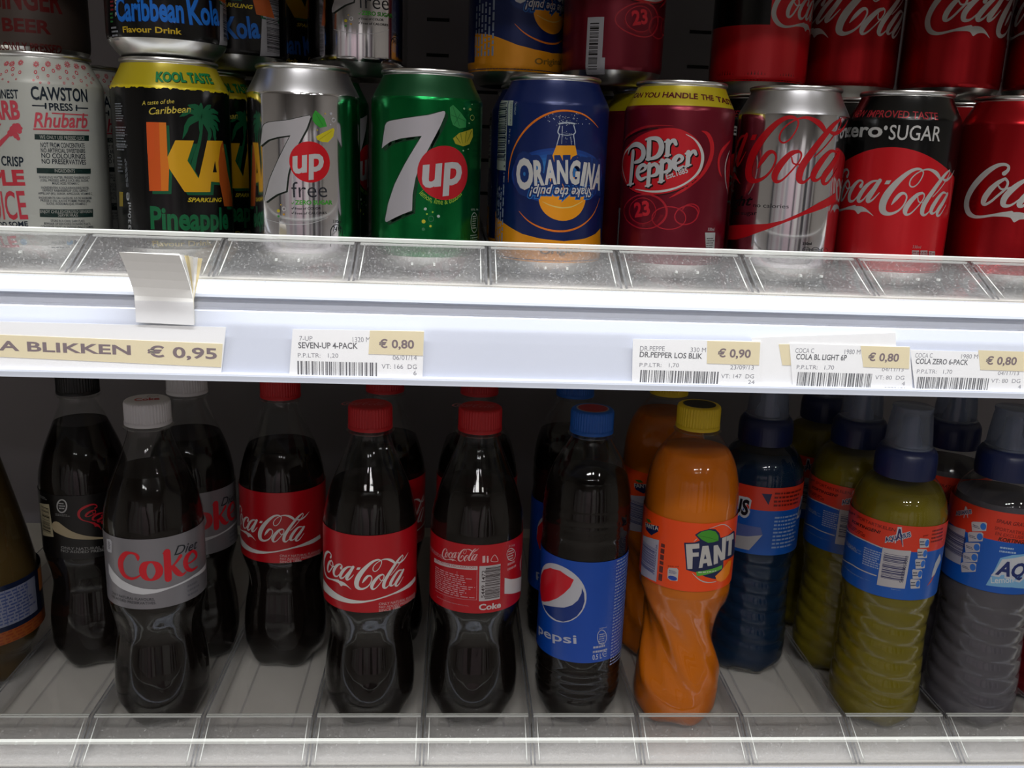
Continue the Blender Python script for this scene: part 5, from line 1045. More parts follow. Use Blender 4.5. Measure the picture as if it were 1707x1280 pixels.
  ('M',24.17,138.33,30.54,130.51,4,'D8C8C8','x',1,2),
  ('M',23.93,129.62,34.2,122.04,2,'D09098','x',1,2),
  ('T','330',24.05,140.81,30.79,139.79,1.48,'D09098',2,0,0,0),
  ('P',[21.65,118.6,28.22,115.48,38.06,112.71,50.33,108.92,50.31,97.48,39.25,101.26,28.88,104.12,21.99,106.4],'DEDADC',2,0),
  ('S',[46.84,128.42,0.66,41.27,123.62,1.48,42.94,116.55,0.99],'DEDADC',2),
  ('M',-48.67,130.46,-20.88,133.32,4,'D09098','x',6,2),
 ],
 'cola_blue': [
  ('E',-18.2,105.69,21.7,21.63,'D4D4DC',2,0),
  ('P',[-35.44,92.38,-39.7,100.01,-39,110.42,-33.82,117.42,-25.77,122.19,-16.6,123.32,-6.03,119.02,-8.39,112.74,-12.53,107.24,-17.83,101.83,-25.03,96.79,-30.79,93.84],'C01424',3,0),
  ('P',[-32.71,90.83,-20.91,94.23,-11.93,96.43,-6.25,99.63,-2.3,104.01,-0.19,109.5,-0.14,113.61,1.65,109.63,2.33,103.67,0.95,97.55,-2.34,91.92,-7.05,87.94,-12.09,85.48,-17.69,85.07,-24.3,86.32,-28.99,88.09],'0C2C74',3,0),
  ('T','pepsi',-37.99,66.43,-1.39,70.46,6.85,'C8CCDC',3,0.02,0,0),
  ('S',[20.71,73.96,0.56,20.38,75.76,0.56,19.68,77.49,0.56,18.72,78.94,0.56,17.59,79.97,0.56,16.41,80.48,0.56,15.29,80.4,0.56,14.34,79.77,0.56,13.64,78.66,0.56,13.24,77.17,0.56,13.18,75.47,0.56,13.46,73.71,0.56,14.06,72.07,0.56,14.94,70.7,0.56,16.01,69.72,0.56,17.19,69.21,0.56,18.35,69.23,0.56,19.39,69.78,0.56,20.18,70.82,0.56,20.64,72.25,0.56,20.71,73.96,0.56],'B8BCD0',2),
  ('M',14.46,77.97,19.95,69.12,5,'B8BCD0','x',1,2),
  ('T','200ml',14.02,81.26,20.31,81.55,1.12,'B8BCD0',2,0,0,0),
  ('T','0.5 L',10.56,57.74,17.8,58.11,4.05,'C8CCDC',2,0.02,0,0),
  ('S',[21.73,61.76,0.42,21.2,62.34,0.42,20.59,62.75,0.42,19.95,62.96,0.42,19.36,62.93,0.42,18.88,62.69,0.42,18.55,62.24,0.42,18.4,61.65,0.42,18.45,60.98,0.42,18.69,60.3,0.42,19.1,59.68,0.42,19.64,59.18,0.42,20.26,58.84,0.42,20.9,58.7,0.42,21.48,58.79,0.42,21.95,59.08,0.42],'C8CCDC',2),
  ('S',[18.84,61.06,0.35,21.93,60.63,0.35],'C8CCDC',2),
  ('M',10.52,69.22,22.73,62.11,2,'B8BCD0','x',1,2),
  ('M',25.8,132.16,48.18,49.13,34,'8FA0CC','x',5,2),
 ],
 'orange_soda': [
  ('P',[-2.16,149.06,4.85,149.98,8.39,151.69,4.63,155.64,7.72,158.27,14.43,160.12,19.05,159.47,22.48,156.26,24.24,152.38,31.8,152.66,38.94,153.93,41.51,152.51,50.83,132.95,29.13,134.16,29.78,129.59,28.86,127.56,23.18,121.45,15.05,124.22,8.28,127.65,0.98,129.18],'16204A',2,0),
  ('P',[6.02,155.45,9.27,158.3,14.51,159.29,19.22,157.8,22.08,154.11,22.47,150.62,18.84,150,14.3,149.83,9.81,152.15],'46982C',3,0),
  ('S',[7.49,154.97,0.21,13.93,153.82,0.32,22.14,150.78,0.21],'2E6E1E',4),
  ('P',[-0.97,148.14,8.07,149.47,8.53,145.89,3.74,145.08,4.22,142.35,8.28,142.84,8.54,139.79,4.47,139.31,4.96,130.41,1.69,129.83],'D8D4D0',3,0),
  ('P',[10.48,147.57,14.78,147.7,19.16,132.52,15.69,132.32,14.88,134.9,12.18,134.47,11.92,131.4,9.3,131.03],'D8D4D0',3,0),
  ('P',[12.98,141.69,12.43,137.7,14.32,137.95],'16204A',4,0),
  ('P',[18.82,147.35,22.19,147.44,26.77,140.45,25.68,151.83,29.74,152.34,30.64,135.01,26.39,134.92,22.96,140.63,23.92,133.45,20.33,132.92],'D8D4D0',3,0),
  ('P',[30.02,152.11,39.31,152.41,41.01,147.04,37.86,147.53,39.3,135.72,34.05,136.3,33.23,148.36,30.57,148.4],'D8D4D0',3,0),
  ('P',[7.71,128.31,27.98,131.17,28.38,128.24,8.52,124.96],'58A83C',4,0),
  ('M',9.22,128.9,27.43,126.78,1,'C8E0B8','x',1,5),
  ('S',[5.23,127.06,0.27,10.87,122.15,0.74,17.19,119.79,0.74,24.06,119.58,0.42],'D8D4D0',2),
  ('S',[14.41,160.29,0.32,23.09,162.23,0.53,28.97,160.56,0.53,36.01,155.29,0.32],'D8D4D0',2),
  ('S',[4.29,150.66,0.32,6.15,152.71,0.53],'D8D4D0',2),
  ('P',[22.58,123.83,27.43,126.78,35.35,131.93,40.42,131.33,38.92,121.56,33.66,118.77,28.57,118.25,24.69,120.01],'EE861C',4,0),
  ('P',[-38.47,152.8,-22.01,156.08,-22.15,152,-28.5,146.92,-36.18,148.33],'16204A',2,0),
  ('T','FANTA',-37.55,149.76,-21.83,152.9,3.29,'D8D4D0',3,0.03,0,0),
  ('P',[-37.66,156.27,-31.9,157.44,-29.33,155.91,-33.62,154.78],'2E6E2E',2,0),
  ('P',[-40.86,142.03,-28.41,144.8,-20.7,146.12,-20.23,114.53,-29.1,113.99,-39.24,112.47],'C4C0D0',2,0),
  ('B',-40.69,138.35,-23.62,119.22,'y','34407A',4,3,20),
  ('T','5449000052926',-22.36,118.86,-21.67,142.17,1.38,'34407A',3,0.01,0,0),
  ('M',-20.07,153.39,-13.55,116.59,1,'5A1A10','y',1,2),
  ('P',[-11.3,128.33,-5.47,129.38,-4.32,128.04,-4.34,119.85,-9.72,119.14,-11.7,120.29,-12.01,126.72],'D8D0D0',2,0),
  ('E',-8.04,121.29,3.26,1.66,'2C48A0',3,0),
  ('M',-10.92,127.03,-5.06,124.23,3,'40508A','x',1,3),
  ('T','250 ml',-12.19,128.93,-4.24,130.3,0.95,'6A1A10',2,0,0,0),
  ('M',-13.67,115.98,-2.57,115.94,2,'6A1A10','x',1,2),
 ],
 'sports_yellow': [
  ('T','SPORTARTIKELEN',-31.21,158.01,0.01,157.56,2.32,'5A1A14',2,0,0,0),
  ('T','KORTINGEN!',-36.46,152.38,-9.34,153.44,2.32,'3A120E',2,0.05,0.2,0),
  ('T','HALEN',-50.95,154.98,-33.22,158.79,1.55,'5A1A14',2,0.05,0,0),
  ('M',-50.96,146.83,-12.45,150.41,3,'6A1A14','x',3,2),
  ('T','AQUARIUS',-5.32,148.38,10.9,155.77,3.48,'D8D8E0',3,0.05,0.2,0.1),
  ('T','AQUARIUS',-5.32,148.38,10.9,155.77,3.48,'16245A',4,0.05,0.2,0),
  ('S',[0.95,149.22,0.52,2.31,160.03,2.45,2.71,160.1,2.45,6.35,147.2,0.39],'D8D8E0',3),
  ('S',[1.53,150.14,0.26,2.49,159.06,1.29,3.03,158.49,1.29,5.86,148.2,0.26],'16245A',4.5),
  ('P',[-6.58,144.09,2.27,144.35,12.15,144.85,11.99,129.91,11.68,115.84,2.39,115.52,-7.05,115.06,-6.87,129.63],'CFCBCF',2,0),
  ('B',-5.2,140.39,10.04,120.85,'y','3A3C66',6,3,18),
  ('T','5449000058560',9.53,120.1,11.01,140.71,2.19,'2A2C4A',3,0.01,0,0),
  ('P',[16.57,153.84,17.19,154.57,23.47,153.97,24.51,152.79,25.06,147.29,17.91,147.31],'D0CCD0',3,0),
  ('E',22.98,150.74,1.66,2.65,'2E6AC0',4,0),
  ('M',17.46,152.76,21.52,148.66,2,'30405A','x',1,4),
  ('P',[16.26,145.91,16.87,146.64,23.12,146.06,24.16,144.87,24.7,139.33,17.59,139.35],'D0CCD0',3,0),
  ('E',22.64,142.81,1.65,2.67,'2E6AC0',4,0),
  ('M',17.14,144.82,21.18,140.7,2,'30405A','x',1,4),
  ('P',[15.85,138.13,16.46,138.87,22.67,138.3,23.69,137.12,24.23,131.55,17.17,131.53],'D0CCD0',3,0),
  ('E',22.18,135.04,1.63,2.67,'2E6AC0',4,0),
  ('M',16.73,137.04,20.75,132.92,2,'30405A','x',1,4),
  ('P',[14.86,130.28,15.47,131.04,21.56,130.55,22.56,129.38,23.08,123.79,16.17,123.67],'D0CCD0',3,0),
  ('E',21.09,127.26,1.6,2.69,'2E6AC0',4,0),
  ('M',15.73,129.2,19.68,125.11,2,'30405A','x',1,4),
  ('P',[14.47,122.75,15.08,123.51,21.14,123.05,22.13,121.87,22.64,116.26,15.77,116.1],'D0CCD0',3,0),
  ('E',20.66,119.74,1.59,2.7,'2E6AC0',4,0),
  ('M',15.34,121.66,19.27,117.57,2,'30405A','x',1,4),
  ('S',[-50.87,141.49,0.9,-34.7,143.67,0.9,-21.65,144.61,0.9,-13.59,144.21,0.9,-7.25,143.55,0.9],'C8C8D0',2),
  ('S',[-50.96,117.56,0.9,-31.82,121.65,0.9,-22.06,121.82,0.9,-14.57,121.76,0.9,-8.34,121.71,0.9],'C8C8D0',2),
  ('M',-50.89,135.79,-19.76,132.56,7,'A8B8D8','x',1,2),
  ('M',-19.78,140.17,-6.15,126.41,8,'A8B8D8','x',2,2),
  ('M',-45.23,115.48,-9.23,116.41,6,'8FA8D4','x',3,2),
  ('M',2.52,114.51,10.94,114.05,1,'A8B8D8','x',1,2),
  ('T','per',19.31,155.75,23.47,156.21,1.42,'5A1A14',2,0,0,0),
  ('M',26.12,160.65,40.24,149.83,4,'6A1A14','x',7,2),
  ('P',[39.21,139.87,34.57,134.19,32.6,127.07,32.54,122.95,36.08,124.19,38.51,129.06,43.37,133.81],'D0D4DC',2,0),
  ('P',[34.03,123.31,36.77,126.08,32.86,119.42,28.71,116.78],'B83828',2,0),
 ],
 'sports_clear': [
  ('T','AQUARIUS',-30.69,159.73,-17.06,166.48,2.73,'D8D8E0',3,0.05,0.2,0.1),
  ('T','AQUARIUS',-30.69,159.73,-17.06,166.48,2.73,'16245A',4,0.05,0.2,0),
  ('S',[-22.85,160.67,0.34,-22.6,169.28,1.37,-19.64,161.92,0.34],'D8D8E0',3),
  ('P',[-44.63,148.95,-19.95,152.72,-19.43,125.36,-36.37,124.64],'C4C0C8',2,0),
  ('B',-39.19,146.98,-18.43,130.78,'y','3A3C66',7,3,20),
  ('P',[-16.45,159.64,-15.46,160.76,-7.16,163.17,-6.03,162.39,-5.72,156.85,-14.84,153.41],'D0CCD0',3,0),
  ('E',-7.98,159.55,1.98,2.58,'2E6AC0',4,0),
  ('M',-15.17,158.98,-9.84,156.68,2,'30405A','x',1,4),
  ('P',[-17.77,151.17,-16.75,152.33,-8.29,154.94,-7.14,154.18,-6.83,148.61,-16.12,144.93],'D0CCD0',3,0),
  ('E',-9.12,151.28,2.01,2.59,'2E6AC0',4,0),
  ('M',-16.45,150.53,-11,148.35,2,'30405A','x',1,4),
  ('P',[-18.75,142.57,-17.7,143.76,-9.1,146.56,-7.93,145.81,-7.62,140.21,-17.06,136.32],'D0CCD0',3,0),
  ('E',-9.94,142.86,2.04,2.61,'2E6AC0',4,0),
  ('M',-17.4,141.96,-11.85,139.87,2,'30405A','x',1,4),
  ('P',[-19.26,134.45,-18.2,135.67,-9.51,138.62,-8.34,137.88,-8.02,132.25,-17.55,128.19],'D0CCD0',3,0),
  ('E',-10.36,134.88,2.05,2.62,'2E6AC0',4,0),
  ('M',-17.89,133.86,-12.29,131.85,2,'30405A','x',1,4),
  ('P',[-19.27,126.69,-18.21,127.92,-9.49,130.96,-8.31,130.23,-8,124.57,-17.55,120.4],'D0CCD0',3,0),
  ('E',-10.34,127.19,2.06,2.63,'2E6AC0',4,0),
  ('M',-17.9,126.1,-12.27,124.13,2,'30405A','x',1,4),
  ('T','SPAAR GRATIS',-0.51,164.84,20.95,163.98,2.73,'6A1A14',2,0.02,0.2,0),
  ('T','SPORTARTIKELEN',-0.77,159.45,23.96,157.72,2.39,'7A2018',2,0,0,0),
  ('T','EN EXCLUSIEVE',0.23,155.6,22.67,154.75,2.39,'7A2018',2,0,0,0),
  ('T','KORTINGEN!',2.58,151.68,25.36,150.71,2.91,'4A140E',2,0.05,0.2,0),
  ('P',[5.91,139.11,13.06,142.3,24.76,143.96,30,129.39,30.82,116.14,17.04,117.64,-0.14,116.6,2.09,124.14,3.33,128.07],'7FB4DC',2,0),
  ('P',[7.24,138.27,24.98,142.87,30,129.39,3.34,125.9],'DCE0E6',2.5,0),
  ('T','AQUARI',4.21,126.09,50.88,122.94,11.28,'D8DCE6',3,0.06,0.2,0.1),
  ('T','AQUARI',4.21,126.09,50.88,122.94,11.28,'1A2A66',4,0.06,0.2,0),
  ('T','Lemon',2.86,118.85,17.2,121.65,4.79,'E4ECF4',3,0.02,0,0),
  ('M',4.58,148.17,16.21,142.54,2,'A8C4E8','x',1,2),
 ],
}
PLACE = {'cola_red': (-0.0582, 0.6120), 'cola_can_red': (0.3494, 0.5740), 'cola_can_black': (0.2728, 0.5740), 'cola_can_silver': (0.2045, 0.5740), 'pepper_can': (0.1339, 0.5740), 'orange_can': (0.0571, 0.5740), 'lime_can_green': (-0.0193, 0.5740), 'lime_can_silver': (-0.0925, 0.5740), 'pineapple_can': (-0.1698, 0.5740), 'floral_can': (-0.2417, 0.5740), 'cola_diet': (-0.2069, 0.6120), 'cola_back': (0.0191, 0.6120), 'cola_blue': (0.0975, 0.6120), 'orange_soda': (0.1722, 0.6060), 'sports_yellow': (0.3276, 0.6120), 'sports_clear': (0.4040, 0.6120)}
CARDS = {
 'ka': [
  ('K',[-252.27,8.18,-121.18,8.29,-124.83,-18.27,-254.77,-16.72]),
  ('K2',[-252.95,1.45,-123.28,-0.78,-124.54,-13.61,-254.13,-10.32]),
  ('T','KA BLIKKEN',-247.16,-7.09,-171.37,-8.06,5.25,'5C3E44',3,0.04,0,0),
  ('T','€ 0,95',-162.87,-8.88,-126.48,-9.26,5.94,'5C3E44',3,0.04,0,0),
 ],
 'seven': [
  ('K',[-86.25,8.08,-16.34,8.99,-16.97,-20.25,-88.81,-19.07]),
  ('K2',[-45.29,8.47,-16.34,8.65,-16.84,-4.6,-46.08,-4.38]),
  ('T','€ 0,80',-40.44,-0.88,-21.65,-0.87,4.68,'5C3E44',3,0.04,0,0),
  ('T','7-UP',-82.8,1.98,-75.88,2.04,2.51,'77777F',1,0,0,0),
  ('T','1320 M',-54.51,1.89,-45.29,2.13,2.74,'77777F',1,0,0,0),
  ('T','SEVEN-UP 4-PACK',-83.44,-2.19,-51.83,-1.74,3.31,'2C2C34',1,0.03,0,0),
  ('T','P.P.LTR:   1,20',-83.75,-7.17,-62.22,-6.88,2.28,'77777F',1,0,0,0),
  ('T','06/01/14',-33.06,-7.33,-20.1,-7.13,2.51,'77777F',1,0,0,0),
  ('T','VT: 166  DG',-39.05,-12.39,-20.04,-12.17,2.51,'77777F',1,0,0,0),
  ('T','6',-21.83,-15.63,-20.12,-15.59,2.51,'77777F',1,0,0,0),
  ('T','6520503',-33.68,-19.09,-19.96,-18.9,1.83,'77777F',1,0,0,0),
  ('B',-84.13,-9.15,-40.97,-17.02,'x','2C2C34',11,1,44),
  ('M',-84.3,-18.36,-40.97,-18.53,1,'77777F','x',1,1),
 ],
 'pepper': [
  ('K',[97.34,7.53,168.73,8.07,171,-19.72,98.6,-19.3]),
  ('K2',[138.65,7.54,168.32,7.47,168.93,-5.39,139.54,-5.14]),
  ('T','€ 0,90',145.12,-1.43,163.64,-1.45,4.68,'5C3E44',3,0.04,0,0),
  ('T','DR.PEPPE',101.65,1.04,115.34,1.27,2.63,'77777F',1,0,0,0),
  ('T','330 M',129.79,1.04,138.39,1.14,2.51,'77777F',1,0,0,0),
  ('T','DR.PEPPER LOS BLIK',101.67,-2.51,136.6,-2.71,3.08,'2C2C34',1,0.03,0,0),
  ('T','P.P.LTR:   1,70',102.05,-7.96,124.02,-7.67,2.17,'77777F',1,0,0,0),
  ('T','23/09/13',152.88,-8.18,166.21,-7.98,2.28,'77777F',1,0,0,0),
  ('T','VT: 147  DG',148.24,-13.34,166.84,-13.03,2.28,'77777F',1,0,0,0),
  ('T','24',163.7,-16.36,167.42,-16.4,2.28,'77777F',1,0,0,0),
  ('T','1374013',155.41,-19.7,168.22,-19.54,1.6,'77777F',1,0,0,0),
  ('B',102.76,-9.74,146.94,-17.35,'x','2C2C34',12,1,44),
  ('M',103.4,-18.68,147.08,-18.89,1,'77777F','x',1,1),
 ],
 'light': [
  ('K',[184.86,7.29,253.38,7.12,259.15,-20.08,189.97,-20.15]),
  ('K2',[225.27,6.89,253.42,6.88,254.7,-5.4,228.4,-5.05]),
  ('T','€ 0,80',230.36,-1.51,248.07,-1.56,4.57,'5C3E44',3,0.04,0,0),
  ('T','COCA C',188.67,2.03,199.19,2.17,2.63,'77777F',1,0,0,0),
  ('T','1980 M',216.63,2,225.65,2.11,2.63,'77777F',1,0,0,0),
  ('T','COLA BL LIGHT 6P',189.45,-1.66,218.3,-1.68,3.2,'2C2C34',1,0.03,0,0),
  ('T','P.P.LTR:   1,70',190.43,-7.16,211.71,-6.9,2.28,'77777F',1,0,0,0),
  ('T','04/11/13',239.25,-7.22,251.77,-7.04,1.94,'77777F',1,0,0,0),
  ('T','VT: 80  DG',236.01,-12.03,252.82,-11.89,2.28,'77777F',1,0,0,0),
  ('T','4',251.95,-15.21,253.66,-15.17,2.28,'77777F',1,0,0,0),
  ('T','5773601',242.09,-18.13,253.94,-17.99,1.71,'77777F',1,0,0,0),
  ('B',191.46,-8.83,234.28,-17.32,'x','2C2C34',13,1,44),
  ('M',192.57,-18.61,234.49,-18.89,1,'77777F','x',1,1),
 ],
 'zero': [
  ('K',[253.99,5.45,326.57,4.84,331.14,-20.6,260.57,-19.68]),
  ('K2',[293.13,6.19,321.69,5.93,323.44,-5.35,296.19,-5.02]),
  ('T','€ 0,80',298.51,-1.92,316.51,-1.85,4.57,'5C3E44',3,0.04,0,0),
  ('T','COCA C',257.29,1.08,267.26,1.2,2.51,'77777F',1,0,0,0),
  ('T','1980 M',283.9,1.13,293.57,1.24,2.51,'77777F',1,0,0,0),
  ('T','COLA ZERO 6-PACK',258.06,-2.53,288.41,-2.53,3.08,'2C2C34',1,0.03,0,0),
  ('T','P.P.LTR:   1,70',259.59,-7.95,280.02,-7.72,2.28,'77777F',1,0,0,0),
  ('T','04/11/13',306.78,-7.83,319.13,-7.66,2.06,'77777F',1,0,0,0),
  ('T','VT: 80  DG',303.59,-12.44,320.67,-12.17,2.28,'77777F',1,0,0,0),
  ('T','4',319.89,-15.52,321.62,-15.48,2.28,'77777F',1,0,0,0),
  ('T','0812802',310.38,-18.08,322.18,-17.95,1.37,'77777F',1,0,0,0),
  ('B',260.48,-9.88,302.6,-17.64,'x','2C2C34',14,1,44),
  ('M',261.8,-18.9,302.86,-19.22,1,'77777F','x',1,1),
 ],
 'blank': [
  ('K',[163.22,9.82,244.44,14.77,250.68,-19.16,170.4,-19.73]),
  ('K2',[178.99,6.55,190.28,6.84,191.65,-5.21,182.3,-5.19]),
 ],
}
KOLA = [
  ('T','Caribbean',-28.94,16.4,9.33,17.24,12.99,'0A1C4A',3,0.05,0,0),
  ('T','Kola',12.16,16.82,34.17,19.23,12.99,'0A1C4A',3,0.05,0,0),
  ('T','Caribbean',-29.5,16.78,8.96,17.56,12.99,'1A6AC8',4,0.05,0,0),
  ('T','Kola',11.78,17.15,33.4,19.5,12.99,'1A6AC8',4,0.05,0,0),
  ('T','Flavour Drink',-25.39,11.22,7.42,11.57,3.12,'C8A828',2,0.04,0,0),
  ('P',[36.35,48.63,49.8,51.62,49.95,10.6,33.13,9.1],'C0C0C8',2,0),
  ('B',38.23,47.74,50.01,12.11,'y','14141C',21,3,60),
  ('M',-35.57,14.91,-28.91,6.93,4,'B0B4BC','x',1,2),
  ('M',-35,28.43,-31.66,22.19,3,'8A2028','x',2,2),
  ('M',-35.9,22.22,-32.36,16.19,3,'2E7A3A','x',3,2),
]
ZBOT = [
  ('L',0.5896,0.396,-27.4737,-0.396,0.5896,46.3446,'B01826',2,''),
  ('S',[-23.31,121.34,9.23,-13.71,116.43,6.02,-2.89,113.15,3.21,11.74,110.16,1],'B8A888',2),
  ('T','ONLY NATURAL FLAVOURS.',-21.27,104.44,27.44,101.39,2.01,'A8A8A8',2,0,0,0),
  ('T','NO ADDED PRESERVATIVES.',-21.5,101.85,27.2,98.85,2.01,'A8A8A8',2,0,0,0),
  ('P',[-42.99,136.27,-29.01,138.62,-27.11,112.89,-41.77,110.47],'B8AE90',2,0),
  ('B',-40.34,134.97,-29.69,114.06,'y','1A1410',5,3,24),
  ('S',[-14.09,138.84,1,-14.14,140.38,1,-14.52,141.76,1,-15.21,142.84,1,-16.14,143.5,1,-17.24,143.68,1,-18.4,143.36,1,-19.51,142.56,1,-20.46,141.37,1,-21.15,139.9,1,-21.49,138.32,1,-21.44,136.78,1,-21,135.44,1,-20.23,134.41,1,-19.22,133.79,1,-18.08,133.64,1,-16.92,133.96,1,-15.86,134.73,1,-14.99,135.88,1,-14.38,137.29,1,-14.09,138.84,1],'C8C8C8',2),
  ('M',-20.11,141.59,-14.92,135.7,3,'C8C8C8','x',1,2),
  ('M',-23.63,132.42,-11.51,130.32,2,'909090','x',1,2),
  ('M',-41.01,143.61,-30.41,141.05,2,'808080','x',1,2),
]
# ------------------------------------------------------------------ printing: flat label space -> thin film wrapped on a body of revolution
FONT_CACHE = {}
def text_tris(s, bold, shear):
    key = (s, round(bold, 3), round(shear, 2))
    if key in FONT_CACHE:
        return FONT_CACHE[key]
    cu = bpy.data.curves.new('lettering', 'FONT')
    cu.body = s
    cu.offset = bold
    cu.shear = shear
    cu.resolution_u = 3
    cu.fill_mode = 'BOTH'
    ob = bpy.data.objects.new('lettering', cu)
    COL.objects.link(ob)
    dg = bpy.context.evaluated_depsgraph_get()
    me = ob.evaluated_get(dg).to_mesh()
    me.calc_loop_triangles()
    v = [(p.co.x, p.co.y) for p in me.vertices]
    f = [tuple(t.vertices) for t in me.loop_triangles]
    ob.evaluated_get(dg).to_mesh_clear()
    bpy.data.objects.remove(ob)
    bpy.data.curves.remove(cu)
    FONT_CACHE[key] = (v, f)
    return v, f

cap_v, _ = text_tris('H', 0.0, 0.0)
CAP_H = max(y for x, y in cap_v)

def cr_closed(p, n=4):
    out, m = [], len(p)
    for i in range(m):
        a, b, c, d = p[i - 1], p[i], p[(i + 1) % m], p[(i + 2) % m]
        for j in range(n):
            t = j / n
            out.append(tuple(0.5 * (2 * b[k] + (c[k] - a[k]) * t + (2 * a[k] - 5 * b[k] + 4 * c[k] - d[k]) * t * t + (3 * b[k] - a[k] - 3 * c[k] + d[k]) * t ** 3) for k in (0, 1)))
    return out

def stroke_tris(p, n=5):
    """p: (u, v, width) centre line -> ribbon with smooth curve and blunt ends"""
    pts = []
    m = len(p)
    if m == 2:
        pts = [tuple(p[0][k] + (p[1][k] - p[0][k]) * j / 4 for k in range(3)) for j in range(5)]
    else:
        closed = math.dist(p[0][:2], p[-1][:2]) < 1e-3
        for i in range(m - 1):
            a = p[i - 1] if i > 0 else (p[m - 2] if closed else p[0])
            b, c = p[i], p[i + 1]
            d = p[i + 2] if i + 2 < m else (p[1] if closed else p[m - 1])
            for j in range(n):
                t = j / n
                pts.append(tuple(0.5 * (2 * b[k] + (c[k] - a[k]) * t + (2 * a[k] - 5 * b[k] + 4 * c[k] - d[k]) * t * t + (3 * b[k] - a[k] - 3 * c[k] + d[k]) * t ** 3) for k in range(3)))
        pts.append(tuple(p[-1]))
    v, f = [], []
    for i, q in enumerate(pts):
        a, b = pts[max(0, i - 1)], pts[min(len(pts) - 1, i + 1)]
        dx, dy = b[0] - a[0], b[1] - a[1]
        l = math.hypot(dx, dy) or 1
        w = max(0.02, q[2]) / 2
        v += [(q[0] - dy / l * w, q[1] + dx / l * w), (q[0] + dy / l * w, q[1] - dx / l * w)]
        if i:
            k = 2 * i
            f += [(k - 2, k - 1, k + 1), (k - 2, k + 1, k)]
    for i, s in ((0, -1), (len(pts) - 1, 1)):                    # rounded ends
        q = pts[i]
        a, b = (pts[0], pts[1]) if i == 0 else (pts[-2], pts[-1])
        ang = math.atan2(b[1] - a[1], b[0] - a[0])
        w = max(0.02, q[2]) / 2
        if w > 0.25:
            k0 = len(v)
            v.append((q[0], q[1]))
            for j in range(7):
                t = ang + s * (-math.pi / 2 + math.pi * j / 6) if s > 0 else ang + math.pi / 2 + math.pi * j / 6
                v.append((q[0] + w * math.cos(t), q[1] + w * math.sin(t)))
            f += [(k0, k0 + 1 + j, k0 + 2 + j) for j in range(6)]
    return v, f

def poly_tris(p):
    tr = geometry.tessellate_polygon([[Vector((x, y, 0)) for x, y in p]])
    return list(p), [tuple(t) for t in tr]

def pairs(a, n=2):
    return [tuple(a[i:i + n]) for i in range(0, len(a), n)]

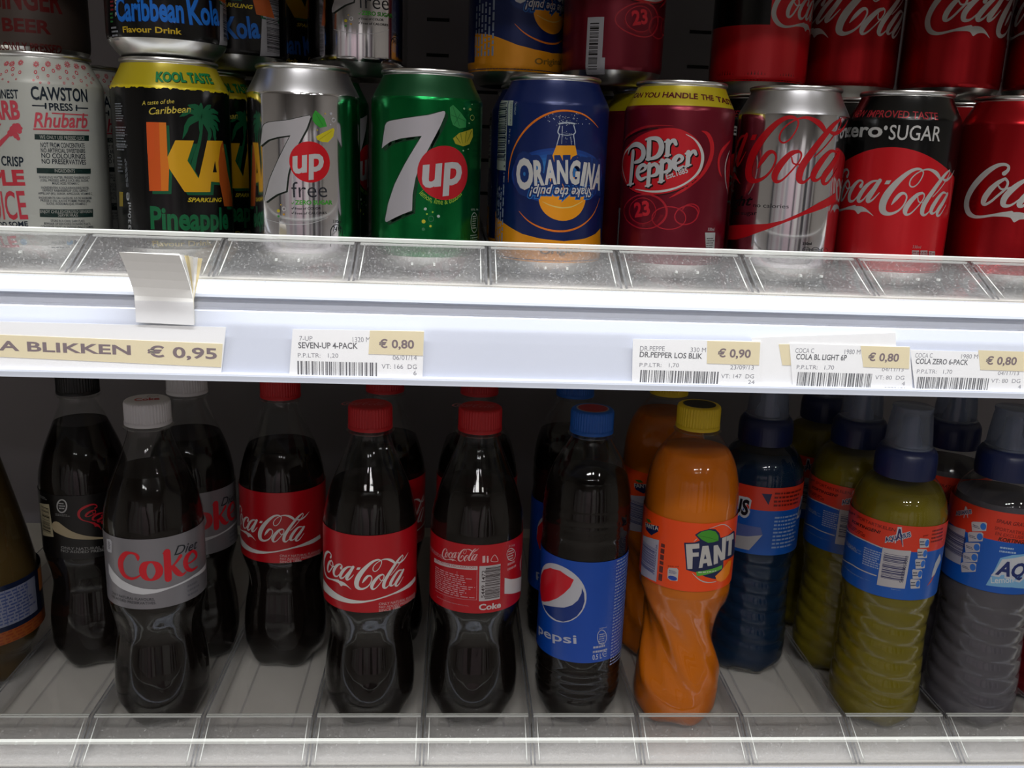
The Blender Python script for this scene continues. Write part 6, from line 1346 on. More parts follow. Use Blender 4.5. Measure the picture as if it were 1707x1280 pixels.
def items_to_tris(items):
    """-> {(sort, colour): [(verts2d, tris, layer)]}"""
    out = {}
    def put(kind, col, v, f, ly):
        out.setdefault((kind, col), []).append((v, f, ly))
    for it in items:
        k = it[0]
        if k == 'T':
            _, s, u0, v0, u1, v1, h, col, ly, bold, shear, outl = it
            bold *= 0.62
            bv, _f = text_tris(s, bold, shear)
            x0, x1 = min(p[0] for p in bv), max(p[0] for p in bv)
            tv, tf = (bv, _f) if not outl else text_tris(s, min(bold + outl, 0.3), shear)
            L = math.hypot(u1 - u0, v1 - v0)
            c, sn = (u1 - u0) / L, (v1 - v0) / L
            sx, sy = L / max(1e-6, x1 - x0), h / (CAP_H + 2 * max(0, bold))
            tv = [(x, y + bold) for x, y in tv]
            put('lettering', col, [(u0 + c * (x - x0) * sx - sn * y * sy, v0 + sn * (x - x0) * sx + c * y * sy) for x, y in tv], tf, ly)
        elif k == 'A':
            _, s, cu, cv, ru, rv, a0, a1, h, col, ly, bold = it
            tv, tf = text_tris(s, bold, 0)
            x0, x1 = min(p[0] for p in tv), max(p[0] for p in tv)
            pts = []
            for x, y in tv:
                t = math.radians(a0 + (a1 - a0) * (x - x0) / (x1 - x0))
                g = 1 - (y * h / CAP_H) / ((ru + rv) / 2)
                pts.append((cu + ru * g * math.cos(t), cv + rv * g * math.sin(t)))
            put('lettering', col, pts, tf, ly)
        elif k == 'P':
            p = pairs(it[1])
            if it[4]:
                p = cr_closed(p)
            put('artwork', it[2], *poly_tris(p), it[3])
        elif k == 'S':
            put('artwork', it[2], *stroke_tris(pairs(it[1], 3)), it[3])
        elif k == 'E':
            _, cu, cv, ru, rv, col, ly, rot = it
            n = 40 if max(ru, rv) > 3 else 12
            p = [(cu + ru * math.cos(2 * math.pi * i / n), cv + rv * math.sin(2 * math.pi * i / n)) for i in range(n)]
            put('artwork', col, p, [(0, i, i + 1) for i in range(1, n - 1)], ly)
        elif k == 'B':
            _, u0, v0, u1, v1, d, col, seed, ly, n = it
            r = random.Random(seed)
            ws = [r.choice((1, 1, 2, 3)) for _ in range(2 * n)]
            tot, pos = sum(ws), 0
            v, f = [], []
            for i, w in enumerate(ws):
                if i % 2 == 0:
                    a, b = pos / tot, (pos + w) / tot
                    if d == 'x':
                        q = [(u0 + (u1 - u0) * a, v1), (u0 + (u1 - u0) * b, v1), (u0 + (u1 - u0) * b, v0), (u0 + (u1 - u0) * a, v0)]
                        e = (v1 - v0)
                    else:
                        q = [(u0, v0 + (v1 - v0) * a), (u1, v0 + (v1 - v0) * a), (u1, v0 + (v1 - v0) * b), (u0, v0 + (v1 - v0) * b)]
                    k0 = len(v); v += q; f += [(k0, k0 + 1, k0 + 2), (k0, k0 + 2, k0 + 3)]
                pos += w
            put('barcode', col, v, f, ly)
        elif k == 'M':                                            # lines of print too small to read
            _, u0, v0, u1, v1, n, col, d, seed, ly = it
            r = random.Random(seed)
            v, f = [], []
            for i in range(n):
                a, b = (i + 0.22) / n, (i + 0.68) / n
                t = 0.0
                end = r.uniform(0.72, 1.0)
                while t < end:
                    w = r.uniform(0.04, 0.16)
                    t2 = min(end, t + w)
                    if d == 'x':
                        q = [(u0 + (u1 - u0) * t, v0 + (v1 - v0) * a), (u0 + (u1 - u0) * t2, v0 + (v1 - v0) * a), (u0 + (u1 - u0) * t2, v0 + (v1 - v0) * b), (u0 + (u1 - u0) * t, v0 + (v1 - v0) * b)]
                    else:
                        q = [(u0 + (u1 - u0) * a, v1 + (v0 - v1) * t), (u0 + (u1 - u0) * b, v1 + (v0 - v1) * t), (u0 + (u1 - u0) * b, v1 + (v0 - v1) * t2), (u0 + (u1 - u0) * a, v1 + (v0 - v1) * t2)]
                    k0 = len(v); v += q; f += [(k0, k0 + 1, k0 + 2), (k0, k0 + 2, k0 + 3)]
                    t = t2 + 0.03
            put('small_print', col, v, f, ly)
        elif k == 'L':
            _, a, b, c, d, e, g, col, ly, only = it
            sc = math.sqrt(abs(a * e - b * d))
            for key, typ, dat in TEMPLATE:
                if only and key not in only:
                    continue
                if typ == 'S':
                    p = [(a * x + b * y + c, d * x + e * y + g, w * sc) for x, y, w in pairs(dat, 3)]
                    put('artwork', col, *stroke_tris(p), ly)
                else:
                    p = cr_closed([(a * x + b * y + c, d * x + e * y + g) for x, y in pairs(dat)], 3) if key == 's' else [(a * x + b * y + c, d * x + e * y + g) for x, y in pairs(dat)]
                    put('artwork', col, *poly_tris(p), ly)
    return out

INK_ROUGH = {}
def dim(hexcol, k):
    """inks printed straight on metal or film reflect less than white paper"""
    out = ''
    for i in (0, 2, 4):
        v = lin(int(hexcol[i:i + 2], 16) / 255) * k
        out += '%02X' % round(255 * (12.92 * v if v < 0.0031308 else 1.055 * v ** (1 / 2.4) - 0.055))
    return out
INK_K = {'can': 0.6, 'label': 0.6, 'paper': 1.0}
def ink(col, gloss):
    c = [int(col[i:i + 2], 16) for i in (0, 2, 4)]
    sat = (max(c) - min(c)) / max(1, max(c))
    col = dim(col, INK_K[gloss] + (0.3 * sat if gloss != 'paper' else 0))
    return mat('ink_%s_%s' % (col, gloss), col, {'can': 0.25, 'label': 0.3, 'paper': 0.7}[gloss], {'can': 0.25, 'label': 0.0, 'paper': 0.0}[gloss], 0.5)

def print_on(parent, items, R=None, prof=None, gloss='can', straight=(0, 1e9), off=0.07, step=0.035, planeoff=None):
    """R: radius that turns u into an angle; prof: radius by height; planeoff: flat print at that y instead"""
    groups = {}
    for (kind, col), lst in items_to_tris(items).items():
        groups.setdefault(kind, []).append((col, lst))
    made = []
    for kind, cols in groups.items():
        V, F, I, mats = [], [], [], []
        for mi, (col, lst) in enumerate(cols):
            mats.append(ink(col, gloss))
            for v, f, ly in lst:
                us = [p[0] for p in v]; vs = [p[1] for p in v]
                if not us: continue
                bm = bmesh.new()
                bv = [bm.verts.new((x, y, 0)) for x, y in v]
                for t in f:
                    if len(set(t)) == 3:
                        try: bm.faces.new([bv[q] for q in t])
                        except ValueError: pass
                if R:
                    a = math.floor(min(us) / 2.4) * 2.4
                    while a < max(us):
                        if a > min(us):
                            bmesh.ops.bisect_plane(bm, geom=bm.verts[:] + bm.edges[:] + bm.faces[:], plane_co=(a, 0, 0), plane_no=(1, 0, 0), dist=1e-5)
                        a += 2.4
                    a = math.floor(min(vs) / 2.0) * 2.0
                    while a < max(vs):
                        if a > min(vs) and not (straight[0] < a < straight[1]):
                            bmesh.ops.bisect_plane(bm, geom=bm.verts[:] + bm.edges[:] + bm.faces[:], plane_co=(0, a, 0), plane_no=(0, 1, 0), dist=1e-5)
                        a += 2.0
                o0 = off + step * ly
                k0 = len(V)
                bm.verts.index_update()
                for q in bm.verts:
                    if R:
                        t = q.co.x / R
                        r = (prof(q.co.y) if prof else R) + o0
                        V.append((r * math.sin(t) * MM, -r * math.cos(t) * MM, q.co.y * MM))
                    else:
                        V.append((q.co.x * MM, (planeoff - o0) * MM, q.co.y * MM))
                for q in bm.faces:
                    ids = [k0 + w.index for w in q.verts]
                    if q.normal.z < 0: ids.reverse()
                    F.append(tuple(ids)); I.append(mi)
                bm.free()
        o = mobj(kind, V, F, mats, parent, I, smooth=bool(R), angle=50)
        made.append(o)
    return made

# ------------------------------------------------------------------ drink cans
CAN_PROF = [(18, 4.2), (22, 1.6), (23.2, 0.5), (24.2, 0.0), (25.4, 0.4), (27.0, 1.9), (29.2, 4.2), (31.3, 6.8), (32.6, 9.4), (33.1, 12.6), (33.1, 40), (33.1, 70), (33.1, 97.5),
            (32.95, 98.6), (32.4, 99.9), (31.5, 101.8), (30.2, 104.2), (28.8, 106.8), (27.6, 109.2), (26.9, 110.8), (26.5, 111.8)]
CAN_RIM = [(26.5, 111.8), (26.45, 112.3), (26.9, 112.7), (27.35, 113.2), (27.45, 114.0), (27.2, 114.7), (26.6, 115.0), (25.9, 114.8), (25.6, 114.0), (25.3, 111.5), (24.6, 109.4), (23.8, 109.0), (22.8, 110.2), (10, 110.3), (0.1, 110.3)]
can_r = interp_profile(CAN_PROF)

def split_profile(prof, cuts):
    f = interp_profile(prof)
    zmax_i = max(range(len(prof)), key=lambda i: prof[i][1])
    out = list(prof)
    for c in cuts:
        for i in range(4, len(out) - 1):
            if out[i][1] < c < out[i + 1][1]:
                out.insert(i + 1, (f(c), c)); break
    return out

def make_can(name, loc, rz, body, zones, items, label, group=None, top_mat=None):
    """zones: [(z_from, material)] upward from the bare bottom; body the material from z=9"""
    t = tag(empty(name, loc, rz), label, 'can', group)
    cuts = [9.0] + [z for z, _ in zones]
    mats = [ALU, body] + [m for _, m in zones]
    def zm(z, j):
        if z < 8.0: return 0
        s = 1
        for i, (zf, _) in enumerate(zones):
            if z > zf: s = 2 + i
        return s
    lathe('body', split_profile(CAN_PROF, cuts), mats, t, 96, zm, cap0=True, angle=60)
    lathe('rim', CAN_RIM, [ALU], t, 72, angle=40)
    tb = MB().box(-0.008, 0.008, -0.013, 0.011, 0.1105, 0.1117).build('pull_tab', [ALU], t, bevel=0.0005)
    if items:
        print_on(t, items, 33.1, can_r, 'can', (13, 97))
    return t

def metal_ink(name, col, metal=0.75, rough=0.24):
    return mat(name, dim(col, 0.6), rough, metal, 0.5, bump=0.02, bscale=60, stretch=(1, 1, 0.05))

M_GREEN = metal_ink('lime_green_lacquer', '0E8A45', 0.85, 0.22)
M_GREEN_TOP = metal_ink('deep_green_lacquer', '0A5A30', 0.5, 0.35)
M_SILVER = mat('mirror_silver_can', 'DAD8DC', 0.10, 1.0, bump=0.015, bscale=50, stretch=(1, 1, 0.04))
M_SILVER_TOP = mat('satin_silver_can', 'C2C2C6', 0.34, 1.0)
M_NAVY = metal_ink('navy_can_lacquer', '11296A', 0.3, 0.28)
M_BURG = metal_ink('burgundy_can_lacquer', '86142C', 0.55, 0.28)
M_YEL = metal_ink('yellow_can_lacquer', 'D8C418', 0.25, 0.3)
M_BLACK = metal_ink('black_can_lacquer', '0C0C0D', 0.2, 0.2)
M_RED = metal_ink('red_can_lacquer', 'C8121E', 0.75, 0.25)
M_WHITE = metal_ink('white_can_lacquer', 'CFD2CA', 0.1, 0.4)
M_ORANGE = metal_ink('orange_can_lacquer', 'E99A1A', 0.3, 0.3)
M_GINGER = metal_ink('dark_ginger_lacquer', '5E5048', 0.1, 0.4)  # dark brown base, far darker than the floral can's lacquer

def wavy(v0, v1, amp, n, col, ly):
    p = []
    m = n * 5
    for i in range(m + 1):
        u = -104 + 208 * i / m
        p.append((u, v0 + amp * (abs(math.sin(math.pi * i / 5 + 0.6 * math.sin(i * 1.7))) * 1.2 - 0.6)))
    return ('P', [q for a in p + [(104, v1), (-104, v1)] for q in a], col, ly, 0)

ART['pineapple_can'].append(wavy(97.8, 99.4, 0.9, 34, 'D8C418', 1.5))
ART['pepper_can'] += [('P', [-53, 6, -42, 6, -42, 40, -53, 40], 'C8C8D0', 2, 0), ('B', -51, 9, -45, 37, 'y', '1A1418', 31, 3, 24), ('P', [-42, 6, -40, 6, -40, 16, -42, 16], 'C8C8D0', 2, 0)]
KOLA_ITEMS = [it for it in ART['pineapple_can'] if it[0] in 'PS' or (it[0] == 'T' and it[1] in ('SPARKLING', 'KOOL TASTE', '330ml'))] + KOLA
GINGER = [('T', 'GINGER', -22, 30, 22, 30, 15, '6A1818', 2, 0.05, 0, 0), ('T', 'BEER', -14, 17, 14, 17, 8, '6A1818', 2, 0.05, 0, 0), ('T', 'CAWSTON', -16, 76, 16, 76, 10, '202C3A', 2, 0.04, 0, 0),
          ('T', 'PRESS', -9, 66, 9, 66, 6, '202C3A', 2, 0.04, 0, 0), ('S', [-24, 48, 0.8, 24, 48, 0.8], '6A1818', 2), ('T', 'SPARKLING', -17, 51, 17, 51, 6, '202C3A', 2, 0.03, 0, 0),
          ('T', 'SLOWLY PRESSED', -20, 6, 20, 6, 5, '6A1818', 2, 0.03, 0, 0)]
SPECS = {
 'floral_can': (M_WHITE, [], ART['floral_can']),
 'pineapple_can': (M_BLACK, [(98.5, M_YEL)], ART['pineapple_can']),
 'kola_can': (M_BLACK, [(98.5, M_YEL)], KOLA_ITEMS),
 'lime_can_silver': (M_SILVER, [(99.0, M_SILVER_TOP)], ART['lime_can_silver']),
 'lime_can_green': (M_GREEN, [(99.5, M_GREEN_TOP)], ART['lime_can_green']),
 'orange_can': (M_NAVY, [], [('P', [-104, 8, 104, 8, 104, 14, -104, 14], 'E99A1A', 1.1, 0)] + ART['orange_can']),
 'pepper_can': (M_BURG, [(100.5, M_YEL)], ART['pepper_can']),
 'cola_can_silver': (M_SILVER, [(98.5, M_SILVER_TOP)], ART['cola_can_silver']),
 'cola_can_black': (M_BLACK, [], [('P', [-104, 8.5, 104, 8.5, 104, 44, -104, 44], 'C8141E', 0.9, 0)] + ART['cola_can_black']),
 'cola_can_red': (M_RED, [], ART['cola_can_red']),
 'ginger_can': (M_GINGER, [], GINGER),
}
UZ, LZ = -0.0664, -0.4009
def facing(x, y):
    return math.atan2(-x, y)
FIRST = {}
def can_at(spec, x, y, level, label, turn=0.0, group=None):
    """level 0 stands on the shelf, 1 on the can below; turn in degrees away from facing the aisle"""
    loc = (x, y, UZ + level * 0.1152)
    rz = facing(x, y) + math.radians(turn)
    if spec in FIRST:
        t = copy_tree(FIRST[spec])
        t.location = loc; t.rotation_euler = (0, 0, rz)
        tag(t, label)
        if 'group' in t: del t['group']
        if group: t['group'] = group
        return t
    b, z, it = SPECS[spec]
    FIRST[spec] = make_can('drink_can', loc, rz, b, z, it, label, group)
    return FIRST[spec]

def P_(n):
    return PLACE[n]
PLACE['floral_can'] = (-0.2432, 0.574)
PLACE['cola_can_black'] = (0.2745, 0.574)
PLACE['cola_can_red'] = (0.3488, 0.574)
PLACE['cola_can_silver'] = (0.2045, 0.574)
PLACE['cola_red'] = (-0.0567, 0.612)
PLACE['orange_soda'] = (0.1724, 0.6105)
can_at('floral_can', *P_('floral_can'), 0, 'white fruit-juice can with pink flowers round its neck, standing at the front')
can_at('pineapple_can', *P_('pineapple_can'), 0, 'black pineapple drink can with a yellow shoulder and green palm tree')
can_at('lime_can_silver', *P_('lime_can_silver'), 0, 'mirror-silver lemon-lime can with a white numeral and red disc')
can_at('lime_can_green', *P_('lime_can_green'), 0, 'green lemon-lime can with a big white numeral and red disc')
can_at('orange_can', *P_('orange_can'), 0, 'navy orange-drink can showing an orange bottle in a ring')
can_at('pepper_can', *P_('pepper_can'), 0, 'burgundy soda can with a yellow shoulder band and red oval logo, in the front row')
can_at('cola_can_silver', *P_('cola_can_silver'), 0, 'silver light cola can with red script lettering')
can_at('cola_can_black', *P_('cola_can_black'), 0, 'black-topped sugar-free cola can with a red disc, in the front row')
can_at('cola_can_red', *P_('cola_can_red'), 0, 'plain red cola can in the front row, cut by the frame edge')
can_at('kola_can', *P_('pineapple_can'), 1, 'black cola-flavour can with blue lettering, stacked on the pineapple can')
# set back: second row and the cans stacked on it
can_at('floral_can', -0.2480, 0.6440, 0, 'white flower-patterned juice can half hidden behind the front floral can', 25)
can_at('ginger_can', -0.2780, 0.6520, 1, 'dark brown ginger beer can with dark red lettering, in the shade above the floral cans', -8)
can_at('pineapple_can', -0.1690, 0.6430, 0, 'black pineapple can with a yellow shoulder, behind the silver lemon-lime can', 20)
can_at('kola_can', -0.1475, 0.6430, 1, 'shaded black cola-flavour can with an orange letter, stacked behind the front black stack', -30)
can_at('kola_can', -0.1320, 0.7150, 1, 'black can with a yellow letter, deepest of the black stacks', 10)
can_at('pineapple_can', -0.1700, 0.7130, 0, 'black pineapple can supporting the deepest black stack', 10)
can_at('lime_can_green', -0.0940, 0.6440, 0, 'green lemon-lime can peeping out between the silver and green front cans', 55)
can_at('lime_can_silver', -0.0690, 0.6560, 1, 'silver lemon-lime can stacked in the second row above the green cans', 14)
can_at('lime_can_green', -0.0195, 0.6440, 0, 'green lemon-lime can hidden right behind the front green one', 0)
can_at('orange_can', 0.0550, 0.6440, 0, 'navy orange-drink can standing behind the front navy can', 30)
can_at('orange_can', 0.0380, 0.6650, 1, 'navy orange-drink can in deep shade, stacked behind the front navy can', 30)
can_at('pepper_can', 0.1310, 0.6430, 0, 'burgundy can with a yellow shoulder peeping out left of the front burgundy can', 95)
can_at('pepper_can', 0.0870, 0.7100, 1, 'shaded burgundy can with an oval logo, stacked deepest over the navy can', 12)
can_at('pepper_can', 0.1310, 0.7130, 0, 'burgundy can supporting the deepest burgundy stack', 0)
can_at('pepper_can', 0.1000, 0.6360, 1, 'burgundy can stacked in the second row, its barcode turned to the front', 62)
can_at('orange_can', 0.0560, 0.7130, 0, 'navy orange-drink can deepest in its lane', 0)
can_at('cola_can_black', 0.2045, 0.6440, 0, 'black cola can behind the front silver cola can', 30)
can_at('cola_can_black', 0.2075, 0.6640, 1, 'black cola can in deep shade, stacked above the silver cola can', 95)
can_at('cola_can_black', 0.2555, 0.7420, 1, 'black cola can with a pale script letter, far back in the shade', 20)
can_at('cola_can_black', 0.2747, 0.7130, 0, 'black cola can supporting the far stack', 0)
can_at('cola_can_black', 0.2747, 0.6440, 0, 'black cola can hidden behind the front black-topped can', -20)
can_at('cola_can_red', 0.2745, 0.6720, 1, 'red cola can with its small print turned right, stacked behind the black-topped can', -55)
can_at('cola_can_red', 0.3475, 0.6430, 0, 'red cola can just showing between the two front right cans', 35)
can_at('cola_can_red', 0.3385, 0.6500, 1, 'shiny red cola can with grey script, stacked above the gap in the front row', 10)
can_at('cola_can_red', 0.4025, 0.6280, 1, 'red cola can stacked at the frame edge above the plain red can', -40)
can_at('cola_can_red', 0.4212, 0.6200, 0, 'red cola can supporting the stack at the frame edge', 0)
# ------------------------------------------------------------------ plastic bottles
def bump01(z, a, b, s=6.0):
    return max(0.0, min(1.0, (z - a) / s, (b - z) / s))

def petal(t, z, r, n=5, h=16.0):
    if z < h:
        r *= 1 - 0.20 * (1 - z / h) * (0.5 + 0.5 * math.cos(n * t))
    return r
def mod_contour(t, z, r):
    r = petal(t, z, r)
    k = bump01(z, 26, 90, 12)
    return r - 1.5 * k * (0.5 + 0.5 * math.cos(6 * t)) ** 2 + (-0.35 * bump01(z, 158, 196, 10) * (0.5 + 0.5 * math.cos(12 * t)))
def mod_ribbed(t, z, r):
    r = petal(t, z, r)
    return r + 0.45 * math.sin(2 * math.pi * z / 3.6) * (bump01(z, 14, 56, 4) + 0.7 * bump01(z, 136, 176, 6))
def mod_twist(t, z, r):
    r = petal(t, z, r, 5, 8)
    k = bump01(z, 18, 108, 16)
    return r + k * (1.3 * math.cos(3 * (t + z * 0.026)) + 0.9 * math.cos(5 * (t + z * 0.022)) + 0.6 * math.cos(10 * (t + z * 0.022)))
def mod_diag(t, z, r):
    r = petal(t, z, r, 6, 7)
    k = bump01(z, 10, 102, 10)
    s = (z / 13.5 + 0.55 * math.sin(t + 0.6)) % 1.0
    return r - 1.5 * k * math.exp(-((s - 0.5) / 0.12) ** 2) - 0.7 * k * max(0, math.cos(2 * t + z * 0.03)) ** 3

CONTOUR = [(17, 0.4), (24, 0.0), (28.5, 3), (31, 9), (32.4, 20), (32.7, 34), (31.4, 48), (29.4, 60), (28.6, 67), (29.6, 76), (31.8, 87), (32.8, 94), (32.9, 110), (32.9, 146), (32.6, 154), (31.2, 163), (28.4, 174), (24.6, 184), (20.4, 194), (16.8, 203), (14.4, 210), (13.3, 215), (13.2, 218)]
DOMED = [(15, 0.4), (22, 0.0), (27, 3), (29.8, 10), (31.0, 20), (31.3, 40), (31.4, 55), (31.4, 135), (31.3, 160), (30.4, 174), (27.6, 187), (23, 198), (17.6, 207), (14.2, 213), (13.2, 217), (13.2, 218)]
ROUND = [(17, 0.4), (25, 0.0), (29, 3), (31, 12), (31.6, 26), (30.2, 40), (27.4, 54), (25.4, 66), (26.2, 78), (29.4, 92), (32.4, 104), (33.1, 112), (33.1, 165), (32.9, 176), (31.6, 188), (28.2, 200), (22.4, 210), (16.4, 217.5), (13.6, 221.5), (13.2, 223)]
SPORT = [(18, 0.4), (27, 0.0), (30.6, 3), (32.4, 10), (32.8, 24), (31.8, 45), (30.8, 65), (31.2, 85), (32.4, 98), (33.1, 106), (33.1, 160), (32.6, 168), (30.6, 176), (27.2, 183), (23.0, 188.5), (19.6, 192), (18.8, 195)]
BULB = [(20, 0.4), (27, 0.0), (30.5, 3), (31.5, 12), (33, 20), (38.5, 30), (41.6, 42), (42.6, 56), (42.2, 72), (40.6, 88), (37.6, 106), (33.6, 126), (29.2, 146), (24.6, 166), (20.0, 186), (16.0, 202), (14.0, 211), (13.2, 218)]

CAP_WHITE = mat('cap_white', 'D4D2D8', 0.45)
CAP_RED = mat('cap_red', 'B8121C', 0.42)
CAP_BLUE = mat('cap_blue', '0E58B4', 0.42)
CAP_YEL = mat('cap_yellow', 'E0C020', 0.42)
CAP_BLACK = mat('cap_black', '101014', 0.4)
CAP_NAVY = mat('cap_navy', '15204A', 0.35)
DOME = clear_mat('sports_dome_plastic', 'C4CCDA', '9AA6BE', 0.30, rough=0.15)
COLA = drink_mat('cola', '0B0503', 0.0, '200804', 0.2)
ORANGE_D = drink_mat('orange_drink', 'C8680A', 0.05, 'E09428', 0.35)
YELLOW_D = drink_mat('yellow_drink', '7C701A', 0.35, 'B0A440', 0.3)
CLEAR_D = drink_mat('cloudy_drink', '6C6870', 0.5, 'A8A4AC', 0.3)
BLUE_D = drink_mat('dark_blue_drink', '0A2038', 0.10, '163450', 0.25)
RED_D = drink_mat('dark_red_drink', '5A0A12', 0.10, '6A1A1A', 0.25)
JUICE_D = drink_mat('juice_drink', '46361A', 0.10, '705830', 0.35)

def ribbed(n, depth):
    def f(t, z, r):
        return r - depth * (0.5 + 0.5 * math.cos(n * t)) ** 3
    return f

def screw_cap(t, z0, m, r=15.4, h=17.0, top=None):
    prof = [(r - 1.2, z0), (r, z0 + 0.5), (r, z0 + 2.6), (r - 0.35, z0 + 3.0), (r - 0.2, z0 + 3.6), (r - 0.2, z0 + h - 2.2), (r - 0.7, z0 + h - 0.8), (r - 1.7, z0 + h), (r - 3, z0 + h + 0.05), (0.05, z0 + h + 0.05)]
    def md(a, z, rr):
        return rr - (0.8 * (0.5 + 0.5 * math.cos(45 * a)) if z0 + 3.2 < z < z0 + h - 1.5 else 0)
    c = lathe('cap', prof, [m], t, 180, mod=md, angle=50)
    if isinstance(top, str):
        if top == 'diet':
            its = [('T', 'Coke', -8, -4.5, 8, -4.5, 7.5, 'C01826', 1, 0.06, 0, 0), ('T', 'Diet', 0, 5.5, 8, 5.5, 3, '20242E', 1, 0.0, 0.3, 0)]
        else:
            k = 0.42
            its = [('L', k, 0, -1.0, 0, k, -123.0 * k, 'D46870' if top == 'script' else '50505A', 1, '')]
        for o in print_on(c, its, None, None, 'label', planeoff=0.0, off=0.05, step=0.02):
            o.rotation_euler = (-math.pi / 2, 0, 0)
            o.location = (0, 0, (z0 + h + 0.06) * MM)
    elif top:
        for (rr, col, dz) in top:
            lathe('cap_print', [(rr, z0 + h + 0.1 + dz), (0.05, z0 + h + 0.1 + dz)], [ink(col, 'label')], c, 32)
    return c

def make_bottle(loc, rz, label, shape, mod, drink, level, capm, lab, items, R, neck=218.0, captop=None, sport=False, labmats=None, cat='bottle', group=None):
    """lab: (z0, z1, [(z_from, material)])"""
    t = tag(empty('drink_bottle', loc, rz), label, cat, group)
    prof = [(r, max(0.0, z)) for r, z in smooth_profile(shape, 2.2)]
    rf = interp_profile(prof)
    lathe('bottle_shell', prof, [PET], t, 90, mod=mod, angle=70)
    inner = [(max(0.05, r - 0.55), z + 0.5) for r, z in prof if z < level - 0.5] + [(rf(level) - 0.55, level)]
    inner = [(0.05, inner[0][1])] + inner + [(rf(level) * 0.5, level - 0.25), (0.05, level - 0.3)]
    lathe('drink', inner, [drink], t, 90, mod=(lambda a, z, r: mod(a, z - 0.5, r) if r > 8 and z < level - 1 else r), angle=60)
    if sport:
        col = lathe('collar', [(18.6, 190.5), (20.8, 191.2), (21.2, 193), (21.2, 203), (20.6, 208), (18.6, 211.4), (16.5, 212.2), (0.1, 212.4)], [CAP_NAVY], t, 120, mod=lambda a, z, r: r - (0.3 * (0.5 + 0.5 * math.cos(48 * a)) if 192 < z < 206 else 0), angle=40)
        lathe('dust_cover', [(16.8, 212), (17.0, 213.5), (16.2, 214), (15.4, 224), (14.0, 236), (13.4, 238.5), (14.0, 240.2), (13.8, 241.6), (12.2, 242.2), (0.1, 242.3)], [DOME], t, 64, angle=40)
        lathe('spout', [(9.5, 212.4), (8.5, 218), (6.2, 222), (6.0, 232), (5.0, 234), (0.1, 234.2)], [mat('spout_pale', '7A86A0', 0.4)], t, 40, angle=40)
    else:
        lathe('neck_ring', [(13.2, neck - 2.4), (16.4, neck - 2.0), (16.6, neck - 1.2), (13.2, neck - 0.8)], [PET], t, 64, angle=30)
        screw_cap(t, neck - 0.2, capm, top=captop)
    if lab:
        z0, z1, zones = lab
        cuts = sorted([z0, z1] + [z for z, _ in zones if z0 < z < z1])
        pr = []
        for a, b in zip(cuts, cuts[1:]):
            n = 2
            pr += [(R, a + (b - a) * i / n) for i in range(n)]
        pr.append((R, z1))
        mats = [m for _, m in zones]
        def zm(z, j):
            s = 0
            for i, (zf, _) in enumerate(zones):
                if z > zf: s = i
            return s
        lb = lathe('label', pr, mats, t, 96, zm, angle=60)
        if items:
            print_on(lb, items, R, None, 'label')
    return t

L_RED = mat('label_red', dim('B00E1C', 0.75), 0.3, 0, 0.5)
L_GREY = mat('label_silver_grey', dim('A6A4AA', 0.5), 0.34, 0.35, 0.5)
L_BLUE = mat('label_blue', dim('0A48AC', 0.75), 0.3, 0, 0.5)
L_ORANGE = mat('label_orange', dim('EA4A14', 0.85), 0.3, 0, 0.5)
L_BLACK = mat('label_black', dim('0A090B', 0.75), 0.3, 0, 0.5)
L_SBLUE = mat('label_sport_blue', dim('1458B4', 0.75), 0.3, 0, 0.5)
L_SRED = mat('label_sport_red', dim('D83A24', 0.75), 0.3, 0, 0.5)
L_NAVY = mat('label_navy', dim('101C3A', 0.6), 0.3, 0, 0.5)
L_OR2 = mat('label_soft_orange', dim('D07028', 0.75), 0.3, 0, 0.5)

JUICE_ART = [('P', [-70, 40, 130, 40, 130, 50, -70, 50], '8A4A1C', 1, 0), ('M', 0, 50, 60, 40, 4, '7A2E14', 'x', 2, 5), ('P', [6, 54, 44, 54, 44, 82, 6, 82], '80849A', 2, 0), ('M', 8, 81, 42, 55, 10, '3A4A7A', 'x', 3, 3)]
JUICE_ART += [('S', [u, 54, 0.4, u, 82, 0.4], '3A4A7A', 3) for u in (16, 25, 34)] + [('P', [50, 66, 62, 66, 62, 84, 50, 84], 'C87028', 1.5, 0)]
for k, it in enumerate(ART['sports_clear']):
    if it[0] == 'T' and it[1] == 'AQUARI':
        ART['sports_clear'][k] = it[:1] + ('AQUARIUS',) + it[2:4] + (it[2] + (it[4] - it[2]) * 1.36,) + it[5:]
BLUE_ART = []
for u0 in (-66, 40):
    BLUE_ART += [('T', 'AQUARIUS', u0, 136, u0 + 60, 138, 13, 'D8DCE6', 2, 0.06, 0.15, 0.12), ('T', 'AQUARIUS', u0, 136, u0 + 60, 138, 13, '14161E', 3, 0.06, 0.15, 0)]
BLUE_ART += [('P', [-40, 109, -3, 110, 6, 124, -6, 121, -22, 119, -40, 121], 'C4C4C8', 2, 0), ('P', [-40, 121, -22, 119, -6, 121, 6, 124, 4, 130, -40, 131], '5A6AA8', 1.5, 0),
             ('M', 14, 140, 40, 112, 9, '8FA8D4', 'x', 2, 4), ('M', 12, 160, 40, 147, 4, '6A1A14', 'x', 2, 8), ('P', [2, 158, 10, 158, 8, 149], '16204A', 2, 0)]
YART = ART['sports_yellow']
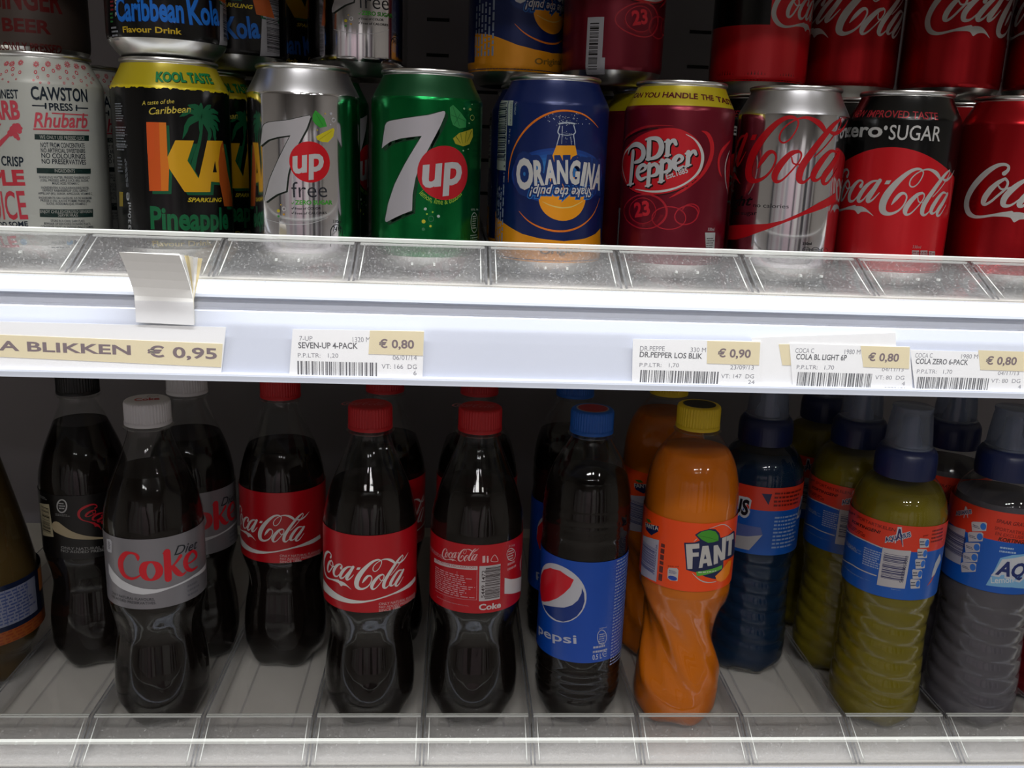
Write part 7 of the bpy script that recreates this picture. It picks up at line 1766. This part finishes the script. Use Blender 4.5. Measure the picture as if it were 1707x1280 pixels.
BSPEC = {
 'cola_red': (CONTOUR, mod_contour, COLA, 180, CAP_RED, (94.5, 151.4, [(0, L_RED)]), ART['cola_red'], 33.2, dict(captop='script')),
 'cola_back': (CONTOUR, mod_contour, COLA, 180, CAP_RED, (94.5, 145.5, [(0, L_RED)]), ART['cola_back'], 33.2, dict(captop='script')),
 'cola_diet': (CONTOUR, mod_contour, COLA, 186, CAP_WHITE, (96.0, 146.8, [(0, L_GREY)]), ART['cola_diet'], 33.2, dict(captop='diet')),
 'cola_black': (CONTOUR, mod_contour, COLA, 196, CAP_BLACK, (96.0, 146.8, [(0, L_BLACK)]), ZBOT, 33.2, dict()),
 'cola_blue': (DOMED, mod_ribbed, COLA, 188, CAP_BLUE, (55.5, 132.8, [(0, L_BLUE)]), ART['cola_blue'], 31.8, dict(captop=[(11.5, 'D0D0D8', 0), (10.4, 'B01828', 0.04)])),
 'orange_soda': (ROUND, mod_twist, ORANGE_D, 208, CAP_YEL, (113.0, 164.0, [(0, L_ORANGE)]), ART['orange_soda'], 33.5, dict(neck=223.0, captop=[(11.5, '1A1A12', 0)])),
 'sports_yellow': (SPORT, mod_diag, YELLOW_D, 184, CAP_NAVY, (107.0, 163.0, [(0, L_SBLUE), (144.0, L_SRED)]), YART, 33.5, dict(sport=True)),
 'sports_clear': (SPORT, mod_diag, CLEAR_D, 176, CAP_NAVY, (112.0, 173.0, [(0, L_SBLUE), (151.3, L_SRED)]), ART['sports_clear'], 33.5, dict(sport=True)),
 'sports_blue': (SPORT, mod_diag, BLUE_D, 184, CAP_NAVY, (107.0, 163.0, [(0, L_SBLUE), (144.0, L_SRED)]), BLUE_ART, 33.5, dict(sport=True)),
 'sports_red': (SPORT, mod_diag, RED_D, 184, CAP_NAVY, (107.0, 163.0, [(0, L_SBLUE), (144.0, L_SRED)]), None, 33.5, dict(sport=True)),
 'juice': (BULB, lambda t, z, r: petal(t, z, r, 5, 6), JUICE_D, 200, CAP_NAVY, (40.0, 86.0, [(0, L_NAVY)]), JUICE_ART, 42.9, dict()),
}
BFIRST = {}
def bottle_at(spec, x, y, label, turn=0.0, group=None):
    loc, rz = (x, y, LZ), facing(x, y) + math.radians(turn)
    if spec in BFIRST:
        t = copy_tree(BFIRST[spec])
        t.location = loc; t.rotation_euler = (0, 0, rz)
        return tag(t, label, group=group)
    sh, md, dr, lv, cp, lab, items, R, kw = BSPEC[spec]
    BFIRST[spec] = make_bottle(loc, rz, label, sh, md, dr, lv, cp, lab, items, R, group=group, **kw)
    return BFIRST[spec]

# label of the conical bottle follows its taper
bottle_at('cola_diet', *P_('cola_diet'), 'diet cola bottle with a silver-grey label and white cap, in the front row')
bottle_at('cola_red', *P_('cola_red'), 'cola bottle with a red label and big white script, in the front row')
bottle_at('cola_back', *P_('cola_back'), 'red-labelled cola bottle turned to show its nutrition panel and barcode')
bottle_at('cola_blue', *P_('cola_blue'), 'cola bottle with a bright blue label and blue cap, in the front row')
bottle_at('orange_soda', *P_('orange_soda'), 'orange soda bottle with an orange label and yellow cap, in the front row')
bottle_at('sports_yellow', *P_('sports_yellow'), 'yellow sports drink bottle with its barcode facing out, in the front row')
bottle_at('sports_clear', *P_('sports_clear'), 'clear sports drink bottle cut by the frame edge')
bottle_at('juice', -0.3566, 0.6600, 'conical orange juice bottle with a navy label at the frame edge')
bottle_at('cola_black', -0.2840, 0.6900, 'black-labelled cola bottle with a black cap, set back beside the diet cola')
bottle_at('cola_diet', -0.2045, 0.6960, 'diet cola bottle half hidden behind the front diet cola', 18)
bottle_at('cola_red', -0.1325, 0.6900, 'red-labelled cola bottle standing alone in its lane, set back from the front row', -16)
bottle_at('cola_red', -0.0545, 0.7150, 'red-capped cola bottle right behind the front red-labelled bottle', 30)
bottle_at('cola_red', 0.0210, 0.7130, 'red-capped cola bottle behind the bottle showing its nutrition panel', -40)
bottle_at('cola_blue', 0.0985, 0.7130, 'blue-capped cola bottle behind the front blue-labelled bottle', 20)
bottle_at('orange_soda', 0.1735, 0.7060, 'yellow-capped orange soda bottle behind the front orange soda', 25)
bottle_at('sports_blue', 0.2490, 0.6860, 'dark blue sports drink bottle standing set back beside the orange soda', 0)
bottle_at('sports_yellow', 0.3250, 0.6850, 'yellow sports drink bottle behind the front yellow one', 0)
bottle_at('sports_clear', 0.4020, 0.6850, 'clear sports drink bottle behind the front clear one', -24)
bottle_at('sports_yellow', 0.3265, 0.7570, 'deepest yellow sports drink bottle, in the dark of its lane', -20)
bottle_at('sports_red', 0.4790, 0.6400, 'dark red sports drink bottle at the frame edge')

# ------------------------------------------------------------------ price cards behind the rail cover
PAPER = mat('card_paper', 'FBFBFA', 0.75, noise=0.02, nscale=200)
CREAM_P = mat('cream_sticker_paper', 'E8D9AC', 0.75, noise=0.03, nscale=200)
CARD_LABELS = {
 'ka': 'long shelf strip with a cream band, price 0,95, on the rail',
 'seven': 'price card for the four-pack, price 0,80, alone in the middle of the rail',
 'pepper': 'price card priced 0,90 under the burgundy can',
 'light': 'price card for the light cola six-pack, tilted over a blank card',
 'zero': 'rightmost price card on the rail, for the sugar-free cola six-pack',
 'blank': 'blank white card with a cream edge tucked behind the light cola price card',
}
def slab(name, pts, y0, y1, m, parent):
    v, n = [], len(pts)
    v = [(x * MM, y0 * MM, z * MM) for x, z in pts] + [(x * MM, y1 * MM, z * MM) for x, z in pts]
    f = [tuple(range(n)), tuple(range(2 * n - 1, n - 1, -1))] + [(k, n + k, n + (k + 1) % n, (k + 1) % n) for k in range(n)]
    o = mobj(name, v, f, m, parent, smooth=False)
    bm = bmesh.new(); bm.from_mesh(o.data); bmesh.ops.recalc_face_normals(bm, faces=bm.faces); bm.to_mesh(o.data); bm.free()
    return o
for key, items in CARDS.items():
    k = pairs(next(i[1] for i in items if i[0] == 'K'))
    cx = sum(p[0] for p in k) / 4; cz = min(p[1] for p in k)
    y = 0.4868 if key != 'blank' else 0.4873
    t = tag(empty('price_card', (cx * MM, y, -0.1 + cz * MM)), CARD_LABELS[key], 'price card')
    sh = lambda p: [(a - cx, b - cz) for a, b in p]
    slab('card', sh(k), 0.0, 0.25, PAPER, t)
    k2 = [i for i in items if i[0] == 'K2']
    flat = []
    for it in items:
        if it[0] == 'T': flat.append(('T', it[1], it[2] - cx, it[3] - cz, it[4] - cx, it[5] - cz) + tuple(it[6:]))
        elif it[0] in 'BM': flat.append((it[0], it[1] - cx, it[2] - cz, it[3] - cx, it[4] - cz) + tuple(it[5:]))
    if k2:
        s = slab('price_sticker', sh(pairs(k2[0][1])), -0.16, -0.02, CREAM_P, t)
        st = [i for i in flat if i[0] == 'T' and i[8] == 3]
        if st: print_on(s, st, None, None, 'paper', planeoff=-0.16, off=0.02, step=0.01)
    rest = [i for i in flat if not (i[0] == 'T' and i[8] == 3)]
    if rest: print_on(t, rest, None, None, 'paper', planeoff=0.0, off=0.02, step=0.01)

# wad of spare cards stuck upright behind the rail cover
wad = tag(empty('spare_cards', (-0.1525, 0.4860, -0.0902)), 'wad of blank paper cards standing up out of the rail cover', 'card stack')
for i in range(6):
    rows = []
    lean, shift = 0.0105 - 0.0012 * i, -0.0006 + 0.0006 * i
    for j in range(9):
        s = j / 8
        z = 0.0378 * s - 0.0006 * i * s * (1 if i else 0)
        b = max(0.0, (s - 0.36) / 0.64)
        y = 0.0004 - 0.0004 + 0.00022 * i - lean * b ** 1.6 + 0.00035 * i * b
        x = -0.0022 * b + shift * b + (0.0012 * i * b)
        rows.append((x, y, z))
    w = 0.0150
    v, f = [], []
    for (x, y, z) in rows:
        v += [(x - w, y, z), (x + w, y, z - 0.0008 * (1 if i == 0 else 0)), (x + w, y + 0.00012, z), (x - w, y + 0.00012, z)]
    for j in range(8):
        a = 4 * j
        for q in range(4):
            f.append((a + q, a + (q + 1) % 4, a + 4 + (q + 1) % 4, a + 4 + q))
    f += [(3, 2, 1, 0), (32, 33, 34, 35)]
    m = PAPER if i % 3 != 2 else CREAM_P
    o = mobj('paper_sheet', v, f, m, wad, smooth=False)
